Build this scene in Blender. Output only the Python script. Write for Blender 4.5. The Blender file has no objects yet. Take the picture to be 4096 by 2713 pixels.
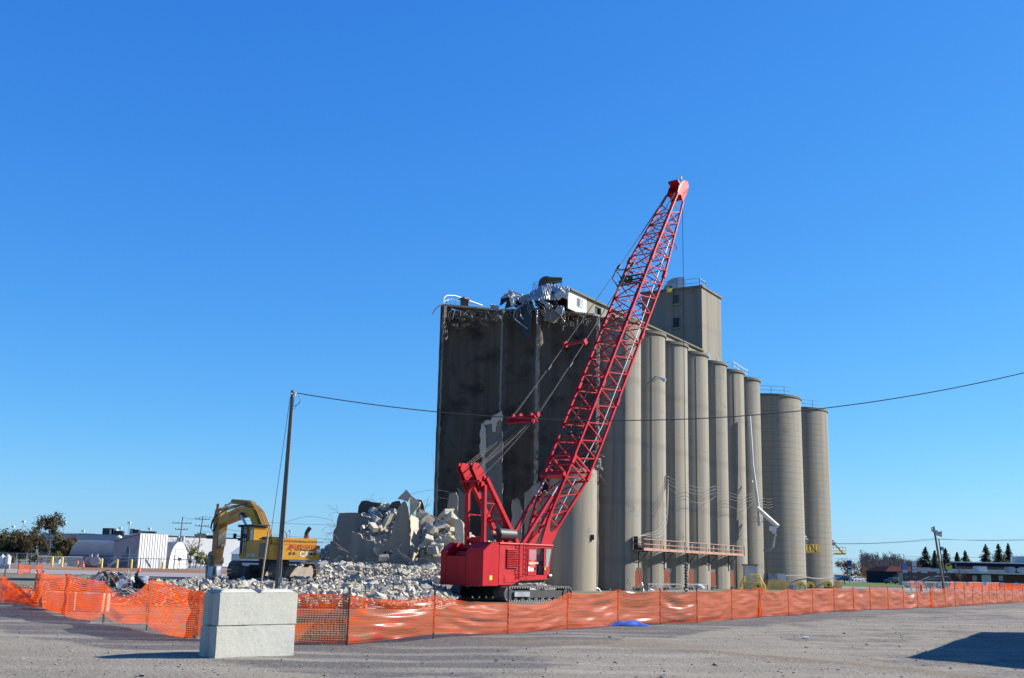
import bpy, bmesh, math, random
from mathutils import Vector, Matrix, noise
R_ = math.radians
SC = bpy.context.scene
COL = SC.collection

# ------------------------------------------------------------------ camera, sky, sun, exposure
CH = 1.9
PITCH, ROLL, FPX, CXP, CYP = R_(11.7), R_(1.3), 4380.0, 2048.0, 1356.5
FW = Vector((0, math.cos(PITCH), math.sin(PITCH)))
_up = Vector((0, -math.sin(PITCH), math.cos(PITCH))); _rt = Vector((1, 0, 0))
CR = _rt*math.cos(ROLL) + _up*math.sin(ROLL)
CU = _up*math.cos(ROLL) - _rt*math.sin(ROLL)
cam = bpy.data.cameras.new('camera'); camo = bpy.data.objects.new('camera', cam); COL.objects.link(camo)
cam.sensor_width = 36.0; cam.lens = 36.0*FPX/4096.0; cam.clip_start = 0.1; cam.clip_end = 6000
camo.matrix_world = Matrix(((CR.x, CU.x, -FW.x, 0), (CR.y, CU.y, -FW.y, 0), (CR.z, CU.z, -FW.z, CH), (0, 0, 0, 1)))
SC.camera = camo

SUN_DIR = Vector((0.978, 0.207, 0)).normalized()
SUN_EL = R_(31.6)
toward = Vector((SUN_DIR.x*math.cos(SUN_EL), SUN_DIR.y*math.cos(SUN_EL), math.sin(SUN_EL)))
world = bpy.data.worlds.new('World'); SC.world = world; world.use_nodes = True
wn = world.node_tree.nodes; wl = world.node_tree.links
sky = wn.new('ShaderNodeTexSky'); sky.sky_type = 'NISHITA'; sky.sun_disc = False
sky.sun_elevation = SUN_EL; sky.sun_rotation = math.atan2(SUN_DIR.x, SUN_DIR.y)
sky.air_density = 1.0; sky.dust_density = 0.25; sky.ozone_density = 2.2; sky.altitude = 200
hs = wn.new('ShaderNodeHueSaturation'); hs.inputs['Saturation'].default_value = 1.12; hs.inputs['Value'].default_value = 1.0; hs.inputs['Hue'].default_value = 0.5
wl.new(sky.outputs['Color'], hs.inputs['Color'])
# the clear polarised blue of the day: each channel of the sky graded on its own
sepc = wn.new('ShaderNodeSeparateColor'); comb = wn.new('ShaderNodeCombineColor'); wl.new(hs.outputs['Color'], sepc.inputs['Color'])
for ch, (k, gm) in enumerate(((.32, 1.10), (.983, .79), (2.90, .434))):
    pw = wn.new('ShaderNodeMath'); pw.operation = 'POWER'; pw.inputs[1].default_value = gm; wl.new(sepc.outputs[ch], pw.inputs[0])
    ml = wn.new('ShaderNodeMath'); ml.operation = 'MULTIPLY'; ml.inputs[1].default_value = k; wl.new(pw.outputs[0], ml.inputs[0]); wl.new(ml.outputs[0], comb.inputs[ch])
wl.new(comb.outputs['Color'], wn['Background'].inputs['Color'])
wn['Background'].inputs['Strength'].default_value = 0.078
sl = bpy.data.lights.new('sun', 'SUN'); sl.energy = 5.0; sl.angle = R_(0.53); sl.color = (1.0, 0.95, 0.87)
so = bpy.data.objects.new('sun', sl); COL.objects.link(so)
so.rotation_euler = toward.to_track_quat('Z', 'Y').to_euler()
SC.view_settings.view_transform = 'Standard'; SC.view_settings.look = 'None'
SC.view_settings.gamma = 1.0; SC.view_settings.exposure = 1.0

def W(px, py, Y):
    """point at depth Y seen at pixel (px,py) of the 4096 px wide picture"""
    d = FW + CR*((px-CXP)/FPX) + CU*((CYP-py)/FPX)
    return Vector((0, 0, CH)) + d*(Y/d.y)
def G(px, py, z=0.0):
    d = FW + CR*((px-CXP)/FPX) + CU*((CYP-py)/FPX)
    return Vector((0, 0, CH)) + d*((z-CH)/d.z)
def proj(P):
    d = Vector(P)-Vector((0, 0, CH)); z = d.dot(FW)
    return CXP+FPX*d.dot(CR)/z, CYP-FPX*d.dot(CU)/z

# ------------------------------------------------------------------ helpers
def tag(o, label, cat, group=None, kind=None):
    if label: o['label'] = label
    if cat: o['category'] = cat
    if group: o['group'] = group
    if kind: o['kind'] = kind
    return o
def thing(name, label, cat, loc=(0, 0, 0), rotz=0, group=None):
    o = bpy.data.objects.new(name, None); COL.objects.link(o)
    o.location = loc; o.rotation_euler = (0, 0, rotz); o.empty_display_size = 0.3
    return tag(o, label, cat, group)
def dup(o, parent=None):
    c = o.copy(); COL.objects.link(c)
    if parent: c.parent = parent
    for ch in list(o.children): dup(ch, c)
    return c

class MB:
    def __init__(s): s.v = []; s.f = []; s.uv = {}
    def add(s, vs, fs):
        n = len(s.v); s.v += [tuple(x) for x in vs]; s.f += [tuple(i+n for i in f) for f in fs]
    def box(s, c, size, rz=0, rx=0, ry=0):
        M = Matrix.Rotation(rz, 3, 'Z') @ Matrix.Rotation(ry, 3, 'Y') @ Matrix.Rotation(rx, 3, 'X')
        h = Vector(size)*.5; c = Vector(c); vs = []
        for x in (-1, 1):
            for y in (-1, 1):
                for z in (-1, 1): vs.append(c + M @ Vector((x*h.x, y*h.y, z*h.z)))
        s.add(vs, [(0, 1, 3, 2), (4, 6, 7, 5), (0, 4, 5, 1), (2, 3, 7, 6), (0, 2, 6, 4), (1, 5, 7, 3)]); return s
    def bb(s, x0, x1, y0, y1, z0, z1): return s.box(((x0+x1)/2, (y0+y1)/2, (z0+z1)/2), (abs(x1-x0), abs(y1-y0), abs(z1-z0)))
    def bar(s, p, q, w, h=None, upv=(0, 0, 1)):
        h = h or w; p = Vector(p); q = Vector(q); d = (q-p)
        if d.length < 1e-6: return s
        d.normalize(); u = Vector(upv)
        if abs(d.dot(u)) > .98: u = Vector((1, 0, 0))
        a = d.cross(u).normalized()*(w/2); b = a.cross(d).normalized()*(h/2)
        vs = [p-a-b, p+a-b, p+a+b, p-a+b, q-a-b, q+a-b, q+a+b, q-a+b]
        s.add(vs, [(3, 2, 1, 0), (4, 5, 6, 7), (0, 1, 5, 4), (1, 2, 6, 5), (2, 3, 7, 6), (3, 0, 4, 7)]); return s
    def cyl(s, p, q, r0, r1=None, n=12, caps=True):
        r1 = r0 if r1 is None else r1; p = Vector(p); q = Vector(q); d = (q-p).normalized()
        u = Vector((0, 0, 1)) if abs(d.z) < .95 else Vector((1, 0, 0))
        a = d.cross(u).normalized(); b = d.cross(a); vs = []
        for c, r in ((p, r0), (q, r1)):
            for i in range(n):
                t = 2*math.pi*i/n; vs.append(c + (a*math.cos(t)+b*math.sin(t))*r)
        fs = [(i, (i+1) % n, n+(i+1) % n, n+i) for i in range(n)]
        if caps: fs += [tuple(range(n-1, -1, -1)), tuple(range(n, 2*n))]
        s.add(vs, fs); return s
    def tube(s, pts, r, n=6, caps=True):
        pts = [Vector(p) for p in pts]; rings = []; ref = None
        rr = r if isinstance(r, (list, tuple)) else [r]*len(pts)
        for i, p in enumerate(pts):
            d = (pts[min(i+1, len(pts)-1)]-pts[max(i-1, 0)])
            if d.length < 1e-9: d = Vector((0, 0, 1))
            d.normalize()
            if ref is None: ref = Vector((0, 0, 1)) if abs(d.z) < .9 else Vector((1, 0, 0))
            a = ref - d*ref.dot(d)
            if a.length < 1e-4: a = Vector((1, 0, 0)).cross(d)
            a.normalize(); ref = a; b = d.cross(a)
            rings.append([p+(a*math.cos(2*math.pi*k/n)+b*math.sin(2*math.pi*k/n))*rr[i] for k in range(n)])
        vs = [v for ring in rings for v in ring]
        fs = [(i*n+k, i*n+(k+1) % n, (i+1)*n+(k+1) % n, (i+1)*n+k) for i in range(len(pts)-1) for k in range(n)]
        if caps: fs += [tuple(range(n-1, -1, -1)), tuple(range((len(pts)-1)*n, len(pts)*n))]
        s.add(vs, fs); return s
    def lathe(s, prof, n=24, c=(0, 0, 0)):
        c = Vector(c); vs = []
        for r, z in prof:
            for i in range(n): vs.append(c+Vector((r*math.cos(2*math.pi*i/n), r*math.sin(2*math.pi*i/n), z)))
        fs = [(j*n+i, j*n+(i+1) % n, (j+1)*n+(i+1) % n, (j+1)*n+i) for j in range(len(prof)-1) for i in range(n)]
        if prof[0][0] > 1e-4: fs.append(tuple(range(n-1, -1, -1)))
        if prof[-1][0] > 1e-4: fs.append(tuple(range((len(prof)-1)*n, len(prof)*n)))
        s.add(vs, fs); return s
    def ext(s, poly, vec):
        """closed prism: polygon (3-D points) swept by vec"""
        poly = [Vector(p) for p in poly]; v = Vector(vec); n = len(poly)
        s.add(poly+[p+v for p in poly], [tuple(range(n-1, -1, -1)), tuple(range(n, 2*n))]+[(i, (i+1) % n, n+(i+1) % n, n+i) for i in range(n)]); return s
    def quad(s, *p): s.add(p, [tuple(range(len(p)))]); return s
    def sheet(s, fn, nu, nv, uvs=None):
        n0 = len(s.v)
        for j in range(nv+1):
            for i in range(nu+1): s.v.append(tuple(fn(i/nu, j/nv)))
        for j in range(nv):
            for i in range(nu):
                a = n0+j*(nu+1)+i; s.f.append((a, a+1, a+nu+2, a+nu+1))
        if uvs:
            for j in range(nv+1):
                for i in range(nu+1): s.uv[n0+j*(nu+1)+i] = uvs(i/nu, j/nv)
        return s
    def build(s, name, mat, parent=None, smooth=False, world=False, solid=0, bevel=0):
        vs = s.v
        if world and parent is not None:
            L = parent.location; vs = [(x-L.x, y-L.y, z-L.z) for x, y, z in vs]
        me = bpy.data.meshes.new(name); me.from_pydata(vs, [], s.f); me.update()
        bm = bmesh.new(); bm.from_mesh(me)
        if not s.uv: bmesh.ops.recalc_face_normals(bm, faces=bm.faces)
        if bevel:
            es = [e for e in bm.edges if len(e.link_faces) == 2 and e.calc_face_angle(0) > .5]
            bmesh.ops.bevel(bm, geom=es, offset=bevel, segments=2, affect='EDGES', clamp_overlap=True)
        bm.to_mesh(me); bm.free()
        if s.uv:
            ul = me.uv_layers.new(name='UVMap')
            for lp in me.loops: ul.data[lp.index].uv = s.uv.get(lp.vertex_index, (0, 0))
        if smooth:
            me.polygons.foreach_set('use_smooth', [True]*len(me.polygons))
            if smooth != 2: me.set_sharp_from_angle(angle=R_(40))
        if mat: me.materials.append(mat)
        o = bpy.data.objects.new(name, me); COL.objects.link(o)
        if parent is not None: o.parent = parent
        if solid:
            md = o.modifiers.new('solid', 'SOLIDIFY'); md.thickness = solid; md.offset = 0
        return o

def hull(points, name='chunk'):
    bm = bmesh.new()
    for p in points: bm.verts.new(p)
    r = bmesh.ops.convex_hull(bm, input=bm.verts)
    bmesh.ops.delete(bm, geom=[g for g in r['geom_interior'] if isinstance(g, bmesh.types.BMVert)], context='VERTS')
    me = bpy.data.meshes.new(name); bm.to_mesh(me); bm.free(); return me

def sagline(p, q, sag, n=24):
    p = Vector(p); q = Vector(q)
    return [p.lerp(q, i/n)-Vector((0, 0, sag*4*(i/n)*(1-i/n))) for i in range(n+1)]

def text(body, size, origin, right, upv, mat, parent, name='lettering', world=True, extr=.006, align='LEFT', shear=0, bold=0):
    cu = bpy.data.curves.new(name, 'FONT'); cu.body = body; cu.size = size; cu.extrude = extr; cu.align_x = align; cu.shear = shear; cu.offset = bold
    t = bpy.data.objects.new(name, cu); COL.objects.link(t)
    dg = bpy.context.evaluated_depsgraph_get(); me = bpy.data.meshes.new_from_object(t.evaluated_get(dg))
    bpy.data.objects.remove(t)
    r = Vector(right).normalized(); u = Vector(upv).normalized(); n = r.cross(u)
    o3 = Vector(origin) - (parent.location if world else Vector((0, 0, 0)))
    me.transform(Matrix(((r.x, u.x, n.x, o3.x), (r.y, u.y, n.y, o3.y), (r.z, u.z, n.z, o3.z), (0, 0, 0, 1))))
    me.materials.clear(); me.materials.append(mat)
    o = bpy.data.objects.new(name, me); COL.objects.link(o); o.parent = parent; return o

# ------------------------------------------------------------------ materials
def newmat(name):
    m = bpy.data.materials.new(name); m.use_nodes = True
    return m, m.node_tree.nodes, m.node_tree.links, m.node_tree.nodes['Principled BSDF']
def pos(N, L, scale=(1, 1, 1), obj=False):
    if obj:
        t = N.new('ShaderNodeTexCoord'); src = t.outputs['Object']
    else:
        t = N.new('ShaderNodeNewGeometry'); src = t.outputs['Position']
    mp = N.new('ShaderNodeMapping'); mp.inputs['Scale'].default_value = scale; L.new(src, mp.inputs['Vector']); return mp.outputs['Vector']
def nz(N, L, vec, scale, detail=5, rough=.55, lo=.35, hi=.65):
    n = N.new('ShaderNodeTexNoise'); n.inputs['Scale'].default_value = scale; n.inputs['Detail'].default_value = detail; n.inputs['Roughness'].default_value = rough
    L.new(vec, n.inputs['Vector']); r = N.new('ShaderNodeMapRange'); r.inputs['From Min'].default_value = lo; r.inputs['From Max'].default_value = hi
    L.new(n.outputs['Fac'], r.inputs['Value']); return r.outputs['Result']
def mix(N, L, fac, a, b, mode='MIX'):
    m = N.new('ShaderNodeMix'); m.data_type = 'RGBA'; m.blend_type = mode
    for k, x in ((0, fac), (6, a), (7, b)):
        if isinstance(x, (int, float)): m.inputs[k].default_value = x
        elif isinstance(x, tuple): m.inputs[k].default_value = (*x[:3], 1)
        else: L.new(x, m.inputs[k])
    return m.outputs[2]
def mul(N, L, a, k):
    m = N.new('ShaderNodeMath'); m.operation = 'MULTIPLY'
    for i, x in enumerate((a, k)):
        if isinstance(x, (int, float)): m.inputs[i].default_value = x
        else: L.new(x, m.inputs[i])
    return m.outputs[0]
def bump(N, L, B, h, strength=.3, dist=.05):
    b = N.new('ShaderNodeBump'); b.inputs['Strength'].default_value = strength; b.inputs['Distance'].default_value = dist
    L.new(h, b.inputs['Height']); L.new(b.outputs['Normal'], B.inputs['Normal'])
def mk(name, col, col2=None, scale=2.0, rough=.8, metal=0, bmp=0, stretch=(1, 1, 1), spec=.5, obj=False, fine=None, dirt=None, grime=None):
    """paint, metal, wood ...: base colour mottled with col2, optional dirt patches and bump"""
    m, N, L, B = newmat(name)
    v = pos(N, L, stretch, obj); c2 = col2 or tuple(x*.8 for x in col)
    c = mix(N, L, nz(N, L, v, scale), col, c2)
    if dirt: c = mix(N, L, nz(N, L, v, scale*.7+1.3, 8, .7, .56, .70), c, dirt)
    if grime: c = mix(N, L, mul(N, L, nz(N, L, pos(N, L, (2.2, 2.2, .25), obj), 1.6, 6, .65, .45, .75), .6), c, grime); c = mix(N, L, mul(N, L, nz(N, L, v, 5.0, 4, .6, .6, .72), .5), c, grime)
    L.new(c, B.inputs['Base Color']); B.inputs['Roughness'].default_value = rough; B.inputs['Metallic'].default_value = metal
    B.inputs['Specular IOR Level'].default_value = spec
    if bmp: bump(N, L, B, nz(N, L, v, fine or scale*6, 6), bmp, .03)
    return m

def concrete(name, col, dark, streaks=True, rings=0.0, rough=.9, stain=(.10, .09, .075), board=0.0, stainlo=.6, warm=(1.12, 1.03, .86), fines=1.0, bmp=.35, ringk=.55, sk=.75, pits=0, island=False, pale=None):
    m, N, L, B = newmat(name)
    p1 = pos(N, L, (1, 1, 1)); ps = pos(N, L, (1.6, 1.6, .035)); pf = pos(N, L, (7, 7, .12))
    c = mix(N, L, nz(N, L, p1, .55, 6), col, tuple(a*w for a, w in zip(col, warm)))
    if streaks:
        c = mix(N, L, mul(N, L, nz(N, L, ps, 1.0, 4, .6, .42, .7), sk), c, dark)
        c = mix(N, L, mul(N, L, nz(N, L, pf, 1.0, 3, .6, .5, .75), .55*fines), c, tuple(x*.72 for x in col))
        c = mix(N, L, mul(N, L, nz(N, L, pf, 1.7, 3, .6, .55, .8), .5*fines), c, tuple(min(1, x*1.3) for x in col))
    if pale: c = mix(N, L, mul(N, L, nz(N, L, pos(N, L, (.55, .55, .10)), 1.0, 4, .55, .5, .72), .8), c, pale)
    pm = pos(N, L, (.35, .35, .5))
    c = mix(N, L, mul(N, L, nz(N, L, pm, 1.0, 9, .66, stainlo, stainlo+.14), .8), c, stain)
    if rings:
        w = N.new('ShaderNodeTexWave'); w.wave_type = 'BANDS'; w.bands_direction = 'Z'; w.inputs['Scale'].default_value = rings
        w.inputs['Distortion'].default_value = .6; w.inputs['Detail'].default_value = 3; L.new(pos(N, L, (.15, .15, 1)), w.inputs['Vector'])
        r = N.new('ShaderNodeMapRange'); r.inputs['From Min'].default_value = .93; r.inputs['From Max'].default_value = 1.0; L.new(w.outputs['Fac'], r.inputs['Value'])
        c = mix(N, L, mul(N, L, r.outputs['Result'], ringk), c, dark)
    c = mix(N, L, mul(N, L, nz(N, L, p1, 14, 5, .6), .35), c, tuple(x*.75 for x in col))
    if pits: c = mix(N, L, mul(N, L, nz(N, L, p1, 30, 2, .5, .69, .72), .75), c, tuple(x*.35 for x in col)); c = mix(N, L, mul(N, L, nz(N, L, pos(N, L, (1.5, 1.5, 9)), 2.0, 4, .6, .58, .72), .35), c, tuple(x*.7 for x in col))
    if name in ('silo_concrete', 'stave_concrete'):
        oi = N.new('ShaderNodeObjectInfo'); rv = N.new('ShaderNodeValToRGB'); L.new(oi.outputs['Random'], rv.inputs['Fac']); rv.color_ramp.elements[0].color = (.86, .86, .84, 1); rv.color_ramp.elements[1].color = (1.08, 1.07, 1.08, 1); c = mix(N, L, 1.0, c, rv.outputs['Color'], 'MULTIPLY')
        c = mix(N, L, mul(N, L, nz(N, L, pos(N, L, (.25, .25, 2.2)), .8, 6, .6, .58, .75), .55), c, tuple(x*.62 for x in col))
    if island:
        gi = N.new('ShaderNodeNewGeometry'); rp = N.new('ShaderNodeValToRGB'); L.new(gi.outputs['Random Per Island'], rp.inputs['Fac'])
        e = rp.color_ramp.elements; e[0].position = 0; e[0].color = (.50, .48, .44, 1); e[1].position = 1; e[1].color = (1.12, 1.10, 1.06, 1)
        for p_, cc in ((.2, (.72, .68, .6, 1)), (.55, (.9, .9, .9, 1)), (.8, (1.0, .95, .86, 1))): k = e.new(p_); k.color = cc
        c = mix(N, L, 1.0, c, rp.outputs['Color'], 'MULTIPLY')
    L.new(c, B.inputs['Base Color']); B.inputs['Roughness'].default_value = rough; B.inputs['Specular IOR Level'].default_value = .25
    bump(N, L, B, nz(N, L, p1, 9, 8, .65), bmp, .04)
    return m

M = {}
M['silo'] = concrete('silo_concrete', (.245, .236, .208), (.120, .110, .088), rings=.06, ringk=.3, bmp=.10, sk=.85)
M['stave'] = concrete('stave_concrete', (.240, .230, .20), (.13, .12, .096), rings=.42, ringk=.55, fines=.3, bmp=.10)
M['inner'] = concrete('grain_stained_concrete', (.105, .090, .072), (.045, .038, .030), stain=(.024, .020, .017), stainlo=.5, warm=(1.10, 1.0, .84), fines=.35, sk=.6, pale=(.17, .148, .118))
M['break'] = concrete('fresh_broken_concrete', (.42, .39, .335), (.31, .285, .245), streaks=False, stain=(.24, .215, .18))
M['wallc'] = concrete('weathered_wall_concrete', (.26, .24, .20), (.15, .133, .105), bmp=.15)
M['wallshade'] = concrete('dark_stained_wall', (.16, .15, .14), (.09, .085, .08))
M['rubble'] = concrete('crushed_concrete', (.45, .435, .39), (.34, .33, .295), streaks=False, stain=(.20, .19, .17), stainlo=.5, island=True)
M['slabc'] = concrete('broken_slab', (.44, .42, .37), (.33, .315, .275), streaks=False, stain=(.18, .17, .145), stainlo=.5, pits=1)
M['block'] = concrete('cast_block', (.405, .405, .36), (.32, .32, .285), streaks=False, stain=(.27, .27, .235), warm=(1.03, 1.0, .94), bmp=.14, pits=1)
M['tower'] = concrete('tower_concrete', (.205, .192, .165), (.12, .11, .09), rings=.06, fines=.5, ringk=.25, bmp=.1)
M['rim'] = concrete('stained_rim_concrete', (.14, .13, .11), (.07, .065, .055), streaks=False)
M['red'] = mk('crane_red_paint', (.43, .009, .017), (.36, .008, .015), .8, .42, obj=True, spec=.22, grime=(.26, .012, .014))
M['redworn'] = mk('faded_red_paint', (.43, .013, .019), (.36, .010, .016), 1.1, .48, obj=True, dirt=(.47, .10, .065), spec=.24, grime=(.25, .016, .014))
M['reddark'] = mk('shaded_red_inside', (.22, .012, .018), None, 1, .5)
M['black'] = mk('black_steel', (.018, .018, .02), (.035, .033, .03), 3, .55, metal=.0)
M['track'] = mk('track_steel', (.075, .065, .055), (.13, .115, .095), 4, .6, metal=.3, bmp=.3)
M['steel'] = mk('grey_steel', (.33, .35, .37), (.22, .23, .25), 2, .45, metal=.4)
M['galv'] = mk('galvanised_metal', (.36, .37, .38), (.24, .25, .27), 1.2, .42, metal=.45, bmp=.1)
M['alum'] = mk('pale_metal', (.52, .52, .51), (.44, .44, .44), 1, .4, metal=.3)
M['wirem'] = mk('cable', (.035, .033, .03), None, 1, .6)
M['rope'] = mk('wire_rope', (.10, .085, .065), (.16, .13, .10), 3, .6, metal=.3)
M['whitewire'] = mk('pale_conduit', (.21, .205, .19), None, 1, .6)
M['glass'] = mk('dark_glass', (.03, .05, .055), (.05, .075, .08), 1, .08, spec=.9)
M['cabglass'] = mk('cab_glass', (.16, .24, .25), (.2, .28, .29), 1, .08, spec=.9)
M['pinkglass'] = mk('red_tinted_glass', (.42, .18, .20), (.35, .14, .17), 1, .12, spec=.8)
M['yellow'] = mk('safety_yellow', (.80, .56, .06), (.66, .45, .05), 2, .5)
M['catyel'] = mk('excavator_yellow', (.50, .245, .012), (.42, .20, .012), 1.5, .5, obj=True, dirt=(.34, .18, .04), spec=.3)
M['dusty'] = mk('dusty_arm_paint', (.33, .19, .05), (.27, .175, .08), 2.5, .75, obj=True, dirt=(.22, .17, .12), spec=.2)
M['mudsteel'] = mk('muddy_steel', (.23, .19, .15), (.15, .125, .10), 3, .75, bmp=.3)
M['rust'] = mk('rusty_steel', (.27, .125, .075), (.36, .20, .14), 4, .75, bmp=.2, dirt=(.42, .30, .25))
M['rustdoor'] = mk('rust_red_door', (.44, .085, .025), (.35, .068, .022), 1.5, .7)
M['rebar'] = mk('bent_rebar', (.13, .10, .08), (.22, .19, .17), 3, .7, metal=.3)
M['white'] = mk('white_paint', (.62, .62, .60), (.55, .55, .54), .5, .5)
M['whitewall'] = mk('white_wall', (.62, .61, .59), (.55, .54, .52), .15, .7)
M['greywall'] = mk('grey_metal_wall', (.28, .31, .34), (.24, .27, .30), .2, .6)
M['wood'] = mk('weathered_pole_wood', (.19, .165, .13), (.10, .09, .075), 3, .85, stretch=(9, 9, .5), bmp=.4)
M['orange'] = mk('traffic_orange', (.85, .10, .015), None, 1, .5)
M['brick'] = mk('dark_red_brick', (.12, .045, .035), (.085, .035, .03), 4, .85)
M['maroon'] = mk('maroon_roof', (.085, .022, .020), (.065, .02, .02), 1, .9, spec=.1)
M['navy'] = mk('navy_roof', (.012, .018, .028), (.016, .022, .034), .5, .95, spec=.08)
M['bluesign'] = mk('blue_sign', (.03, .05, .30), None, 1, .4)
M['redsign'] = mk('red_sign', (.50, .02, .03), None, 1, .4)
M['tan'] = mk('tan_metal', (.42, .32, .20), None, 1, .6)
M['rubber'] = mk('rubber', (.02, .02, .02), None, 1, .8)
M['bark'] = mk('bark', (.10, .08, .065), (.06, .05, .04), 4, .9)
M['greytwig'] = mk('grey_twigs', (.16, .135, .12), (.10, .085, .075), 3, .9)
M['tarp'] = mk('blue_tarp', (.02, .06, .30), (.03, .10, .40), 4, .5)
M['bluestrip'] = mk('dark_blue_cladding', (.012, .02, .032), (.02, .03, .045), 1, .5)
M['bronze'] = mk('brown_flashing', (.10, .06, .045), None, 2, .6)
def leafmat(name, c1, c2, c3):
    m, N, L, B = newmat(name); v = pos(N, L)
    c = mix(N, L, nz(N, L, v, .6, 3), c1, c2); c = mix(N, L, mul(N, L, nz(N, L, v, 3.0, 3, .6, .5, .7), .7), c, c3)
    L.new(c, B.inputs['Base Color']); B.inputs['Roughness'].default_value = .75; B.inputs['Specular IOR Level'].default_value = .2
    tl = N.new('ShaderNodeBsdfTranslucent'); L.new(c, tl.inputs['Color']); ms = N.new('ShaderNodeMixShader'); ms.inputs[0].default_value = .38
    L.new(B.outputs[0], ms.inputs[1]); L.new(tl.outputs[0], ms.inputs[2]); L.new(ms.outputs[0], N['Material Output'].inputs['Surface'])
    return m
M['fir'] = leafmat('conifer_needles', (.022, .040, .024), (.035, .058, .030), (.015, .028, .018))
M['olive'] = leafmat('olive_leaves', (.085, .085, .035), (.13, .115, .05), (.06, .07, .03))
M['yellowgreen'] = leafmat('yellow_green_leaves', (.15, .16, .03), (.20, .19, .04), (.10, .12, .03))
M['autumn'] = leafmat('brown_olive_leaves', (.095, .072, .035), (.075, .068, .035), (.13, .075, .035))
M['russet'] = leafmat('russet_leaves', (.17, .085, .04), (.12, .075, .045), (.21, .12, .05))
M['drygrass'] = leafmat('dry_grass', (.46, .37, .19), (.34, .28, .13), (.55, .45, .25))

# orange barrier netting: oval holes cut by a UV grid measured in metres
def netmat(name, col, period=.056, hole=.55):
    m, N, L, B = newmat(name)
    uv = N.new('ShaderNodeUVMap'); uv.uv_map = 'UVMap'
    sep = N.new('ShaderNodeSeparateXYZ'); L.new(uv.outputs['UV'], sep.inputs['Vector'])
    def strand(o, per, th):
        d = mul(N, L, o, 1/per); fr = N.new('ShaderNodeMath'); fr.operation = 'FRACT'; L.new(d, fr.inputs[0])
        lt = N.new('ShaderNodeMath'); lt.operation = 'LESS_THAN'; L.new(fr.outputs[0], lt.inputs[0]); lt.inputs[1].default_value = th; return lt.outputs[0]
    mx = N.new('ShaderNodeMath'); mx.operation = 'MAXIMUM'
    L.new(strand(sep.outputs['X'], period*1.25, .26), mx.inputs[0]); L.new(strand(sep.outputs['Y'], period, .50), mx.inputs[1])
    v = pos(N, L); c = mix(N, L, nz(N, L, v, 1.2, 4), col, tuple(x*.82 for x in col))
    L.new(c, B.inputs['Base Color']); B.inputs['Roughness'].default_value = .30; B.inputs['Specular IOR Level'].default_value = .7
    tl = N.new('ShaderNodeBsdfTranslucent'); L.new(c, tl.inputs['Color'])
    ms = N.new('ShaderNodeMixShader'); ms.inputs[0].default_value = .52; L.new(B.outputs[0], ms.inputs[1]); L.new(tl.outputs[0], ms.inputs[2])
    tr = N.new('ShaderNodeBsdfTransparent'); m2 = N.new('ShaderNodeMixShader')
    L.new(mx.outputs[0], m2.inputs[0]); L.new(tr.outputs[0], m2.inputs[1]); L.new(ms.outputs[0], m2.inputs[2])
    L.new(m2.outputs[0], N['Material Output'].inputs['Surface'])
    return m
M['net'] = netmat('orange_net', (.84, .105, .002))
def chainmat():
    m, N, L, B = newmat('chain_link'); uv = N.new('ShaderNodeUVMap'); uv.uv_map = 'UVMap'
    mp = N.new('ShaderNodeMapping'); mp.inputs['Rotation'].default_value = (0, 0, R_(45)); mp.inputs['Scale'].default_value = (12, 12, 12); L.new(uv.outputs['UV'], mp.inputs['Vector'])
    sep = N.new('ShaderNodeSeparateXYZ'); L.new(mp.outputs['Vector'], sep.inputs['Vector']); o = []
    for k in ('X', 'Y'):
        fr = N.new('ShaderNodeMath'); fr.operation = 'FRACT'; L.new(sep.outputs[k], fr.inputs[0])
        lt = N.new('ShaderNodeMath'); lt.operation = 'LESS_THAN'; L.new(fr.outputs[0], lt.inputs[0]); lt.inputs[1].default_value = .055; o.append(lt.outputs[0])
    mx = N.new('ShaderNodeMath'); mx.operation = 'MAXIMUM'; L.new(o[0], mx.inputs[0]); L.new(o[1], mx.inputs[1])
    B.inputs['Base Color'].default_value = (.42, .44, .45, 1); B.inputs['Metallic'].default_value = .5; B.inputs['Roughness'].default_value = .5
    tr = N.new('ShaderNodeBsdfTransparent'); m2 = N.new('ShaderNodeMixShader')
    L.new(mx.outputs[0], m2.inputs[0]); L.new(tr.outputs[0], m2.inputs[1]); L.new(B.outputs[0], m2.inputs[2]); L.new(m2.outputs[0], N['Material Output'].inputs['Surface'])
    return m
M['chain'] = chainmat()
def corr(name, col, col2, scale, axis='X', rough=.45, metal=.2, strength=.6):
    """corrugated cladding: ribs as a bump wave"""
    m, N, L, B = newmat(name); v = pos(N, L, (1, 1, 1), True)
    c = mix(N, L, nz(N, L, v, .5, 4), col, col2); L.new(c, B.inputs['Base Color']); B.inputs['Roughness'].default_value = rough; B.inputs['Metallic'].default_value = metal
    w = N.new('ShaderNodeTexWave'); w.bands_direction = axis; w.inputs['Scale'].default_value = scale; L.new(v, w.inputs['Vector']); bump(N, L, B, w.outputs['Fac'], strength, .08)
    return m
M['corrwhite'] = corr('white_ribbed_cladding', (.56, .56, .55), (.50, .50, .49), .9, 'X', .5, 0, 1.0)
M['corrsil'] = corr('silver_arch_roof', (.12, .14, .17), (.09, .11, .135), 1.6, 'X', .5, .3)
M['shadewhite'] = mk('shaded_white_cladding', (.30, .32, .34), (.26, .28, .30), .5, .6)  # white cladding, the porch gable's shade put into its colour
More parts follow.
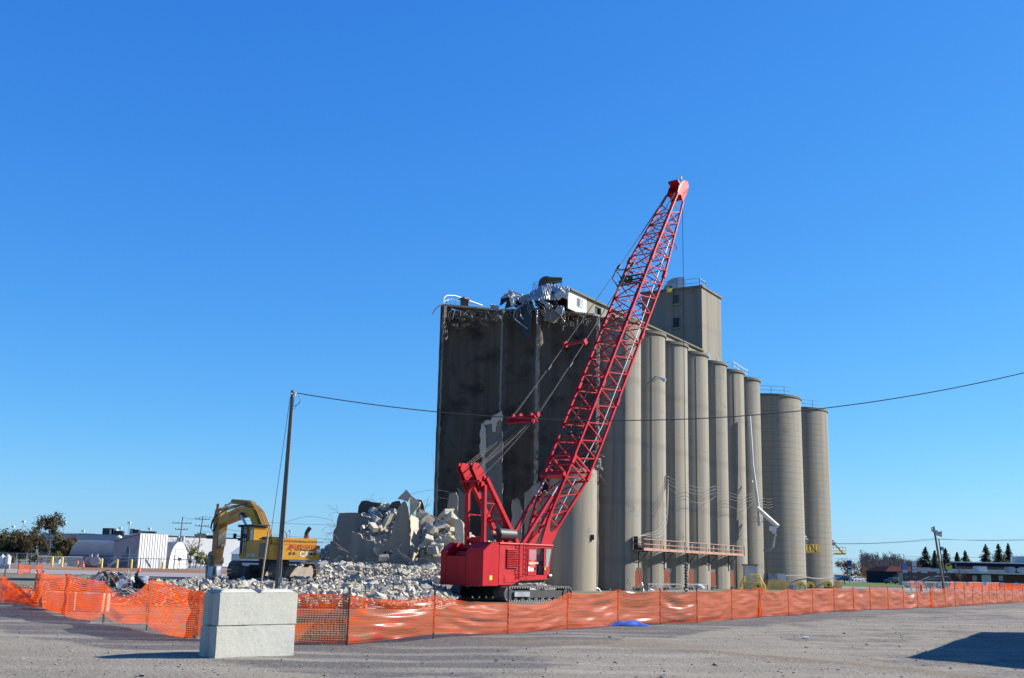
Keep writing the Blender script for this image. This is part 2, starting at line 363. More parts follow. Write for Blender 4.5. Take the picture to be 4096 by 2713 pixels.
# ------------------------------------------------------------------ ground
rnd = random.Random(7)
FENCE = [(-60, 108), (-26, 53), (-20.0, 44.8), (-16.86, 40.7), (-14.15, 36.3), (-11.74, 33), (-9.5, 30), (-7.42, 27.1), (-3.7, 26.5), (-1.86, 29.2), (.05, 32.1), (1.94, 35.6), (3.8, 38.2),
         (5.48, 40.1), (7.03, 41.6), (9.0, 44.9), (10.74, 47.7), (12.75, 50.8), (14.64, 53.7), (16.4, 56.3), (17.9, 58.0), (19.3, 59.6), (20.9, 61.5), (22.4, 63.4), (23.9, 65.3),
         (25.5, 67.4), (27.2, 69.6), (29.8, 73.0), (32.7, 77.1), (35.3, 80.7), (38.0, 84.4), (42, 89.8), (70, 125)]
def fdist(x, y):
    """signed distance to the fence line: negative on the camera's side"""
    best = 1e9; sg = 1
    for (x0, y0), (x1, y1) in zip(FENCE[:-1], FENCE[1:]):
        dx, dy = x1-x0, y1-y0; t = max(0, min(1, ((x-x0)*dx+(y-y0)*dy)/(dx*dx+dy*dy)))
        d = math.hypot(x-x0-t*dx, y-y0-t*dy)
        if d < best: best = d; sg = 1 if dx*(y-y0)-dy*(x-x0) > 0 else -1
    return best*sg
def gz(x, y):
    """small relief of the gravel lot"""
    if y > 90 or y < 0: return 0
    h = .05*noise.noise((x*.25, y*.25, 3))+.025*noise.noise((x*.9, y*.9, 7))
    rut = noise.noise((x*.06+y*.02, y*.6+x*.05, 1.5)); h += .035*rut
    return h*max(0, min(1, (90-y)/20))
RIDGE = [(q.x, q.y) for q in (G(2250, 2588), G(2700, 2606), G(3100, 2640), G(3500, 2672), G(3900, 2716))]
def ridge(x, y):
    best = 9e9
    for (x0, y0), (x1, y1) in zip(RIDGE[:-1], RIDGE[1:]):
        dx, dy = x1-x0, y1-y0; t = max(0, min(1, ((x-x0)*dx+(y-y0)*dy)/(dx*dx+dy*dy))); best = min(best, math.hypot(x-x0-t*dx, y-y0-t*dy))
    return best
def ss(a, b, x):
    t = max(0, min(1, (x-a)/(b-a))); return t*t*(3-2*t)

m, N, L, B = newmat('gravel_ground')
v = pos(N, L)
def att(n):
    a = N.new('ShaderNodeAttribute'); a.attribute_name = n; return a.outputs['Fac']
c = mix(N, L, nz(N, L, v, .18, 6, .6, .38, .62), (.232, .198, .140), (.190, .165, .122))
vs_ = pos(N, L, (.3, .75, 1)); c = mix(N, L, mul(N, L, nz(N, L, vs_, .7, 6, .65, .45, .72), .5), c, (.145, .124, .095))
c = mix(N, L, mul(N, L, nz(N, L, pos(N, L, (1.3, .5, 1)), .5, 6, .65, .5, .7), .6), c, (.285, .25, .19))
dk = N.new('ShaderNodeMath'); dk.operation = 'ADD'; L.new(att('millings'), dk.inputs[0]); L.new(mul(N, L, nz(N, L, v, .8, 6, .7, .3, .7), .5), dk.inputs[1])
rg = N.new('ShaderNodeMapRange'); rg.inputs['From Min'].default_value = .62; rg.inputs['From Max'].default_value = .85; L.new(dk.outputs[0], rg.inputs['Value'])
c = mix(N, L, mul(N, L, rg.outputs['Result'], .9), c, (.056, .051, .051))
gk = N.new('ShaderNodeMath'); gk.operation = 'ADD'; L.new(att('turf'), gk.inputs[0]); L.new(mul(N, L, nz(N, L, v, .5, 6, .7, .3, .7), .5), gk.inputs[1])
rg2 = N.new('ShaderNodeMapRange'); rg2.inputs['From Min'].default_value = .75; rg2.inputs['From Max'].default_value = 1.0; L.new(gk.outputs[0], rg2.inputs['Value'])
turf = mix(N, L, nz(N, L, v, .7, 6, .7, .4, .6), (.11, .095, .038), (.062, .075, .022)); turf = mix(N, L, nz(N, L, v, .25, 5, .6, .45, .6), turf, (.155, .115, .07))
c = mix(N, L, rg2.outputs['Result'], c, turf)
# compacted wheel tracks sweeping across the lot
def track(rot, sc, dist, mlo, colr, k):
    global c
    mp = N.new('ShaderNodeMapping'); mp.inputs['Rotation'].default_value = (0, 0, rot); gg = N.new('ShaderNodeNewGeometry'); L.new(gg.outputs['Position'], mp.inputs['Vector'])
    w = N.new('ShaderNodeTexWave'); w.inputs['Scale'].default_value = sc; w.inputs['Distortion'].default_value = dist; w.inputs['Detail'].default_value = 3; w.inputs['Detail Scale'].default_value = .35; L.new(mp.outputs['Vector'], w.inputs['Vector'])
    r_ = N.new('ShaderNodeMapRange'); r_.inputs['From Min'].default_value = .45; r_.inputs['From Max'].default_value = .9; L.new(w.outputs['Fac'], r_.inputs['Value'])
    c = mix(N, L, mul(N, L, mul(N, L, r_.outputs['Result'], nz(N, L, pos(N, L, (.12, .3, 1)), 1.0, 5, .6, mlo, mlo+.2)), k), c, colr)
track(R_(83), .16, 5.0, .42, (.32, .285, .215), .75); track(R_(97), .22, 6.0, .48, (.135, .12, .10), .65); track(R_(88), 1.3, 3.0, .52, (.15, .135, .11), .45)
so_ = N.new('ShaderNodeMath'); so_.operation = 'ADD'; L.new(att('soil'), so_.inputs[0]); L.new(mul(N, L, nz(N, L, v, 1.4, 6, .7, .3, .7), .4), so_.inputs[1])
rg3 = N.new('ShaderNodeMapRange'); rg3.inputs['From Min'].default_value = .5; rg3.inputs['From Max'].default_value = 1.1; L.new(so_.outputs[0], rg3.inputs['Value'])
c = mix(N, L, mul(N, L, rg3.outputs['Result'], .8), c, (.155, .110, .058))
# gravel speckle
vo = N.new('ShaderNodeTexVoronoi'); vo.inputs['Scale'].default_value = 17; L.new(v, vo.inputs['Vector'])
sp = N.new('ShaderNodeSeparateColor'); L.new(vo.outputs['Color'], sp.inputs['Color'])
hi = N.new('ShaderNodeMapRange'); hi.inputs['From Min'].default_value = .86; hi.inputs['From Max'].default_value = .95; L.new(sp.outputs[0], hi.inputs['Value'])
lo = N.new('ShaderNodeMapRange'); lo.inputs['From Min'].default_value = .84; lo.inputs['From Max'].default_value = .95; L.new(sp.outputs[1], lo.inputs['Value'])
c = mix(N, L, mul(N, L, hi.outputs['Result'], .3), c, (.36, .34, .31)); c = mix(N, L, mul(N, L, lo.outputs['Result'], .35), c, (.07, .065, .06))
c = mix(N, L, nz(N, L, v, 9, 6, .75, .25, .75), c, mix(N, L, .5, c, (.22, .205, .18)))
L.new(c, B.inputs['Base Color']); B.inputs['Roughness'].default_value = .95; B.inputs['Specular IOR Level'].default_value = .15
bh = N.new('ShaderNodeMath'); bh.operation = 'ADD'; L.new(nz(N, L, v, 5, 9, .7, .2, .8), bh.inputs[0]); L.new(mul(N, L, vo.outputs['Distance'], .5), bh.inputs[1])
bump(N, L, B, bh.outputs[0], .55, .05)
M['ground'] = m

g = MB(); xs = [-75+i*.45 for i in range(int(150/.45)+1)]; ys = [7+i*.3 for i in range(128)]+[45.4+i*.75 for i in range(1, 94)]
nx = len(xs); at1 = []; at2 = []; at3 = []
for y in ys:
    for x in xs:
        d = fdist(x, y); n1 = noise.noise((x*.3, y*.3, 9)); n2 = noise.noise((x*.11, y*.11, 4))
        w = (2.6 if x < -4 else 3.3 if x < 3 else 2.4)+1.4*n2+.5*n1
        dd = ss(w+1.2, w-.3, -d) if d < 0 else ss(2.2, .2, d)
        if x > -7 and x < 4 and y < 28 and y > 16: dd = max(dd, .95*ss(4.6, 1.2, math.hypot((x+2.2)*.85, (y-22.8)*.9)))
        if d < 0 and x > 8: dd = max(dd*.8, .42+.25*n2)
        at1.append(dd)
        t = ss(.2, 2.0, d+n1) if d > 0 else 0
        rd = ss(.95+.5*n1, .1, ridge(x, y)) if (y < 27 and x > -1) else 0; rd = max(rd, .75*ss(2.6, .6, math.hypot((x-2.3)*.45, (y-28.5)*1.0+.8*n1))); at3.append(rd)
        at2.append(t); g.v.append((x, y, gz(x, y)+rd*(.05+.05*noise.noise((x*1.7, y*1.7, 2)))))
for j in range(len(ys)-1):
    for i in range(nx-1):
        a = j*nx+i; g.f.append((a, a+1, a+nx+1, a+nx))
go = g.build('ground', M['ground'], smooth=2); tag(go, None, None, kind='structure')
for nme, arr in (('millings', at1), ('turf', at2), ('soil', at3)):
    a = go.data.attributes.new(nme, 'FLOAT', 'POINT'); a.data.foreach_set('value', arr)

M['plain'] = mk('far_ground', (.19, .17, .11), (.14, .14, .07), .02, .95, spec=.1)
b = MB(); b.quad((-3000, -200, -.07), (3000, -200, -.07), (3000, 5000, -.07), (-3000, 5000, -.07)); tag(b.build('terrain', M['plain']), None, None, kind='structure')
M['lawn'] = mk('lawn_grass', (.075, .115, .022), (.10, .13, .035), .15, .95, spec=.1, dirt=(.15, .14, .06))
M['dead'] = mk('dead_grass', (.20, .18, .085), (.15, .15, .06), .3, .95, spec=.1, dirt=(.22, .19, .11))
M['road'] = mk('pale_road', (.27, .235, .22), (.23, .205, .195), .12, .9, spec=.2)
M['asph'] = mk('grey_drive', (.20, .195, .185), (.17, .165, .16), .15, .9, spec=.2)
M['redsoil'] = mk('red_brown_soil', (.25, .13, .065), (.20, .105, .055), .2, .95, spec=.1)
M['field'] = mk('harvested_field', (.36, .29, .16), (.31, .25, .14), .03, .95, spec=.1)
def strip(name, pts, z, mat, wob=.6):
    m_ = MB(); P = []
    for k in range(len(pts)):
        a = Vector((*pts[k], z)); c_ = Vector((*pts[(k+1) % len(pts)], z)); n = max(2, int((c_-a).length/3))
        for i in range(n):
            p = a.lerp(c_, i/n); P.append((p.x+wob*noise.noise((p.x*.2, p.y*.2, 1)), p.y+wob*noise.noise((p.x*.2, p.y*.2, 5)), z))
    m_.add(P, [tuple(range(len(P)))]); return tag(m_.build(name, mat), None, None, kind='structure')
strip('grass_verge', [(-140, 90), (-75.6, 90), (-75.6, 115.6), (-8, 115.6), (-8, 126), (-140, 126)], -.045, M['dead'])
strip('road', [(-190, 123), (-5, 117.5), (-5, 150), (-190, 172)], -.030, M['road'], .4)
strip('soil_bank', [(-190, 171), (-5, 149), (-5, 196), (-68, 204), (-190, 232)], -.020, M['redsoil'])
strip('yard', [(-200, 228), (-60, 200), (60, 200), (60, 330), (-200, 330)], -.012, M['asph'])
strip('driveway', [(30, 128), (140, 128), (140, 172), (30, 176)], -.045, M['asph'])
strip('lawn', [(36, 174), (140, 168), (150, 200), (70, 264), (50, 268)], -.035, M['lawn'])
strip('parking_lot', [(46, 266), (160, 200), (220, 260), (220, 330), (46, 330)], -.028, M['asph'])
strip('field', [(40, 360), (900, 360), (1800, 2200), (40, 2200)], -.02, M['field'], 3)
# loose stones on the lot
def stone_pts(r, rr): return [Vector((rr.uniform(-1, 1), rr.uniform(-1, 1), rr.uniform(-.7, .7))).normalized()*r*rr.uniform(.7, 1.15) for _ in range(9)]
pb = MB(); rr = random.Random(3); shapes = []
for k in range(8):
    me = hull(stone_pts(1, rr)); shapes.append(([v.co.copy() for v in me.vertices], [tuple(p.vertices) for p in me.polygons])); bpy.data.meshes.remove(me)
for k in range(4200):
    y = 15.5+(rr.random()**1.6)*40; x = rr.uniform(-.5, .5)*y*1.0
    if fdist(x, y) > -.1: continue
    s = rr.choice((.008, .011, .014, .018, .018, .028))*rr.uniform(.7, 1.3); a = rr.random()*6.28; vs, fs = rr.choice(shapes); z = gz(x, y)
    if rr.random() < .012: s = rr.uniform(.04, .075)
    pb.add([(x+s*(v.x*math.cos(a)-v.y*math.sin(a)), y+s*(v.x*math.sin(a)+v.y*math.cos(a)), z+s*v.z*.7+s*.3) for v in vs], fs)
M['pebble'] = mk('loose_stone', (.23, .21, .18), (.14, .13, .115), 9, .9)
tag(pb.build('gravel', M['pebble']), 'loose stones scattered over the gravel lot', 'gravel', kind='stuff')
cl = MB()
for k in range(9):  # dirt clods along the windrow at the bottom right
    y = rr.uniform(17, 20); x = rr.uniform(2, 8); s = rr.uniform(.05, .09); vs, fs = rr.choice(shapes); cl.add([(x+s*v.x, y+s*v.y, gz(x, y)+s*v.z*.6+s*.2) for v in vs], fs)
tag(cl.build('dirt_clods', mk('dry_clod', (.26, .22, .16), None, 6, .95)), 'small dirt clods lying on the tan gravel in the right foreground', 'clods', kind='stuff')
# piece of litter
lt = MB(); p = G(3222, 2553); lt.ext([(p.x-.1, p.y-.05, gz(p.x, p.y)+.01), (p.x+.08, p.y-.06, gz(p.x, p.y)+.012), (p.x+.1, p.y+.05, gz(p.x, p.y)+.03), (p.x-.05, p.y+.06, gz(p.x, p.y)+.02)], (.01, 0, .03))
tag(lt.build('litter', M['white']), 'small scrap of white litter on the gravel', 'litter')

# shed to the right of the frame: only its shadow reaches the picture
T = G(3618, 2634.6); C_ = G(3926, 2528); hS = 4.0; off = SUN_DIR*(hS/math.tan(SUN_EL))
t = thing('shed', 'low shed right of the view, its shadow lying across the gravel', 'shed', (T.x+off.x+4, T.y+off.y+4, 0))
P4 = [T+off, C_+off, C_+off+Vector((9, -2.6, 0)), T+off+Vector((8.5, -9, 0))]
MB().ext(P4, (0, 0, hS-.12)).build('wall', M['greywall'], t, world=True)
MB().ext([p+Vector((0, 0, hS-.118)) for p in P4], (0, 0, .118)).build('roof', M['steel'], t, world=True)

# ------------------------------------------------------------------ stacked cast blocks
A = Vector((-5.58, 21.87, 0)); ux = Vector((1.28, 1.31, 0)).normalized(); uy = Vector((-ux.y, ux.x, 0))
yaw = math.atan2(ux.y, ux.x); LB, WB, HB = 1.83, .58, .622
def block_mesh(knobs):
    m_ = MB(); e = .02
    g0, gd = .12, .05   # end groove
    prof = [(0, 0), (LB-.0, 0), (LB, .20), (LB-gd, .24), (LB-gd, .34), (LB, .38), (LB, WB), (0, WB), (0, .38), (gd, .34), (gd, .24), (0, .20)]
    m_.ext([(x, y, .0) for x, y in prof], (0, 0, HB))
    if knobs:
        for c in (.46, 1.37):
            z0, z1 = HB+.001, HB+.072; a, b_ = .43, .34; w0, w1 = .27, .20
            vs = [(c-a, WB/2-w0, z0), (c+a, WB/2-w0, z0), (c+a, WB/2+w0, z0), (c-a, WB/2+w0, z0), (c-b_, WB/2-w1, z1), (c+b_, WB/2-w1, z1), (c+b_, WB/2+w1, z1), (c-b_, WB/2+w1, z1)]
            m_.add(vs, [(0, 3, 2, 1), (4, 5, 6, 7), (0, 1, 5, 4), (1, 2, 6, 5), (2, 3, 7, 6), (3, 0, 4, 7)])
    return m_
def rough(o, cuts=2, amp=.012, sc=3.0):
    bm = bmesh.new(); bm.from_mesh(o.data)
    bmesh.ops.triangulate(bm, faces=[f for f in bm.faces if len(f.verts) > 4])
    for _ in range(cuts): bmesh.ops.subdivide_edges(bm, edges=[e for e in bm.edges if e.calc_length() > .09], cuts=1, use_grid_fill=True)
    for v_ in bm.verts: v_.co += Vector(noise.noise_vector(v_.co*sc+o.location))*amp
    bm.to_mesh(o.data); bm.free(); return o
lower = block_mesh(False).build('concrete_block', M['block'], bevel=.014); lower.location = A+Vector((0, 0, 0)); lower.rotation_euler = (0, 0, yaw); rough(lower, 4, .006)
tag(lower, 'pale cast concrete block on the gravel, carrying another block', 'concrete block', 'stacked concrete blocks')
upper = block_mesh(True).build('concrete_block', M['block'], bevel=.014); upper.location = A+uy*.02+ux*.03+Vector((0, 0, HB+.006)); upper.rotation_euler = (0, 0, yaw-.004); rough(upper, 4, .006)
tag(upper, 'cast concrete block with two raised knobs, on top of another block', 'concrete block', 'stacked concrete blocks')
# block lying behind the left netting
for k, (p, lab) in enumerate(((G(182, 2440), 'pale concrete block seen through the left orange netting, near the collapsed part'), (G(297, 2447), 'pale concrete block seen through the left orange netting, right of its neighbour'))):
    o = block_mesh(False).build('concrete_block', M['block'], bevel=.02); o.location = (p.x, p.y, gz(p.x, p.y)); o.rotation_euler = (0, 0, -.05-.1*k); o.scale = (.56, .9, 1.0); rough(o, 2, .012)
    tag(o, lab, 'concrete block', 'concrete blocks behind the netting')

# ------------------------------------------------------------------ orange barrier fence
def post(x, y, h, lean=(0, 0), parent=None):
    p = MB(); z = gz(x, y)-.1; p.bar((x, y, z), (x+lean[0], y+lean[1], z+h+.1), .035, .035); p.bar((x+.01, y+.02, z), (x+.01+lean[0], y+.02+lean[1], z+h+.1), .012, .05)
    return p.build('fence_post', M['rebar'], parent, world=parent is not None)
def span(mb, p0, p1, t0, t1, sag=.05, b0=.05, b1=.05, bsag=0, bulge=.10, seed=0, lean=0, cells=None, skew=0, n=26, nvv=14, offs=.03):
    p0 = Vector((*p0, 0)); p1 = Vector((*p1, 0)); L_ = (p1-p0).length; d = (p1-p0)/L_; nrm = Vector((d.y, -d.x, 0))
    z0 = gz(p0.x, p0.y); z1 = gz(p1.x, p1.y)
    def fn(u, v):
        g_ = z0*(1-u)+z1*u; us = u+(skew*math.sin(math.pi*u)*v)
        tz = t0*(1-us)+t1*us-sag*(4*u*(1-u)); bz = b0*(1-u)+b1*u-bsag*4*u*(1-u)
        z = g_+bz+(tz-bz)*v
        e = math.sin(math.pi*u)
        ax = .35+.65*abs(noise.noise((seed*5.3, 1.7, 0))); sk = noise.noise((seed*2.9, 4.4, 0))
        nn = noise.noise((u*1.5+seed*7.1, v*2.0, seed)); n2 = noise.noise((u*L_*1.1+seed*3, v*6+u*2*sk, seed*2.7+5)); n3 = noise.noise((u*L_*.7+seed, v*15, seed*1.3))
        uu = u-.5-.25*sk; fold = math.sin((v*(1.8+1.4*ax)-uu*uu*3.4*ax+seed*1.7)*math.pi)
        o_ = bulge*(e*(fold*.45*ax+nn*.9)+.55*n2*(.3+.7*e)+.16*n3*(.4+.6*e))
        p = p0.lerp(p1, u)+nrm*(o_+offs)
        return (p.x+lean*v*nrm.x, p.y+lean*v*nrm.y, z)
    hgt = max(t0, t1)
    mb.sheet(fn, n, nvv, lambda u, v: (u*L_, v*1.22))
def fence(name, label, posts, group=None):
    x, y = posts[0][:2]; t = thing(name, label, 'barrier fence', (x, y, 0), group=group)
    for p in posts: post(p[0], p[1], p[2], p[3] if len(p) > 3 else (0, 0), t)
    return t
# right run
PR = [(-7.42, 27.1), (-3.7, 26.52), (-1.86, 29.2), (.05, 32.12), (1.94, 35.65), (3.8, 38.3), (5.48, 40.1), (7.03, 41.5), (9.0, 44.9), (10.74, 47.65), (12.75, 50.83), (14.64, 53.7), (16.42, 56.3)]
PF = [(17.92, 58.0), (19.3, 59.6), (20.9, 61.5), (22.42, 63.4), (23.9, 65.3), (25.5, 67.4), (27.2, 69.6), (28.5, 71.3), (29.8, 73.0), (31.2, 75.1), (32.75, 77.2), (34.0, 79.0), (35.28, 80.7), (36.7, 82.6), (38.06, 84.4), (40.2, 87.3), (43, 91)]
fr_ = fence('orange_fence', 'long orange netting fence sweeping from the concrete blocks to the right edge', [(*p, 1.33 if i < 4 else 1.26, (.0, .0)) for i, p in enumerate(PR) if i > 0]+[(*p, 1.22) for p in PF])
nb = MB()
T_ = [1.1, 1.16, 1.10, .86, 1.15, 1.2, 1.22, 1.16, 1.2, 1.22, 1.2, 1.2, 1.2]; B_ = [.1, .04, .14, .03, .04, .05, .04, .04, .05, .05, .05, .05, .05]
SG = [.0, .12, .07, .20, .10, .12, .12, .08, .04, .16, .12, .05]
for i in range(len(PR)-1):
    span(nb, PR[i], PR[i+1], T_[i], T_[i+1], SG[i], B_[i], B_[i+1], .02 if i else .05, .13 if i < 4 else .12, i+1, n=44, nvv=34)
for i in range(len(PF)):
    a = PR[-1] if i == 0 else PF[i-1]; sg = .38 if i in (4, 5) else .05
    span(nb, a, PF[i], 1.19, 1.19, sg+.06*math.sin(i*2.3), .05, .05, 0, .13, 40+i, n=22, nvv=20)
nb.build('netting', M['net'], fr_, smooth=2, world=True)
e = MB()   # gathered bright folds at two posts
for (x, y, s) in ((10.74, 47.6, 1), (25.5, 67.35, 1)):
    e = MB(); e.sheet(lambda u, v: (x-.28*(1-v)*u+.05+.03*math.sin(v*9), y-.1-.05*math.sin(u*9), .02+1.2*v), 6, 10, lambda u, v: (u*.2, v*1.2))
    e.build('bunched_netting', M['net'], fr_, smooth=2, world=True)
# left run, sagging and partly collapsed
PL = [(-20.6, 46.0), (-18.3, 43.6), (-16.86, 40.7), (-14.15, 36.3), (-11.74, 33.0), (-9.5, 30.0), (-7.42, 27.1)]
fl_ = fence('orange_fence', 'sagging orange netting fence left of the concrete blocks, partly collapsed at its left', [(*p, 1.34, (.02, .04)) for p in PL])
nl = MB()
span(nl, PL[0], PL[1], 1.1, .7, .25, .1, .05, 0, .5, 61)
span(nl, PL[1], PL[2], .62, 1.3, .42, .05, .1, .05, .3, 62)
span(nl, PL[2], PL[3], 1.28, 1.33, .06, .06, .08, .02, .10, 63)
span(nl, PL[3], PL[4], 1.33, 1.2, .05, .06, .2, .16, .14, 64)
span(nl, PL[4], PL[5], 1.12, 1.3, .36, .30, .2, .16, .16, 65, skew=-.1)
span(nl, PL[5], PL[6], 1.3, 1.1, -.04, .16, .06, .14, .16, 66)
nl.build('netting', M['net'], fl_, smooth=2, world=True)
e = MB()   # netting bunched and tied round two of the left posts, and slumped heap
def bunch(x, y, h, w, ph):
    e = MB(); e.sheet(lambda u, v: (x-.02+w*(u-.7)*(.5+.9*abs(v-.55))+.03*math.sin(v*14+ph), y-.06-.05*math.sin(u*11+ph), .05+h*v), 9, 14, lambda u, v: (u*.55, v*1.2)); e.build('bunched_netting', M['net'], fl_, smooth=2, world=True)
bunch(-7.42, 27.05, 1.1, .32, 0); bunch(-16.86, 40.6, 1.25, .22, 2); bunch(-14.1, 36.2, 1.3, .12, 3)
for k in range(4):
    x0, y0 = -20.9+k*.85, 45.9-k*1.0
    e = MB(); e.sheet(lambda u, v: (x0+1.5*u+.2*v+.12*noise.noise((u*4, v*4, k)), y0-.9*u-.25*noise.noise((u*3, v*3, k+4)), (.02+(.95-.22*k+.2*math.sin(u*5+k))*v*(1-.6*u*v))), 10, 8, lambda u, v: (u*1.6, v*1.2)); e.build('bunched_netting', M['net'], fl_, smooth=2, world=True)
# far left piece returning across the yard
q0, q1 = G(70, 2297), G(165, 2294)
ff = fence('orange_fence', 'short far piece of pale orange netting at the left edge beyond the tank yard', [(q0.x-3, q0.y+.3, 1.2), (q0.x, q0.y, 1.2), ((q0.x+q1.x)/2, (q0.y+q1.y)/2, 1.2), (q1.x, q1.y, 1.2)])
nf = MB(); span(nf, (q0.x, q0.y), ((q0.x+q1.x)/2, (q0.y+q1.y)/2), 1.15, 1.0, .2, .0, .05, 0, .2, 71); span(nf, ((q0.x+q1.x)/2+.5, (q0.y+q1.y)/2), (q1.x, q1.y), .9, 1.15, .1, .0, .0, 0, .2, 72)
nf.build('netting', M['net'], ff, smooth=2, world=True)
# far right netting beyond the long fence
q = [G(3640, 2352), G(3720, 2352), G(3800, 2352), G(3900, 2356), G(4000, 2360), G(4150, 2366)]
ff = fence('orange_fence', 'second orange netting line behind the long fence, below the leaning pole', [(p.x, p.y, 1.15) for p in q])
nf = MB()
for i in range(len(q)-1): span(nf, (q[i].x, q[i].y), (q[i+1].x, q[i+1].y), 1.1, 1.1, .1, 0, 0, 0, .2, 80+i, n=12, nvv=8)
nf.build('netting', M['net'], ff, smooth=2, world=True)
# blue tarp by the netting
tp = MB(); c0 = G(2520, 2508)
def tfn(u, v):
    r = math.sin(math.pi*u)*math.sin(math.pi*v)
    return (c0.x-.75+1.5*u, c0.y+.05+.55*v+.25*u, .01+r*(.16+.16*noise.noise((u*5, v*4, 2))))
tp.sheet(tfn, 18, 10); o = tp.build('tarp', M['tarp'], smooth=2, solid=.01); tag(o, 'crumpled dark blue tarp on the gravel at the foot of the netting', 'tarp')

# ------------------------------------------------------------------ near pole, its box and the service cable
Yp = 46.0; pt = W(1171, 1562, Yp); pb_ = Vector((W(1109, 2362, Yp).x-.02, Yp, 0))
t = thing('utility_pole', 'tall square wooden pole rising behind the stacked concrete blocks', 'utility pole', pb_)
mp_ = MB(); mp_.add([], []); d0, d1 = .115, .07
vs = []
for c0_, r in ((pb_, d0), (pt, d1)):
    for k in range(8): vs.append((c0_.x+r*math.cos(.39+k*.785), c0_.y+r*math.sin(.39+k*.785), c0_.z))
mp_.add(vs, [(i, (i+1) % 8, 8+(i+1) % 8, 8+i) for i in range(8)]+[tuple(range(8, 16))]); mp_.build('pole', M['wood'], t, world=True)
cd = MB(); k0 = pb_.lerp(pt, .0); cd.tube([pb_.lerp(pt, f)+Vector((.125-.05*f, -.06, 0)) for f in (0, .25, .5, .75, .97)], .018); cd.build('conduit', M['whitewire'], t, world=True)
bx = MB(); c_ = W(1120, 2320, Yp-.15); bx.box((c_.x+.03, Yp-.16, c_.z), (.15, .10, .22)); bx.build('meter_box', M['steel'], t, world=True, bevel=.015)
bx = MB(); c_ = W(1117, 2352, Yp-.15); bx.cyl((c_.x, Yp-.2, c_.z), (c_.x, Yp-.08, c_.z), .075); bx.build('meter', M['alum'], t, world=True)
it = MB()
for dx, dz in ((-.05, -.16), (.04, -.18), (.12, -.12), (.1, -.2)): it.cyl((pt.x+dx, Yp-.1, pt.z+dz), (pt.x+dx+.05, Yp-.12, pt.z+dz), .035, n=8)
it.build('insulator', M['alum'], t, world=True)
lp = MB(); s0 = pt+Vector((.26, -.02, -.2))
lp.tube([s0, s0+Vector((.09, 0, -.2)), s0+Vector((.06, 0, -.36)), s0+Vector((-.2, 0, -.5))], .009, 4); lp.tube([s0, s0+Vector((.1, 0, -.25)), s0+Vector((-.18, 0, -.62))], .009, 4); lp.build('cable_loop', M['wirem'], t, world=True)
def cable(name, pts, r, label, mat='wirem', group=None, cat='cable'):
    c_ = MB(); c_.tube(pts, r, 5); o = c_.build(name, M[mat], smooth=True); tag(o, label, cat, group); return o
pE = W(4300, 1440, 48)
pts = sagline(pt+Vector((.08, -.05, -.1)), pE, 1.88, 60); cable('service_cable', pts, .022, 'sagging dark cable from the near pole across the silos to the right')
pts = [pt+Vector((-.09, 0, -.3)), W(1090, 2090, 50.5), W(1074, 2215, 52)]; cable('guy_wire', pts, .012, 'thin guy wire slanting down left from the near pole')
# leaning slim timber beside the pole
lm = MB(); lm.bar(W(1041, 2362, 42), W(1072, 2140, 42.8), .05, .06); tag(lm.build('timber_stake', mk('pale_timber', (.42, .33, .24), None, 3, .8)), 'thin pale timber leaning just left of the near pole', 'stake')
# ------------------------------------------------------------------ grain elevator
RD = Vector((.5165, .8563, 0)); RN = Vector((.8563, -.5165, 0))      # along the row, outwards on the near side
S2 = Vector((12.0, 103.8, 0)); STEP = 5.656; RS = 2.8; HS = 24.0
def axis(i): return S2+RD*STEP*(i-2)
def silo_body(r, h, lip, n=64, seam=()):
    m_ = MB(); m_.lathe([(r, 0), (r, h-.55), (r, h-.32)], n); return m_
def rust_angle(c, r, px, z, Y0=None):
    """angle on the cylinder (facing the camera side) whose surface point falls at picture column px"""
    best = None
    for k in range(0, 1500):
        a = -math.pi+math.pi*k/1500
        p = c+Vector((r*math.cos(a), r*math.sin(a), z))
        if (p-Vector((0, 0, CH))).xy.dot(Vector((math.cos(a), math.sin(a)))) > 0: continue
        e = abs(proj(p)[0]-px)
        if best is None or e < best[0]: best = (e, a)
    return best[1]
def cyl_patch(c, r, a0, a1, z0, z1, th=.04, n=8):
    m_ = MB(); vs = []
    for rr_ in (r, r+th):
        for z in (z0, z1):
            for i in range(n+1):
                a = a0+(a1-a0)*i/n; vs.append(c+Vector((rr_*math.cos(a), rr_*math.sin(a), z)))
    k = n+1; fs = []
    for i in range(n): fs += [(2*k+i, 2*k+i+1, 3*k+i+1, 3*k+i), (i, k+i, k+i+1, i+1), (k+i, 3*k+i, 3*k+i+1, k+i+1), (i, i+1, 2*k+i+1, 2*k+i)]
    fs += [(0, 2*k, 3*k, k), (n, k+n, 3*k+n, 2*k+n)]
    m_.add(vs, fs); return m_
bodyM = None
ORD = {1: 'first full-height concrete silo right of the crane boom, holding a floodlight on its wall' , 2: 'second full-height concrete silo right of the boom, catwalk and red door at its base',
       3: 'third full-height concrete silo, crane load line hanging before its right side', 4: 'fourth full-height concrete silo, below the right face of the roof tower', 5: 'fifth full-height concrete silo, at the right end of the rusty catwalk',
       6: 'sixth full-height concrete silo, white railing on its rim, shed door at its foot', 7: 'seventh and last tall slim concrete silo, behind the silver spout pipe'}
ORD[1] = 'first full-height concrete silo right of the broken one, partly behind the crane boom'
ORD[2] = 'second full-height concrete silo right of the broken one, floodlight bracket high on its wall'
proto = None
doorpx = {1: 2526, 2: 2643, 3: 2746, 4: 2840, 5: 2927}
silos = {}
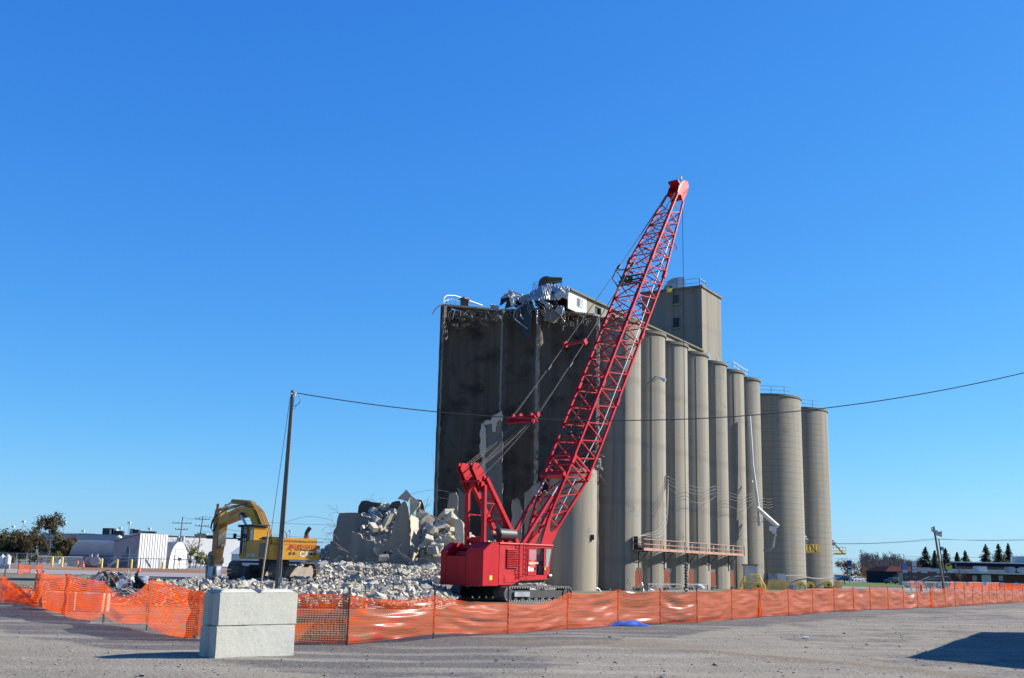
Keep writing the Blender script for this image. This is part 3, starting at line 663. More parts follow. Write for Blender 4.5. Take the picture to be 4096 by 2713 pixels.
for i in range(1, 8):
    c = axis(i)
    if proto is None:
        t = thing('grain_silo', ORD[i], 'silo', c, group='concrete silos of the near row')
        silo_body(RS, HS, .12).build('wall', M['silo'], t, smooth=True)
        rm = MB(); rm.lathe([(RS+.01, HS-.34), (RS+.14, HS-.26), (RS+.14, HS), (RS-.2, HS+.001)], 64); rm.build('rim', M['rim'], t, smooth=True)
        proto = t
    else:
        t = dup(proto); t.location = c; t['label'] = ORD[i]
    silos[i] = t
# hidden second row, kept so that the block is whole seen from the side
for k in range(1, 6):
    t = dup(proto); t.location = Vector((-3.3, 94.2, 0))+RD*STEP*k; t['label'] = 'concrete silo of the rear row, hidden behind the broken front silos'; t['group'] = 'concrete silos of the rear row'
for i in range(1, 8):
    c = axis(i); t = silos[i]
    if i <= 5:
        fd = Vector((.42, -.91, 0)); sd_ = Vector((.91, .42, 0)); dc = c+RN*(RS-.25)-RN*.0
        o_ = Vector((0, 0, CH)); ry = W(doorpx[i], 2315, 1)-o_; tt = ((dc-o_).dot(RD))/ry.dot(RD) if False else None
        p = None
        for k in range(400):   # walk in front of the wall until the column matches
            q_ = c+fd*(RS*.55)+sd_*(-1.5+4.5*k/400)
            if p is None or abs(proj(q_+Vector((0, 0, 1)))[0]-doorpx[i]) < abs(proj(p+Vector((0, 0, 1)))[0]-doorpx[i]): p = q_
        lp_ = p-c; yaw_d = math.atan2(sd_.y, sd_.x); dep = math.sqrt(max(.05, RS*RS-(lp_.dot(sd_))**2)) if abs(lp_.dot(sd_)) < RS else .4
        lp_ = sd_*lp_.dot(sd_)+fd*max(dep, .9)
        sb0 = MB(); sb0.box(lp_+Vector((0, 0, 1.0))-fd*.12, (1.06, .40, 2.0), yaw_d); sb0.build('door_surround', M['silo'], t, bevel=.03)
        dd = MB(); dd.box(lp_+Vector((0, 0, 1.07))+fd*.10, (.84, .05, 1.30), yaw_d); dd.build('door', M['rustdoor'], t)
        sl_ = MB(); sl_.box(lp_+Vector((0, 0, .33))+fd*.18, (.98, .2, .13), yaw_d); sl_.build('door_sill', M['wallc'], t)
    if i in (1, 2, 3, 4, 5, 6):   # thin vertical ribs and downpipes of the forms
        vb = MB()
        for da in ((-.02, .03) if i % 2 else (.05,)):
            a = math.atan2(-.92, .36)+da; vb.bar((RS*math.cos(a)*1.004, RS*math.sin(a)*1.004, .1), (RS*math.cos(a)*1.004, RS*math.sin(a)*1.004, HS-.6), .035, .035)
        vb.build('form_seam', M['wallc'], t)
# far stave silos
for nm, cx, cy, r, h, lab in (('A', 31.85, 138.3, 5.0, 23.4, 'wide banded concrete silo, left one of the far pair'), ('B', 38.4, 149.4, 5.0, 23.5, 'wide banded concrete silo at the far right end of the elevator')):
    t = thing('stave_silo', lab, 'silo', (cx, cy, 0), group='wide banded silos')
    MB().lathe([(r, 0), (r, h-.3)], 72).build('wall', M['stave'], t, smooth=True)
    MB().lathe([(r+.01, h-.3), (r+.12, h-.24), (r+.12, h), (0, h+.02)], 72).build('rim', M['rim'], t, smooth=True)
    rl = MB(); a0 = -2.6
    for zz in (.45, .95): rl.tube([Vector(((r-.1)*math.cos(a0+i*.12), (r-.1)*math.sin(a0+i*.12), h+zz)) for i in range(15)], .03, 5)
    for i in range(0, 15, 3): rl.bar(((r-.1)*math.cos(a0+i*.12), (r-.1)*math.sin(a0+i*.12), h), ((r-.1)*math.cos(a0+i*.12), (r-.1)*math.sin(a0+i*.12), h+.97), .05)
    rl.build('railing', M['steel'], t)

# broken silos: curved inner walls left standing, jagged rims
def arcpts(p, q, bulge, n):
    p = Vector(p); q = Vector(q); d = q-p; L_ = d.length; nrm = Vector((-d.y, d.x, 0)).normalized()
    return [p+d*(i/n)+nrm*bulge*4*(i/n)*(1-i/n) for i in range(n+1)]
def shell(pts, topf, botf, th, nzz=20, seed=0, jag=0.0):
    """upright wall following pts, thickness th away from the camera"""
    m_ = MB(); n = len(pts)-1; rows = []
    dirs = []
    for i in range(n+1):
        d = (pts[min(i+1, n)]-pts[max(i-1, 0)]).normalized(); dirs.append(Vector((-d.y, d.x, 0)))
    def P(i, k, back):
        u = i/n; zt = topf(u)+jag*(noise.noise((u*9+seed, 3.3, seed))+.6*noise.noise((u*27, seed, 1))); zb = botf(u); z = zb+(zt-zb)*k/nzz
        e = jag*.35*noise.noise((z*1.3, seed*3.1+back, 7)) if i in (0, n) else 0
        return pts[i]+dirs[i]*(th*back)+(pts[min(i+1, n)]-pts[max(i-1, 0)]).normalized()*e+Vector((0, 0, z))
    idx = {}
    for back in (0, 1):
        for k in range(nzz+1):
            for i in range(n+1): idx[(back, k, i)] = len(m_.v); m_.v.append(tuple(P(i, k, back)))
    for k in range(nzz):
        for i in range(n):
            m_.f.append((idx[0, k, i], idx[0, k, i+1], idx[0, k+1, i+1], idx[0, k+1, i])); m_.f.append((idx[1, k, i+1], idx[1, k, i], idx[1, k+1, i], idx[1, k+1, i+1]))
        for i in (0, n): m_.f.append((idx[0, k, i], idx[1, k, i], idx[1, k+1, i], idx[0, k+1, i]))
    for i in range(n):
        for k in (0, nzz): m_.f.append((idx[0, k, i], idx[0, k, i+1], idx[1, k, i+1], idx[1, k, i]))
    return m_
pL = Vector((-6.0, 92.6, 0)); pA = Vector((-.9, 94.1, 0)); pB = Vector((2.2, 93.3, 0)); pR = Vector((7.62, 94.9, 0))
t = thing('broken_silo', 'torn open concrete silos with dark stained inner walls, behind the red crane', 'ruined silo', (1, 94, 0))
nz1 = lambda s, a=.25: (lambda u: 24.0+a*noise.noise((u*7, s, 2))-.15)
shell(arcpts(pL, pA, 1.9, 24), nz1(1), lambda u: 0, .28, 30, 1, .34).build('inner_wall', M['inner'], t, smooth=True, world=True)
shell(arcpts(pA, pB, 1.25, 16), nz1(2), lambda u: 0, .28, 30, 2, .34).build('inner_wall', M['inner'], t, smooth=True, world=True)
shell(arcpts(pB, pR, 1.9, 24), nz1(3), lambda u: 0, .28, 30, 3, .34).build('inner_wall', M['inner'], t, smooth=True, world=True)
# ragged fracture faces standing proud along the seams
def fin(p, z0, z1, w, out, seed, mat='break', wtop=None):
    m_ = MB(); n = int((z1-z0)/.28); vs = []; rg_ = random.Random(seed)
    for k in range(n+1):
        z = z0+(z1-z0)*k/n; ww = w*(.55+.9*abs(noise.noise((z*1.7, seed, 0)))+.25*rg_.random()); oo = out*(.5+1.0*abs(noise.noise((z*1.1, seed, 5)))); dx = .10*noise.noise((z*2.1, seed, 9))
        vs += [p+Vector((-ww/2+dx, .25, z)), p+Vector((-ww/2+dx, -oo, z)), p+Vector((ww/2+dx, -oo*.8, z)), p+Vector((ww/2+dx, .25, z))]
    fs = [(0, 1, 2, 3), (4*n+3, 4*n+2, 4*n+1, 4*n)]
    for k in range(n):
        for j in range(4): a = 4*k+j; b_ = 4*k+(j+1) % 4; fs.append((a, b_, b_+4, a+4))
    m_.add(vs, fs); return m_.build('fracture_face', M[mat], t, world=True)
M['seam'] = concrete('seam_fracture', (.21, .20, .185), (.12, .115, .105), streaks=False, stain=(.08, .075, .07), stainlo=.5)
fin(pA, 9.5, 23.8, .22, .16, 1, 'seam'); fin(pB, 0, 24.0, .24, .20, 2, 'seam'); fin(pL, 3, 24.0, .16, .10, 3, 'seam')
fin(pR+Vector((-.05, -.05, 0)), 8.0, 23.6, .26, .22, 4); 
# left outer wall of the broken block (seen edge-on)
shell([pL+Vector((0, .3, 0)), pL+Vector((.2, 1.6, 0)), pL+Vector((1.2, 3.4, 0))], lambda u: 24.0, lambda u: 0, .25, 8, 5, 0).build('outer_wall', M['wallc'], t, world=True)
# stub of the near silo: full round wall at the bottom, jagged above
c0 = Vector((4.75, 94.3, 0)); na = 44; pts = []
for i in range(na+1):
    a = math.pi*1.08+math.pi*.98*i/na; pts.append(c0+Vector((RS*math.cos(a), RS*math.sin(a), 0)))
def stubtop(u):
    px = proj(pts[int(u*na)]+Vector((0, 0, 8)))[0]
    if px < 2110: return 4.6+.02*(px-2060)
    if px < 2150: return 6.6
    if px < 2200: return 8.0
    if px < 2280: return 9.6
    return 10.0
sb_ = MB(); st_o = shell([p+(c0-p).normalized()*.26 for p in pts][::1], stubtop, lambda u: 0, -.26, 18, 8, .35)
st_o.build('stub_wall', M['wallc'], t, smooth=True, world=True)
# dark crack and broken pocket on the stub
ck = MB(); rc = random.Random(5); P_ = []
Yk = 91.6
for (x, y) in ((2300, 1985), (2292, 2030), (2284, 2080), (2276, 2120), (2270, 2165), (2262, 2200), (2256, 2245)): P_.append(W(x, y, Yk))
# hanging rubble on the right cut edge
hb = MB()
for k in range(46):
    z = rc.uniform(8.6, 23.4); s = rc.uniform(.10, .26) if z > 11 else rc.uniform(.15, .5); p = pR+Vector((rc.uniform(-.18, .12), rc.uniform(-.45, -.1), z))
    vs, fs = rc.choice(shapes); hb.add([(p.x+v.x*s*.8, p.y+v.y*s*.7, p.z+v.z*s*1.3) for v in vs], fs)
for k in range(9):
    p = W(rc.uniform(2360, 2400), rc.uniform(1795, 1880), 94.2); s = rc.uniform(.2, .5); vs, fs = rc.choice(shapes); hb.add([(p.x+v.x*s, p.y+v.y*s*.7, p.z+v.z*s*.6) for v in vs], fs)
hb.build('hanging_rubble', M['seam'], t, world=True)['kind'] = 'stuff'
rb = MB()
def wisp(mb, p, L_, dirv, seed, r=.014, curl=1.0, n=9):
    q = Vector(p); pts_ = [q.copy()]; d = Vector(dirv).normalized()
    for k in range(n):
        d = (d+Vector(noise.noise_vector((seed*3.7, k*.5, seed)))*.55*curl+Vector((0, 0, -.05))).normalized(); q = q+d*(L_/n); pts_.append(q.copy())
    mb.tube(pts_, r, 4, caps=False)
for k in range(26):
    p = rc.choice((pR+Vector((.05, -.3, rc.uniform(8, 23))), W(rc.uniform(2350, 2410), rc.uniform(1820, 1900), 93.9))); wisp(rb, p, rc.uniform(.5, 1.4), (rc.uniform(-.5, 1), -.6, rc.uniform(-.8, .3)), k)
for k in range(60):
    u = rc.random(); p = pL.lerp(pR, u)+Vector((0, .2, 23.6)); wisp(rb, p, rc.uniform(.5, 1.7), (rc.uniform(-.5, .5), -.9, -.9), k+50, .012)
rb.build('rebar', M['rebar'], t, world=True)['kind'] = 'stuff'
# holes punched in the right panel
for (x, y, w, h) in ((2310, 1337, 9, 16), (2298, 1420, 12, 14), (2330, 1370, 12, 9), (2268, 1388, 10, 7), (2160, 1358, 6, 10), (1923, 1555, 6, 7), (2020, 1930, 12, 20), (2034, 1878, 6, 5), (1828, 1328, 6, 9)):
    pp = []
    for k in range(9):
        a = k/9*6.28; rr_ = .7+.5*rc.random(); q_ = W(x+w*math.cos(a)*rr_, y+h*math.sin(a)*rr_, 93.6); pp.append(q_)
    dd = W(x, y, 1)-Vector((0, 0, CH)); k_ = {True: 94.9, False: 94.6}[x > 2150]
    sc_ = k_/93.6; pp = [Vector((0, 0, CH))+(q_-Vector((0, 0, CH)))*sc_ for q_ in pp]; hl = MB(); hl.ext(pp, (0, .9, 0)); hl.build('punched_hole', M['black'], t, world=True)
# concrete debris and slab stubs still clinging under the deck on the left panel
dbm = MB()
for k in range(70):
    x = rc.uniform(1785, 2005); y = rc.uniform(1245, 1320-(x-1790)*.1); p = W(x, y, 93.4+rc.uniform(-.2, .4)); s = rc.uniform(.1, .34); vs, fs = rc.choice(shapes)
    dbm.add([(p.x+v.x*s*1.1, p.y+v.y*s*.6, p.z+v.z*s*.8) for v in vs], fs)
for k in range(44):
    x = rc.uniform(2150, 2392); y = rc.uniform(1250, 1320); p = W(x, y, 94.3+rc.uniform(-.2, .5)); s = rc.uniform(.08, .26); vs, fs = rc.choice(shapes)
    dbm.add([(p.x+v.x*s*.7, p.y+v.y*s*.6, p.z+v.z*s*1.4) for v in vs], fs)
dbm.build('clinging_debris', M['wallshade'], t, world=True)['kind'] = 'stuff'
# deck slab over the block
dk_ = MB(); pf = lambda k: axis(k)
dk_.ext([pL+Vector((0, .5, 24.02)), pA+Vector((0, .5, 24.02)), pB+Vector((0, .5, 24.02)), pR+Vector((-.3, .6, 24.02)), axis(1)+RN*1.2+Vector((0, 0, 24.02)), axis(7)+RD*2+RN*.5+Vector((0, 0, 24.02)), axis(7)+RD*2-RN*8.5+Vector((0, 0, 24.02))], (0, 0, .16))
dk_.build('roof_deck', M['wallc'], t, world=True)
# left roof: railing, chimney box, dangling strip
rl = MB(); a, b_, c_, d_ = W(1776, 1208, 93.2), W(1785, 1182, 93.2), W(1820, 1184, 95), W(1925, 1224, 96.5)
top = [W(1774, 1216, 93.2), W(1775, 1194, 93.2), W(1787, 1182, 93.6), W(1822, 1183, 94.6), W(1930, 1222, 97.5)]; rl.tube(top, .04, 5)
rl.tube([W(1776, 1205, 93.2), W(1806, 1196, 94.6), W(1928, 1223, 97.5)], .03, 5)
for x, y0, y1 in ((1787, 1182, 1216), (1803, 1183, 1216), (1821, 1183, 1216)): rl.bar(W(x, y0, 94.3), W(x, y1+4, 94.3), .05)
rl.build('railing', M['white'], t, world=True)
vt = MB(); p = W(1858, 1222, 94.6); vt.box((p.x, p.y, p.z+.2), (.72, .6, .62)); vt.build('roof_vent', M['bronze'], t, world=True)
vt = MB(); vt.lathe([(.58, 0), (.40, .16), (.38, .2)], 4, (p.x, p.y, p.z+.5)); vt.build('vent_cap', M['wallshade'], t, world=True)
ds = MB(); q_ = [W(1775, 1217, 92.5), W(1760, 1222, 92.3), W(1745, 1234, 92.1), W(1736, 1246, 92), W(1731, 1258, 92)]
for w_ in (-.02, .03): ds.tube([p_+Vector((0, w_*3, w_)) for p_ in q_], .05, 4)
ds.build('dangling_strip', M['wallshade'], t, world=True)
# standing wall remnants in front of the left panels
def slab(poly, Y, th, mat, parent=None, name='wall_fragment', seed=0, jag=.10, tilt=0, world=True, bulge=.0, sub=.28):
    """traced wall piece: pixel outline at depth Y (or per-point depth), jagged, with real thickness"""
    P = []; n = len(poly)
    P0 = [W(p[0], p[1], p[2] if len(p) > 2 else Y) for p in poly]
    for i in range(n):
        a, b2 = P0[i], P0[(i+1) % n]; k = max(1, int((b2-a).length/sub))
        for j in range(k):
            q2 = a.lerp(b2, j/k); ground = min(a.z, b2.z) < .3 and abs(a.z-b2.z) < .3
            if not ground: q2 = q2+Vector((jag*noise.noise((q2.x*2.3+seed, q2.z*2.3, seed)), 0, jag*noise.noise((q2.x*2.9, q2.z*2.1+seed, 4+seed))))
            P.append(q2)
    bm = bmesh.new(); vs_ = [bm.verts.new(p_) for p_ in P]; f_ = bm.faces.new(vs_)
    r_ = bmesh.ops.extrude_face_region(bm, geom=[f_]); ev = [g_ for g_ in r_['geom'] if isinstance(g_, bmesh.types.BMVert)]
    rg_ = random.Random(seed)
    for v_ in ev: v_.co += Vector((tilt+rg_.uniform(-.05, .05)*th, th*(1+.25*noise.noise(v_.co*1.7)), rg_.uniform(-.06, .06)))
    bmesh.ops.recalc_face_normals(bm, faces=bm.faces); bmesh.ops.triangulate(bm, faces=[f2 for f2 in bm.faces if len(f2.verts) > 4])
    if parent is not None:
        for v_ in bm.verts: v_.co -= parent.location
    me = bpy.data.meshes.new(name); bm.to_mesh(me); bm.free(); me.materials.append(M[mat]); me.materials.append(M['break'])
    o = bpy.data.objects.new(name, me); COL.objects.link(o)
    if parent is not None: o.parent = parent
    for f2 in me.polygons:
        if abs(f2.normal.y) < .75: f2.material_index = 1
    return o
slab([(1930, 2230), (1932, 1900), (1927, 1760), (1932, 1690), (1962, 1680), (1972, 1660), (2006, 1645), (2010, 1700), (2010, 2230)], 92.2, .35, 'wallshade', t, 'wall_fin', 11, .16)
slab([(1922, 1700), (1936, 1688), (1946, 1760), (1938, 1850), (1945, 1900), (1934, 2000), (1938, 2080), (1926, 2080), (1920, 1960), (1930, 1850), (1920, 1780)], 92.0, .18, 'break', t, 'fracture_face', 12, .16)
slab([(1935, 1686), (1962, 1680), (1975, 1662), (2006, 1643), (2008, 1672), (1988, 1686), (1980, 1730), (1970, 1728), (1968, 1694), (1938, 1700)], 92.0, .16, 'break', t, 'fracture_face', 13, .12)

# ------------------------------------------------------------------ gallery along the roof
gA = G(2272, 1153, 26.0); gN = G(2811, 1402, 26.0); gdir = (gN-gA); gdir.z = 0; gl = gdir.length; gdir.normalize(); gn = Vector((gdir.y, -gdir.x, 0))
t = thing('roof_gallery', 'long low gallery on the silo roof, its near end clad in white metal', 'gallery', (gA.x, gA.y, 24.2))
base = Vector((gA.x, gA.y, 0)); WG = 3.4; zt = 25.9
cut = (G(2358, 1185.5, 26.0)-gA).length
def seg(s0, s1, z0, z1, o0, o1): return [base+gdir*s0+gn*o0, base+gdir*s1+gn*o0, base+gdir*s1+gn*o1, base+gdir*s0+gn*o1]
wh = MB(); wh.ext([p+Vector((0, 0, 24.19)) for p in seg(.1, cut, 0, 0, -.12, 0)], (0, 0, 1.66)); wh.build('white_cladding', M['white'], t, world=True)
rb2 = MB()
for k in range(9):
    s_ = .35+k*.40
    if s_ < cut: rb2.bar(base+gdir*s_+gn*.012+Vector((0, 0, 24.2)), base+gdir*s_+gn*.012+Vector((0, 0, 25.84)), .03, .03)
rb2.build('cladding_rib', M['white'], t, world=True)
# bays of concrete wall with open windows between
gw = MB(); s_ = cut+.005; k = 0
while s_ < gl-.3:
    w_ = 1.7 if k % 2 == 0 else 1.25
    e_ = min(gl-.1, s_+w_)
    if k % 2 == 0: gw.ext([p+Vector((0, 0, 24.19)) for p in seg(s_, e_, 0, 0, -.2, -.02)], (0, 0, 1.66))
    else:
        gw.ext([p+Vector((0, 0, 24.19)) for p in seg(s_, e_, 0, 0, -.2, -.03)], (0, 0, .35)); gw.ext([p+Vector((0, 0, 25.5)) for p in seg(s_, e_, 0, 0, -.2, -.03)], (0, 0, .34))
    s_ = e_; k += 1
gw.ext([p+Vector((0, 0, 24.19)) for p in seg(1.2, gl, 0, 0, -WG, -WG+.2)], (0, 0, 1.66)); gw.build('wall', M['silo'], t, world=True)
s_ = cut+.005; k = 0
while s_ < gl-.3:
    w_ = 1.7 if k % 2 == 0 else 1.25; e_ = min(gl-.1, s_+w_)
    if k % 2 == 1:
        wm = MB(); wm.ext([p+Vector((0, 0, 24.54)) for p in seg(s_+.04, s_+(e_-s_)*.55, 0, 0, -.16, -.12)], (0, 0, .95)); wm.build('window', M['glass'], t, world=True)
    s_ = e_; k += 1
rf = MB(); rf.ext([p+Vector((0, 0, 25.86)) for p in seg(.2, gl-.05, 0, 0, -WG-.15, .22)], (0, 0, .16)); rf.build('roof', M['rim'], t, world=True)
wi = MB(); a_ = base+gdir*1.75+gn*.02+Vector((0, 0, 24.75)); wi.ext([a_, a_+gdir*.85, a_+gdir*.85+Vector((0, 0, .78)), a_+Vector((0, 0, .78))], gn*.03); wi.build('window', M['steel'], t, world=True)
wi = MB(); a_ = base+gdir*1.78+gn*.055+Vector((0, 0, 24.79)); wi.ext([a_, a_+gdir*.36, a_+gdir*.36+Vector((0, 0, .70)), a_+Vector((0, 0, .70))], gn*.012); wi.build('broken_pane', M['black'], t, world=True)

# crumpled end of the gallery hanging over the broken silos
t = thing('collapsed_roofing', 'crumpled silver roofing and torn cladding hanging off the broken silo top', 'wreckage', W(2130, 1215, 93))
def zpt(x, y): return (1850+x/4.736, 1100+y/4.736)
def crumple(q, Y, mat, seed, amp=.18, rib=0, nn=14, name='metal_sheet', depth=0, bow=0.0):
    P = [W(*zpt(a, b2), (Y[i] if isinstance(Y, (list, tuple)) else Y)) for i, (a, b2) in enumerate(q)]
    m_ = MB()
    def fn(u, v):
        p = P[0].lerp(P[1], u).lerp(P[3].lerp(P[2], u), v)
        o_ = amp*(noise.noise((u*2.7+seed, v*2.7, seed))+.5*noise.noise((u*6, v*6+seed, 2*seed)))
        if rib: o_ += .05*math.sin(u*rib*6.283)
        return p+Vector((.35*o_, -abs(o_)-bow*math.sin(math.pi*v)*math.sin(math.pi*u), .6*o_))
    m_.sheet(fn, nn if not rib else int(rib*5), nn); m_.build(name, M[mat], t, world=True, solid=.03)
crumple([(1400, 250), (1640, 160), (1760, 470), (1370, 480)], (94, 94.2, 93, 92.6), 'galv', 1, .12, 8, bow=.5)
crumple([(1240, 360), (1420, 240), (1500, 480), (1190, 490)], (94, 94, 92.6, 92.8), 'galv', 2, .12, 5, bow=.4)
crumple([(1600, 165), (2020, 240), (1980, 330), (1650, 480)], (94.5, 93.8, 93.2, 92.9), 'galv', 3, .15, 7, bow=.3)
crumple([(870, 285), (1130, 385), (1230, 540), (880, 460)], (94, 94, 93, 93), 'steel', 4, .2, 0)
crumple([(870, 275), (1120, 370), (1125, 395), (865, 310)], 93.4, 'alum', 5, .05, 0)
crumple([(730, 440), (880, 330), (900, 480), (700, 590)], 93.6, 'bluestrip', 6, .2)
crumple([(780, 380), (880, 325), (870, 420), (740, 450)], 93.2, 'galv', 26, .1)
crumple([(1120, 390), (1260, 360), (1230, 560), (1060, 520)], 93.2, 'steel', 7, .2)
crumple([(1740, 380), (1900, 260), (1970, 370), (1810, 490)], 92.6, 'alum', 8, .1, 4)
crumple([(1890, 250), (2030, 250), (1990, 480), (1900, 420)], 93.0, 'alum', 9, .1, 3)
crumple([(1450, 480), (1580, 500), (1720, 610), (1600, 640)], 92.6, 'steel', 10, .2)
crumple([(1800, 585), (1930, 590), (1890, 760), (1750, 690)], 92.5, 'galv', 11, .1, 3)
crumple([(525, 560), (700, 590), (650, 690), (530, 625)], 92.8, 'steel', 12, .1, 3)
crumple([(1170, 500), (1340, 510), (1265, 1205), (1130, 1190)], 93.1, 'bluestrip', 13, .10, 0, name='hanging_strip')
crumple([(1060, 600), (1180, 560), (1140, 880), (990, 1010)], 93.3, 'bluestrip', 14, .15, 0, name='hanging_strip')
crumple([(1350, 470), (1750, 520), (1900, 650), (1420, 640)], 93.8, 'black', 15, .3)
crumple([(840, 480), (1300, 470), (1380, 640), (800, 640)], 93.9, 'black', 16, .3)
crumple([(1680, 310), (1730, 300), (1800, 560), (1720, 500)], 93.2, 'bluestrip', 17, .1)
crumple([(880, 400), (930, 400), (1010, 520), (930, 640)], 92.7, 'alum', 18, .12)
hp = MB(); hp.tube([W(*zpt(*p), 92.4) for p in ((1115, 525), (1165, 508), (1150, 560), (1040, 620), (985, 690), (970, 790), (1010, 860), (1120, 940), (1230, 1022))], .045, 6); hp.build('bent_pipe', M['galv'], t, world=True)
hp = MB()
for k in range(22):
    x, y = rc.uniform(850, 1950), rc.uniform(480, 700); wisp(hp, W(*zpt(x, y), 92.7), rc.uniform(.5, 1.6), (rc.uniform(-1, 1), -.3, rc.uniform(-1.2, .3)), k+7, .02, 1.2)
hp.build('bent_rods', M['steel'], t, world=True)['kind'] = 'stuff'
ch = slab([(*zpt(1490, 650),), (*zpt(1740, 630),), (*zpt(1840, 800),), (*zpt(1740, 910),), (*zpt(1560, 850),)], 92.9, .3, 'wallshade', t, 'hanging_slab', 31, .2)

# roof elbow duct and box behind the wreck
t = thing('roof_duct', 'dark curved duct with an olive framed box on the left roof', 'duct', W(2180, 1200, 97))
el = MB(); c_ = W(2186, 1136, 97); pr = []
for k in range(13):
    a = math.pi*k/12; pr.append(c_+Vector((-.74*math.cos(a), 0, .74*math.sin(a))))
el.ext([c_+Vector((-.74, 0, -1.6))]+pr+[c_+Vector((.5, 0, -.05)), c_+Vector((.35, 0, -1.6))], (0, .9, 0)); el.build('elbow', M['bronze'], t, world=True)
bxm = MB(); q_ = [W(*zpt(*p), 96.6) for p in ((1630, 45), (1885, 55), (1885, 105), (1640, 145))]; bxm.ext(q_, (0, .8, 0)); bxm.build('box', mk('olive_panel', (.10, .095, .02), None, 2, .7), t, world=True)
fr2 = MB()
for i in range(4): fr2.bar(q_[i]+Vector((0, -.03, 0)), q_[(i+1) % 4]+Vector((0, -.03, 0)), .05)
fr2.build('box_frame', mk('olive_frame', (.22, .22, .06), None, 2, .6), t, world=True)
lg = MB()
for x in (1775, 1860, 1880): lg.bar(W(*zpt(x, 110), 97), W(*zpt(x, 260), 97), .04)
for (a, b2) in (((1330, 185), (1330, 330)), ((1370, 135), (1370, 250)), ((1330, 185), (1370, 135)), ((1330, 185), (1430, 185)), ((1370, 135), (1440, 135)), ((1335, 245), (1430, 245)), ((1420, 185), (1380, 290))): lg.bar(W(*zpt(*a), 96.8), W(*zpt(*b2), 96.8), .035)
lg.build('support_frame', M['steel'], t, world=True)

# ------------------------------------------------------------------ roof tower
M['darkpane'] = mk('dusty_dark_pane', (.012, .02, .03), (.02, .03, .042), 1, .5, spec=.2)
DT = 120.0; N_ = W(2806.5, 1149, DT); zT = N_.z; n0 = Vector((N_.x, N_.y, 0)); lft = -RN*7.35; rgt = RD*6.15
t = thing('roof_tower', 'square concrete tower with two dark windows rising above the silos', 'tower', n0)
tw = MB(); tw.ext([n0+Vector((0, 0, 20)), n0+rgt+Vector((0, 0, 20)), n0+rgt+lft+Vector((0, 0, 20)), n0+lft+Vector((0, 0, 20))], (0, 0, zT-20)); tw.build('wall', M['tower'], t, world=True)
cp = MB(); q = [n0+RN*.16-RD*.16, n0+rgt+RN*.16+RD*.16, n0+rgt+lft-RN*.16+RD*.16, n0+lft-RN*.16-RD*.16]; cp.ext([p+Vector((0, 0, zT+.003)) for p in q], (0, 0, .22)); cp.build('roof_slab', M['wallshade'], t, world=True)
def on_left(px, py):   # point on the shaded left face
    d = W(px, py, 1)-Vector((0, 0, CH)); k = ((n0-Vector((0, 0, CH))).dot(RD))/d.dot(RD); return Vector((0, 0, CH))+d*k
def on_right(px, py):
    d = W(px, py, 1)-Vector((0, 0, CH)); k = ((n0-Vector((0, 0, CH))).dot(RN))/d.dot(RN); return Vector((0, 0, CH))+d*k
z6 = lambda x, y: (2500+x/3.484, 1050+y/3.484)
for (x0, y0, x1, y1, mt) in ((662, 455, 758, 576, 'black'), (667, 775, 767, 905, 'darkpane')):
    a = on_left(*z6(x0, y0)); b2 = on_left(*z6(x1, y1)); c2 = on_left(*z6(x1, y0+ (b2.x*0)))
    zz0, zz1 = b2.z, a.z; L_ = (b2-a).xy.length; dv = -(-RN); a2 = Vector((a.x, a.y, 0)); P = [a2+Vector((0, 0, zz0)), a2+RN*L_+Vector((0, 0, zz0)), a2+RN*L_+Vector((0, 0, zz1)), a2+Vector((0, 0, zz1))]
    wm = MB(); wm.ext([p-RD*.04 for p in P], RD*.03); w_ = wm.build('window', M[mt], t, world=True)
    fm = MB()
    for i in range(4): fm.bar(P[i]-RD*.05, P[(i+1) % 4]-RD*.05, .09, .09)
    fm.build('window_frame', M['tower'], t, world=True)
    sm = MB(); sm.bar(P[0]-RN*.15-RD*.12-Vector((0, 0, .1)), P[1]+RN*.15-RD*.12-Vector((0, 0, .1)), .2, .1); sm.build('window_sill', M['wallc'], t, world=True)
for (x0, y0, x1, y1) in ((1140, 1252, 1188, 1290), (1280, 1335, 1325, 1392)):
    a = on_right(*z6(x0, y0)); b2 = on_right(*z6(x1, y1)); h_ = .9; P = [Vector((a.x, a.y, a.z-h_)), Vector((b2.x, b2.y, a.z-h_)), Vector((b2.x, b2.y, a.z)), Vector((a.x, a.y, a.z))]
    wm = MB(); wm.ext([p+RN*.01 for p in P], RN*.03); wm.build('window', M['cabglass'], t, world=True)
rl = MB(); cs = [n0-RD*.0+RN*-.3+lft*.72, n0-RN*.35+RD*.3, n0-RN*.35+RD*2.2]
for i in range(2):
    a, b2 = cs[i], cs[i+1]
    for zz in (.55, 1.05): rl.bar(a+Vector((0, 0, zT+zz+.1)), b2+Vector((0, 0, zT+zz+.1)), .05)
    for k in range(4): rl.bar(a.lerp(b2, k/3)+Vector((0, 0, zT)), a.lerp(b2, k/3)+Vector((0, 0, zT+1.17)), .05)
rl.build('railing', M['galv'], t, world=True)
ro = MB(); p = on_left(*z6(250, 470)); ro.bar(p+Vector((.1, .2, 0)), p+Vector((.1, .2, .85)), .05); ro.tube([p+Vector((.0, .2, 1.05)), p+Vector((-.04, .2, .8)), p+Vector((.1, .2, .7)), p+Vector((.24, .2, .8)), p+Vector((.22, .2, 1.05))], .03, 5)
ro.build('vane', M['steel'], t, world=True)
br = MB(); p = on_left(*z6(240, 575)); br.box((p.x-.2, p.y, p.z), (.7, .25, .2)); br.build('bracket', M['black'], t, world=True)
t = thing('elbow_duct', 'shiny silver elbow duct standing on the tower roof beside a yellow hoist', 'duct', n0+lft*.55+Vector((0, 0, zT+.22)))
el = MB(); c_ = W(*z6(735, 400), DT+2.6); Rq = 1.62; pr = []
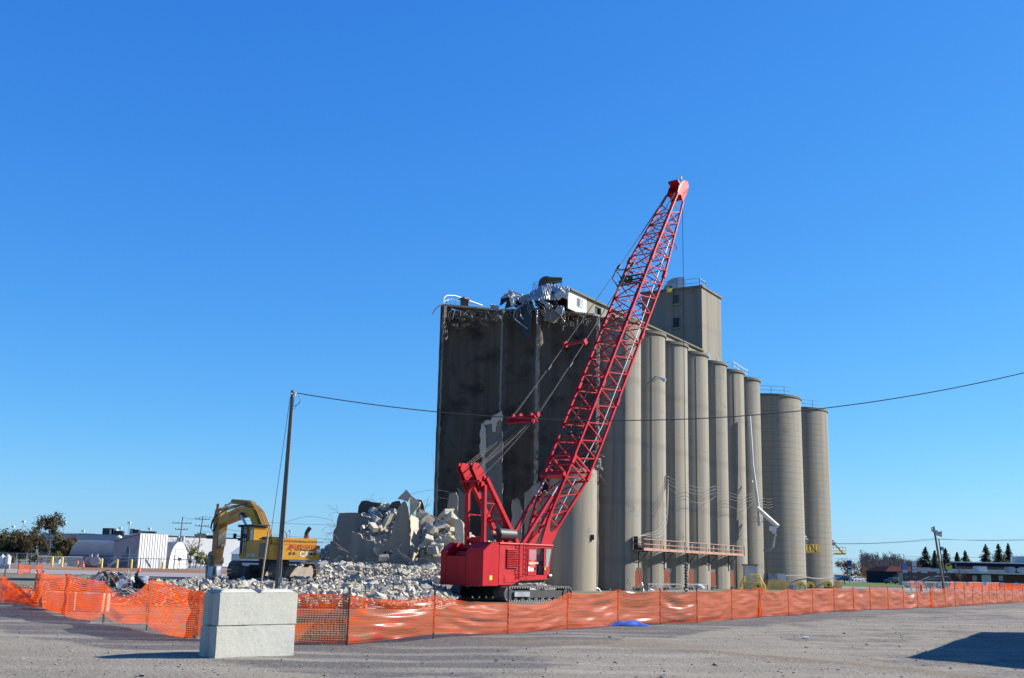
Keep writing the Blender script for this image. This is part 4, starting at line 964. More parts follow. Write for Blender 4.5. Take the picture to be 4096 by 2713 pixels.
for k in range(11):
    a = math.pi/2*k/10; pr.append(c_+Vector((-Rq*math.cos(a)*.98, 0, Rq*math.sin(a)+.0)))
el.ext([c_+Vector((-Rq*.98, 0, -.35))]+pr+[c_+Vector((0, 0, -.35))], (0, 1.3, 0)); el.build('elbow', M['galv'], t, world=True)
el = MB(); el.bb(c_.x+.004, c_.x+.75, c_.y-.05, c_.y+1.36, c_.z-.30, c_.z+Rq+.06); el.build('outlet', M['alum'], t, world=True)
el = MB(); el.bb(c_.x-.4, c_.x+.8, c_.y-.1, c_.y+1.4, c_.z-.62, c_.z-.355); el.build('base', M['alum'], t, world=True)
t = thing('hoist', 'small yellow hoist on the tower roof left of the silver duct', 'hoist', n0+lft*.66+Vector((0, 0, zT+.22)))
p = W(*z6(620, 390), DT+1.6); hm = MB(); hm.box((p.x, p.y, p.z), (.5, .4, .55), .4); hm.bar(p+Vector((-.35, 0, -.3)), p+Vector((-.05, 0, .3)), .1); hm.bar(p+Vector((.3, 0, -.25)), p+Vector((.1, 0, .4)), .1); hm.build('body', M['yellow'], t, world=True)
hm = MB(); hm.cyl(p+Vector((-.15, -.1, .32)), p+Vector((.25, -.1, .38)), .13); hm.build('motor', M['black'], t, world=True)
# railing on the rims of silos 5 and 6
t = thing('roof_railing', 'white pipe railing on the silo rim right of the tower', 'railing', axis(6)+Vector((0, 0, HS)))
rl = MB(); q = [W(2898, 1452, 122), W(2932, 1447, 121), W(2962, 1467, 122.5), W(2992, 1484, 124)]
for i in range(3):
    a, b2 = q[i], q[i+1]
    rl.bar(a, b2, .05); rl.bar(a-Vector((0, 0, .45)), b2-Vector((0, 0, .45)), .04)
for p in (q[1], q[2], q[3], q[1].lerp(q[2], .5), q[2].lerp(q[3], .5)): rl.bar(p, p-Vector((0, 0, 1.0)), .05)
rl.build('rail', M['white'], t, world=True)

# ------------------------------------------------------------------ things fixed to the silos
def wallpt(i, px, py):
    """point on near-row silo i at the pixel"""
    c = axis(i); o_ = Vector((0, 0, CH)); d = W(px, py, 1)-o_; oc = o_-c; A_ = d.x*d.x+d.y*d.y; B_ = 2*(oc.x*d.x+oc.y*d.y); C2 = oc.x**2+oc.y**2-RS*RS; D_ = max(0, B_*B_-4*A_*C2)
    return o_+d*((-B_-math.sqrt(D_))/(2*A_))
# floodlight on silo 2
p = wallpt(2, 2628, 1517); t = thing('floodlight', 'small metal floodlight bracketed high on the second full silo', 'floodlight', p)
nrm = (p-axis(2)); nrm.z = 0; nrm.normalize()
fm = MB(); fm.bar(p+nrm*.02+Vector((-.2, 0, .28)), p+nrm*.5+Vector((-.1, 0, .1)), .07); fm.bar(p+Vector((-.2, 0, -.1)), p+nrm*.5+Vector((-.1, 0, .1)), .05); fm.build('bracket', M['steel'], t, world=True)
fm = MB(); fm.cyl(p+nrm*.45+Vector((-.15, 0, .15)), p+nrm*.7+Vector((.28, 0, -.22)), .11, .2, 12); fm.build('lamp_head', M['alum'], t, world=True)
# rusty catwalk
o1, o2 = RS+.12, RS+1.0; s0 = (axis(1)-axis(1)).length; ca = axis(1)-RD*1.1; cb = axis(5)+RD*2.2
zc0 = 3.45; La = (cb-ca).length
t = thing('catwalk', 'long rusty catwalk with railings across the lower silos', 'catwalk', ca+RN*o1+Vector((0, 0, zc0)))
fl = MB(); fl.ext([ca+RN*o1+Vector((0, 0, zc0)), cb+RN*o1+Vector((0, 0, zc0)), cb+RN*o2+Vector((0, 0, zc0)), ca+RN*o2+Vector((0, 0, zc0))], (0, 0, .06)); fl.build('deck', M['rust'], t, world=True)
tb = MB(); tb.bar(ca+RN*o2+Vector((0, 0, zc0+.12)), cb+RN*o2+Vector((0, 0, zc0+.12)), .05, .24); tb.build('toe_board', M['rust'], t, world=True)
rl = MB()
for zz in (.55, .98):
    rl.cyl(ca+RN*o2+Vector((0, 0, zc0+zz)), cb+RN*o2+Vector((0, 0, zc0+zz)), .036, n=8)
    for e_ in (ca, cb): rl.bar(e_+RN*o1+Vector((0, 0, zc0+zz)), e_+RN*o2+Vector((0, 0, zc0+zz)), .05)
    rl.bar(ca+RN*(o1+.05)+Vector((0, 0, zc0+zz)), ca+RD*1.2+RN*(o1+.05)+Vector((0, 0, zc0+zz)), .05)
rl.build('rail', M['rust'], t, world=True)
for k in range(15):
    p = ca.lerp(cb, k/14)+RN*o2; MB().bar(p+Vector((0, 0, zc0)), p+Vector((0, 0, zc0+.98)), .06).build('rail_post', M['rust'], t, world=True)
for k in range(1, 6):
    c = axis(k)+RN*(RS-.02); b_ = MB(); b_.bar(c+Vector((0, 0, zc0-1.1)), c+RN*.95+Vector((0, 0, zc0-.05)), .07); b_.bar(c+Vector((0, 0, zc0-.05)), c+RN*1.02+Vector((0, 0, zc0-.05)), .08); b_.bar(c+RN*.05+Vector((0, 0, zc0-1.6)), c+RN*.05+Vector((0, 0, zc0)), .07); b_.build('bracket', M['black'], t, world=True)
for k, x in enumerate((2664, 2765, 2858, 2942)):
    ls = MB(); pp = ca.lerp(cb, (.27, .49, .71, .93)[k])+RN*(o1+.25)+Vector((0, 0, zc0+.4)); ls.box(pp+Vector((0, 0, .15)), (.16, .12, .6), .5, .08); tag(ls.build('control_box', M['white'], bevel=.02), '%s slim white box from the left end of the rusty catwalk' % ('first', 'second', 'third', 'fourth')[k], 'control box', 'white boxes on the catwalk')
bm_ = MB(); p = ca+RN*.6+RN*o1*.8+RD*.25+Vector((0, 0, zc0)); bm_.box(p+Vector((0, 0, .65)), (.35, .3, 1.1)); bm_.box(p+RD*.6+Vector((0, 0, .25)), (.5, .5, .3), .4, .5); tag(bm_.build('winch', M['rubber']), 'dark winch box at the left end of the rusty catwalk', 'winch')
# insulator racks and power cables looping along the wall
def rack(i, px, py, lab):
    p = wallpt(i, px, py); t_ = thing('insulator_rack', lab, 'insulator rack', p, group='insulator racks'); n_ = p-axis(i); n_.z = 0; n_.normalize()
    a_ = MB(); a_.bar(p+n_*.08+Vector((0, 0, -.65)), p+n_*.08+Vector((0, 0, .65)), .06); a_.build('bar', M['steel'], t_, world=True)
    for z in (-.5, -.17, .17, .5): MB().cyl(p+n_*.05+Vector((0, 0, z)), p+n_*.3+Vector((0, 0, z)), .075, n=8).build('insulator', M['steel'], t_, world=True)
    return p+n_*.3
r1 = rack(2, 2660, 1929, 'dark insulator rack on the second full silo, where the looping cables start')
r2 = rack(4, 2851, 1964, 'dark insulator rack on the fourth full silo, middle of the looping cables')
r3 = rack(6, 2999, 1992, 'dark insulator rack on the sixth full silo beside the spout pipe')
r4 = W(3090, 2010, 133)
for k, z in enumerate((-.5, -.17, .17, .5)):
    zz = Vector((0, 0, z))
    for n_, (a, b2, sg) in enumerate(((r1, r2, .55+.5*(k == 0)), (r2, r3, .55+.5*(k == 0)), (r3, r4, .35))):
        cable('power_cable', [p+RN*.35*math.sin(math.pi*j/16) for j, p in enumerate(sagline(a+zz, b2+zz, sg, 16))], .015, ('cable looping between the two left insulator racks', 'cable looping between the two right insulator racks', 'cable from the right insulator rack to the wide silo')[n_], 'whitewire', 'looping power cables', 'cable')
lc = ca+RN*(o1+.5)+Vector((0, 0, zc0+1.2))
for k in range(3):
    a = r1+Vector((0, 0, -.4+.35*k)); q = [a.lerp(lc, j/14)+RN*(.5*math.sin(math.pi*j/14))+Vector((0, 0, -1.9*(1-k*.1)*math.sin(math.pi*(j/14))**1.3))+RD*(.9*math.sin(math.pi*j/14)*(1-k*.12)) for j in range(15)]
    cable('power_cable', q, .02, 'thick pale cable drooping from the left rack to the catwalk', 'whitewire', 'drooping catwalk cables', 'cable')
for k in range(3):
    a = ca+RN*(o1+.5)+RD*(.2*k)+Vector((0, 0, zc0-.02)); cable('power_cable', [a, a+Vector((-.15+.1*k, 0, -1.5)), a+Vector((.1+.15*k, -.1, -3.2))], .025, 'cable hanging from the left end of the catwalk to the ground', 'wirem', 'cables below the catwalk', 'cable')
# spout pipe, chute and boot
t = thing('grain_spout', 'silver spout pipe down the seventh silo with a white slanting chute', 'spout', W(3035, 2200, 121))
Ysp = 121.0
MB().tube([W(2997, 1662, Ysp), W(3001, 1715, Ysp), W(3010, 1860, Ysp), W(3034, 2037, Ysp)], .17, 10).build('pipe', M['alum'], t, world=True, smooth=True)
MB().tube([W(3033, 2030, Ysp+.1), W(3037, 2104, Ysp+.1)], .16, 10).build('lower_pipe', M['galv'], t, world=True, smooth=True)
MB().bar(W(3030, 2032, Ysp-.2), W(3112, 2106, Ysp-2.2), .34, .34).build('chute', M['white'], t, world=True)
p = W(3092, 2116, Ysp-2); bt = MB(); bt.box(p, (.6, .5, .5), .2); bt.box(p+Vector((.1, 0, -.35)), (.36, .36, .3)); bt.build('boot', M['white'], t, world=True)
MB().tube([W(3098, 2128, Ysp-2), W(3099, 2145, Ysp-2)], .17, 8).build('rusty_collar', M['rust'], t, world=True)
MB().tube([W(3098, 2146, Ysp-2), W(3094, 2170, Ysp-2), W(3092, 2190, Ysp-2)], .13, 8).build('flexible_tube', M['galv'], t, world=True)
MB().tube([W(3091, 2189, Ysp-2), W(3080, 2198, Ysp-2), W(3055, 2203, Ysp-2.2)], .12, 8).build('flexible_tube', M['steel'], t, world=True)
sb2 = MB()
for (a, b2) in (((3007, 1920), (3022, 1922)), ((3008, 1922), (3018, 1940)), ((3010, 2070), (3032, 2072)), ((3012, 2072), (3036, 2094)), ((3036, 2094), (3063, 2080)), ((3062, 2074), (3090, 2106)), ((3040, 2050), (3086, 2100))): sb2.bar(W(*a, Ysp+.4), W(*b2, Ysp+.1), .06)
sb2.build('brace', M['steel'], t, world=True)
t = thing('wall_ladder_cage', 'small steel cable cage on the wide silo right of the spout pipe', 'cage', W(3075, 2008, 132.5))
cg = MB()
for y in (1995, 2003, 2011, 2019): cg.bar(W(3062, y, 133), W(3090, y+1, 132), .05)
for x in (3062, 3088): cg.bar(W(x, 1994, 132.6), W(x, 2021, 132.6), .06)
cg.bar(W(3064, 2038, 133), W(3088, 2021, 132), .05); cg.build('frame', M['wirem'], t, world=True)
# platforms and lamps on the far silos
for (x0, x1, y0, y1, Y, side, lab) in ((3226, 3279, 2178, 2211, 140.5, 'A', 'bright yellow railed platform on the wide silo'), (3336, 3384, 2189, 2219, 151.5, 'B', 'pale yellow railed platform at the right edge of the last silo')):
    a, b2 = W(x0, y1, Y), W(x1, y1, Y-.6); h = (W(x0, y0, Y)-W(x0, y1, Y)).length; t = thing('platform', lab, 'platform', a, group='yellow silo platforms'); dpt = Vector((0, 1.3, 0))
    MB().ext([a, b2, b2+dpt, a+dpt], (0, 0, .1)).build('deck', M['yellow'], t, world=True)
    MB().bar(a-Vector((0, .03, -.16)), b2-Vector((0, .03, -.16)), .04, .16).build('toe_board', M['yellow'], t, world=True)
    rl = MB()
    for zz in (.5, 1.0):
        for d2 in (Vector((0, 0, 0)), dpt): rl.cyl(a+d2+Vector((0, 0, h*zz)), b2+d2+Vector((0, 0, h*zz)), .04, n=7)
        rl.cyl(b2+Vector((0, 0, h*zz)), b2+dpt+Vector((0, 0, h*zz)), .04, n=7)
    for k in range(5):
        for d2 in (Vector((0, 0, 0)), dpt): rl.cyl(a.lerp(b2, k/4)+d2, a.lerp(b2, k/4)+d2+Vector((0, 0, h)), .04, n=7)
    rl.build('rail', M['yellow'], t, world=True)
    lp = thing('wall_lamp', 'square lamp head on an arm above the %s platform' % ('bright yellow' if side == 'A' else 'pale yellow'), 'lamp', W(x0-10, y0-20, Y), group='lamps above the platforms')
    q = W(x0-8, y0-16, Y-1.0); lm = MB(); lm.box(q, (.75, .5, .5), .4, .5); lm.build('lamp_head', M['steel'], lp, world=True); lm = MB(); lm.box(q+Vector((-.05, .1, .42)), (.6, .4, .3), .4, .5); lm.build('ballast', M['alum'], lp, world=True)
    ar = MB(); ar.bar(q+Vector((.2, 0, 0)), W(x0+38, y1-1, Y-.5), .07); ar.bar(q+Vector((.25, .1, .05)), W(x0+43, y1-1, Y-.2), .05); ar.build('arm', M['black'], lp, world=True)
    dr = Vector((0, 0, 0))
    for k in range(2):
        e_ = W(x0-70-30*k, 2250+8*k, Y-2.3); cable('power_cable', sagline(W(x0-4, y1+4, Y-1.0), e_, 1.2+.6*k, 14), .017, 'cable drooping across the wide silo below the %s platform' % ('bright yellow' if side == 'A' else 'pale yellow'), 'whitewire', 'cables on the wide silos', 'cable')
# pipe along the foot of the wide silos
cable('pipe', [W(3105, 2306, 131), W(3150, 2303.5, 132.2), W(3195, 2304, 133.6), W(3222, 2308, 135), W(3245, 2313, 138), W(3275, 2315.5, 142), W(3305, 2313, 143.8), W(3338, 2307, 146)], .065, 'pale pipe running along the foot of the two wide silos', 'whitewire', None, 'pipe')
# white electric shed, cabinets, stair, blowers
t = thing('electrical_cabinet', 'tall pale blue-grey metal cabinet between the sixth and seventh silo', 'cabinet', G(2990, 2362))
a = W(2979, 2262, 119.5); MB().bb(a.x, a.x+1.3, a.y, a.y+1.0, 0, a.z).build('body', mk('pale_blue_metal', (.50, .55, .60), (.42, .46, .50), 1, .5, dirt=(.38, .36, .33)), t, world=True)
MB().bb(a.x-.12, a.x+1.42, a.y-.12, a.y+1.1, a.z+.003, a.z+.12).build('roof', M['wallshade'], t, world=True)
t = thing('metal_shed', 'low pale metal shed at the foot of the wide left far silo', 'shed', G(3090, 2358))
a = W(3072, 2293, 127); hh = a.z; MB().bb(a.x, a.x+1.05, a.y, a.y+1.6, 0, hh).build('dark_side', M['steel'], t, world=True)
MB().bb(a.x+1.052, a.x+2.0, a.y-.05, a.y+1.6, 0, hh).build('wall', corr('ribbed_pale_side', (.55, .58, .62), (.5, .53, .57), 2.0), t, world=True)
MB().bb(a.x-.1, a.x+2.1, a.y-.1, a.y+1.7, hh+.003, hh+.12).build('roof', M['wallc'], t, world=True)
t = thing('transformer_box', 'small dark grey box with white stripes in the weeds by the wide silo', 'box', G(3160, 2370))
a = W(3142, 2338, 126); MB().bb(a.x, a.x+.85, a.y, a.y+.6, 0, a.z).build('body', M['greywall'], t, world=True); MB().bb(a.x+.86, a.x+1.05, a.y-.02, a.y+.5, 0, a.z).build('white_panel', M['alum'], t, world=True)
MB().bb(a.x+1.1, a.x+1.2, a.y-.02, a.y+.3, 0, a.z+.05).build('white_panel', M['alum'], t, world=True)
t = thing('stairs', 'yellow metal steps with handrails climbing over to the cabinet', 'stairs', G(3010, 2370))
z3 = lambda x, y: (2900+x/4.48, 2050+y/4.48); Yst = 114.0
st = MB()
for dy in (0, 1.0):
    for (a, b2) in (((440, 1115), (615, 1115)), ((440, 1190), (615, 1190)), ((440, 1268), (615, 1268)), ((440, 1115), (440, 1268)), ((525, 1115), (525, 1268)), ((615, 1115), (615, 1268)), ((440, 1140), (350, 1290)), ((350, 1290), (352, 1385)), ((440, 1210), (355, 1350)), ((615, 1140), (715, 1310)), ((715, 1310), (718, 1385)), ((615, 1210), (715, 1360)), ((545, 1150), (640, 1310)), ((460, 1268), (460, 1385)), ((640, 1310), (645, 1390))):
        st.cyl(W(*z3(*a), Yst+dy), W(*z3(*b2), Yst+dy), .062, n=8)
for (a, b2) in (((350, 1140), (270, 1290)), ((270, 1290), (272, 1385)), ((350, 1215), (275, 1350)), ((350, 1140), (350, 1290))): st.cyl(W(*z3(*a), Yst+1.5), W(*z3(*b2), Yst+1.5), .062, n=8)
st.build('handrail', M['yellow'], t, world=True)['kind'] = 'stuff'
MB().ext([W(*z3(435, 1275), Yst), W(*z3(620, 1275), Yst), W(*z3(620, 1275), Yst)+Vector((0, 1, 0)), W(*z3(435, 1275), Yst)+Vector((0, 1, 0))], (0, 0, .08)).build('landing', M['yellow'], t, world=True)
for k in range(5):
    for (a, b2) in (((430, 1275), (345, 1395)), ((620, 1275), (715, 1395))):
        p = W(*z3(*a), Yst).lerp(W(*z3(*b2), Yst), (k+.5)/5); MB().bb(p.x-.15, p.x+.15, p.y, p.y+1, p.z-.03, p.z+.03).build('tread', M['yellow'], t, world=True)
for k, (x, y, Y, lab) in enumerate(((1350, 1320, 132.2, 'yellow blower at the foot of the wide left far silo'), (1535, 1320, 139.5, 'yellow blower tucked between the two wide far silos'), (1850, 1310, 143.5, 'yellow blower at the foot of the last wide silo'), (590, 1330, 113.5, 'yellow motor under the yellow stairs'))):
    p = W(*z3(x, y), Y); t = thing('blower', lab, 'blower', (p.x, p.y, 0), group='yellow aeration blowers'); s = 1.0 if k < 3 else .7
    b_ = MB(); b_.cyl(p+Vector((-.05, -.25, .05)), p+Vector((-.05, .25, .05)), .5*s, n=16); b_.bar(p+Vector((.1, 0, 0)), p+Vector((.42*s, 0, -.55)), .4*s, .4); b_.build('housing', M['yellow'], t, world=True)
    b_ = MB(); b_.bar(p+Vector((-.9*s, -.2, .55*s)), p+Vector((-.1, -.2, -.6*s)), .07); b_.bar(p+Vector((.3, -.1, .1)), p+Vector((.7*s, -.1, -.5)), .12); b_.build('lever', M['yellow'], t, world=True)
    b_ = MB(); b_.cyl(p+Vector((-.05, -.3, .05)), p+Vector((-.05, -.26, .05)), .16*s, n=10); b_.bb(p.x-.5, p.x+.5, p.y-.3, p.y+.3, .0, .12); b_.build('base', M['black'], t, world=True)
# grey lattice truss lying along the silo feet
t = thing('steel_truss', 'pale steel lattice truss lying along the foot of the silos', 'truss', W(2700, 2350, 92))
tr_ = MB(); a, b2 = W(2590, 2350, 91), W(2830, 2352, 97); zt0, zt1 = Vector((0, 0, .55)), Vector((0, 0, 0))
a.z = b2.z = .15
tr_.bar(a+zt0, b2+zt0, .09); tr_.bar(a, b2, .09)
for k in range(10): tr_.bar(a.lerp(b2, k/10)+(zt0 if k % 2 else zt1), a.lerp(b2, (k+1)/10)+(zt1 if k % 2 else zt0), .06)
tr_.bar(a, a+zt0, .07); tr_.bar(b2, b2+zt0, .07); tr_.build('lattice', M['whitewire'], t, world=True)
sc_ = MB()
for k in range(16):
    p = Vector((rc.uniform(7.5, 16), 0, 0)); p.y = 90+(p.x-8)*.9; wisp(sc_, p, rc.uniform(.8, 2.2), (rc.uniform(-1, 1), -.2, rc.uniform(.2, 1.4)), k+99, .03)
tag(sc_.build('scrap_rods', M['steel']), 'bent metal rods sticking up behind the netting at the silo feet', 'scrap', kind='stuff')
tn = MB(); p = W(2800, 2347, 93); tn.cyl((p.x, p.y, p.z-.05), (p.x+.05, p.y-.05, p.z+.12), .42, .34, n=16); tag(tn.build('dented_tank', M['alum'], bevel=.05), 'white dented lid lying on the truss at the silo feet', 'lid')
# dry weeds along the foundations
gr = MB(); rg = random.Random(11)
for (x0, x1, n, Y, h) in ((3075, 3150, 420, 124, 1.05), (3150, 3225, 120, 129, .7), (3340, 3366, 120, 145, 1.0), (3010, 3075, 60, 120, .6)):
    for k in range(n):
        p = W(rg.uniform(x0, x1), 2360, Y+rg.uniform(-2, 2)); hh = h*rg.uniform(.4, 1.1); w = .035; d = Vector((rg.uniform(-.3, .3), rg.uniform(-.2, .2), hh))
        gr.quad((p.x-w, p.y, 0), (p.x+w, p.y, 0), (p.x+d.x+w*.4, p.y+d.y, hh), (p.x+d.x-w*.4, p.y+d.y, hh))
tag(gr.build('dry_weeds', M['drygrass']), 'tall dry weeds along the foot of the far silos', 'weeds', kind='stuff')
# hatch on the stub and a small one on the sixth silo
hm = MB(); p = W(2369, 2150, 92.6); hm.box(p, (.30, .25, .42)); 
tag(hm.build('wall_hatch', M['black']), 'small dark square hatch in the lit stub of the broken silo', 'hatch')
# ------------------------------------------------------------------ crawler crane (local: x forward, y left, z up)
cr_ang = R_(50); C0 = Vector((-1.258, 58.5, 0))
crane = thing('crawler_crane', 'red crawler crane with a tall lattice boom in front of the silos', 'crane', C0, cr_ang)
CM = Matrix.Translation(C0) @ Matrix.Rotation(cr_ang, 4, 'Z')
def L(u, w, z): return Vector((u, -w, z))
def part(mb, name, mat, parent=None, **k): return mb.build(name, M[mat], parent or crane, **k)
WC = 3.05
# counterweight and house side
cw = MB()
# rear box with chamfered upper edge, slot cut in the middle
def rearbox(w0, w1, zt_):
    cw.ext([L(0, w0, .83), L(1.3, w0, .83), L(1.3, w0, zt_), L(.66, w0, zt_), L(0, w0, 2.62)], L(0, w1-w0, 0))
rearbox(0, -1.20, 3.08)
rearbox(-2.62, -WC, 3.08)
cw.ext([L(0, -1.203, .83), L(1.3, -1.203, .83), L(1.3, -1.203, 2.0), L(.2, -1.203, 2.36), L(0, -1.203, 2.36)], L(0, -1.414, 0))
cwo = part(cw, 'counterweight', 'red', bevel=.02)
ins = MB(); ins.bb(.25, 1.28, 1.22, 2.6, 2.0, 2.06); ins.cyl(L(.75, -1.3, 2.4), L(.75, -2.5, 2.4), .22); ins.bar(L(1.1, -1.2, 2.85), L(1.1, -2.6, 2.85), .12, .2); part(ins, 'winch_drum', 'red')
ins = MB(); ins.bb(1.3, 1.34, 1.2, 2.62, 1.2, 2.9); part(ins, 'bulkhead', 'reddark')
hs = MB(); prof = [(1.303, .87), (2.43, .89), (3.1, 1.11), (5.63, 1.2), (5.66, 1.4), (5.97, 2.98), (5.97, 3.05), (1.303, 3.05)]
hs.ext([L(u, 0, z) for u, z in prof[:3]]+[L(3.62, 0, 1.12), L(3.62, 0, 3.05), L(1.303, 0, 3.05)], L(0, -.9, 0))      # right hand machinery house
hs.ext([L(u, -2.05, z) for u, z in ((1.303, .87), (2.43, .89), (3.1, 1.11), (5.3, 1.2), (5.3, 3.0), (1.303, 3.0))], L(0, -1.0, 0))
hs.ext([L(u, -.903, z) for u, z in ((1.345, .9), (3.1, 1.15), (5.2, 1.2), (5.2, 2.5), (1.345, 2.5))], L(0, -1.144, 0))
part(hs, 'machinery_house', 'redworn', bevel=.02)
rr2 = MB(); rr2.cyl(L(1.3, -.02, 3.06), L(5.97, -.02, 3.06), .075, n=10); part(rr2, 'roof_gutter', 'redworn', smooth=True)
dkm = MB(); dkm.ext([L(.66, 0, 3.085), L(5.97, 0, 3.085), L(5.97, -.9, 3.085), L(.66, -.9, 3.085)], (0, 0, .03)); part(dkm, 'roof_plate', 'red')
# cab: frame of posts so that the open doorway is seen through
cb_ = MB()
cb_.ext([L(3.623, 0, 1.12), L(5.63, 0, 1.2), L(5.66, 0, 1.43), L(3.623, 0, 1.43)], L(0, -.9, 0))             # sill
cb_.ext([L(3.623, 0, 2.90), L(5.95, 0, 2.90), L(5.97, 0, 3.04), L(3.623, 0, 3.04)], L(0, -.9, 0))             # roof
cb_.ext([L(5.17, -.0, 1.432), L(5.32, 0, 1.432), L(5.36, 0, 2.898), L(5.17, 0, 2.898)], L(0, -.08, 0))
cb_.ext([L(3.623, 0, 1.432), L(3.70, 0, 1.432), L(3.70, 0, 2.898), L(3.623, 0, 2.898)], L(0, -.9, 0))
cb_.ext([L(5.32, 0, 1.432), L(5.655, 0, 1.432), L(5.72, 0, 1.84), L(5.33, 0, 1.84)], L(0, -.9, 0))
cb_.ext([L(5.56, -.02, 1.84), L(5.72, -.02, 1.84), L(5.93, -.02, 2.898), L(5.86, -.02, 2.898)], L(0, -.05, 0))
cb_.ext([L(3.7, -.85, 1.43), L(5.3, -.85, 1.43), L(5.3, -.85, 2.2), L(3.7, -.85, 2.2)], L(0, -.05, 0))
cab = part(cb_, 'cab', 'redworn', bevel=.01)
dr = MB(); dr.ext([L(3.72, .025, 1.40), L(4.47, .025, 1.40), L(4.47, .025, 2.87), L(3.72, .025, 2.87)], L(0, -.05, 0)); door = part(dr, 'cab_door', 'redworn')
dw = MB(); dw.ext([L(3.80, .04, 2.24), L(4.42, .04, 2.24), L(4.42, .04, 2.80), L(3.80, .04, 2.80)], L(0, -.012, 0)); part(dw, 'door_window', 'pinkglass', door, bevel=.004)
dh = MB(); dh.bb(4.35, 4.44, -.07, -.03, 1.76, 1.82); part(dh, 'handle', 'black', door)
sun_ = MB(); sun_.cyl(L(4.12, .026, 2.03), L(4.12, .034, 2.03), .23, n=24); part(sun_, 'orange_disc', 'orange', door)
# door badge and notices
text('Manitowoc', .19, L(3.77, .038, 2.0), (1, 0, .05), (0, 0, 1), M['white'], door, 'door_lettering', False, .003, 'LEFT', .15, .006)
nt = MB(); nt.ext([L(3.75, .028, 1.62), L(3.92, .028, 1.62), L(3.92, .028, 1.88), L(3.75, .028, 1.88)], L(0, .006, 0)); nt.ext([L(3.95, .028, 1.63), L(4.22, .028, 1.63), L(4.22, .028, 1.83), L(3.95, .028, 1.83)], L(0, .006, 0)); part(nt, 'notice', 'white', door)
ow = MB(); ow.ext([L(4.5, -.84, 2.22), L(5.3, -.84, 2.22), L(5.3, -.84, 2.88), L(4.5, -.84, 2.88)], L(0, -.01, 0)); part(ow, 'rear_window', 'cabglass', cab)
sw = MB(); sw.ext([L(5.36, -.01, 1.86), L(5.56, -.01, 1.86), L(5.84, -.01, 2.88), L(5.40, -.01, 2.88)], L(0, -.02, 0)); part(sw, 'side_window', 'cabglass', cab)
fw_ = MB(); fw_.ext([L(5.70, -.06, 1.86), L(5.91, -.06, 2.88), L(5.91, -.84, 2.88), L(5.70, -.84, 1.86)], L(.012, 0, 0)); part(fw_, 'windscreen', 'cabglass', cab)
se = MB(); se.box(L(4.75, -.5, 1.6), (.45, .45, .12)); se.box(L(4.52, -.5, 1.95), (.12, .45, .6)); part(se, 'seat', 'black', cab)
cs_ = MB(); cs_.bar(L(5.0, -.25, 1.44), L(5.1, -.25, 2.0), .05); cs_.bar(L(5.1, -.45, 1.44), L(5.15, -.45, 2.1), .04); cs_.box(L(5.2, -.45, 1.7), (.15, .6, .45)); part(cs_, 'control_levers', 'steel', cab)
# louvre, panels, ladder, labels, light
lv = MB(); lv.ext([L(1.85, .003, 1.72), L(2.86, .003, 1.72), L(2.86, .003, 2.80), L(1.85, .003, 2.80)], L(0, .006, 0)); part(lv, 'grille_panel', 'reddark')
for k in range(11):
    s_ = MB(); z = 1.80+k*.093; s_.ext([L(1.90, .012, z), L(1.90, .085, z-.005), L(1.90, .085, z+.015), L(1.90, .012, z+.06)], L(.92, 0, 0)); part(s_, 'louvre', 'redworn')
pl_ = MB(); pl_.ext([L(1.75, .003, 1.0), L(2.9, .003, 1.05), L(2.9, .003, 1.42), L(1.75, .003, 1.42)], L(0, .018, 0)); part(pl_, 'access_panel', 'redworn', bevel=.005)
ld = MB()
for u0 in (2.85, 3.16): ld.bar(L(u0, .16, 1.3), L(u0, .16, 3.15), .03)
for u0 in (3.42, 3.66): ld.bar(L(u0, .08, 1.42), L(u0, .08, 3.1), .02)
for k in range(9): ld.bar(L(2.85, .16, 1.4+.2*k), L(3.16, .16, 1.4+.2*k), .025)
for k in range(6): ld.bar(L(3.36, .06, 1.52+.26*k), L(3.66, .06, 1.52+.26*k), .025)
for z in (1.35, 3.05): ld.bar(L(2.85, 0, z), L(2.85, .16, z), .025); ld.bar(L(3.16, 0, z), L(3.16, .16, z), .025)
part(ld, 'ladder', 'red')
lb = MB(); lb.ext([L(.55, .003, 1.14), L(.76, .003, 1.14), L(.76, .003, 1.38), L(.55, .003, 1.38)], L(0, .01, 0)); part(lb, 'yellow_label', 'yellow')
lb = MB(); lb.box(L(5.25, .02, 1.78), (.09, .03, .14)); part(lb, 'marker_lamp', 'yellow')
hd = MB(); hd.cyl(L(5.58, .05, 1.42), L(5.74, .05, 1.40), .06, .09, 10); part(hd, 'headlight', 'alum')
# deck machinery, muffler
mf = MB(); mf.cyl(L(2.15, -.9, 3.58), L(3.5, -.9, 3.58), .33, n=20); mf.cyl(L(2.1, -.9, 3.58), L(2.15, -.9, 3.58), .29, n=20); part(mf, 'muffler', 'black', smooth=True)
mf = MB(); mf.cyl(L(1.75, -.95, 3.66), L(2.1, -.9, 3.58), .13, .10, 10); part(mf, 'exhaust_outlet', 'rust')
mf = MB()
for u in (2.4, 2.95): mf.box(L(u, -.9, 3.17), (.16, .4, .14))
mf.box(L(1.4, -1.5, 3.05), (.5, .8, .3)); mf.box(L(2.2, -1.6, 2.75), (1.2, 1.0, .5)); mf.cyl(L(1.2, -1.1, 3.2), L(1.2, -1.9, 3.2), .2); mf.box(L(3.2, -1.5, 2.8), (.9, 1.0, .6)); part(mf, 'deck_machinery', 'red')
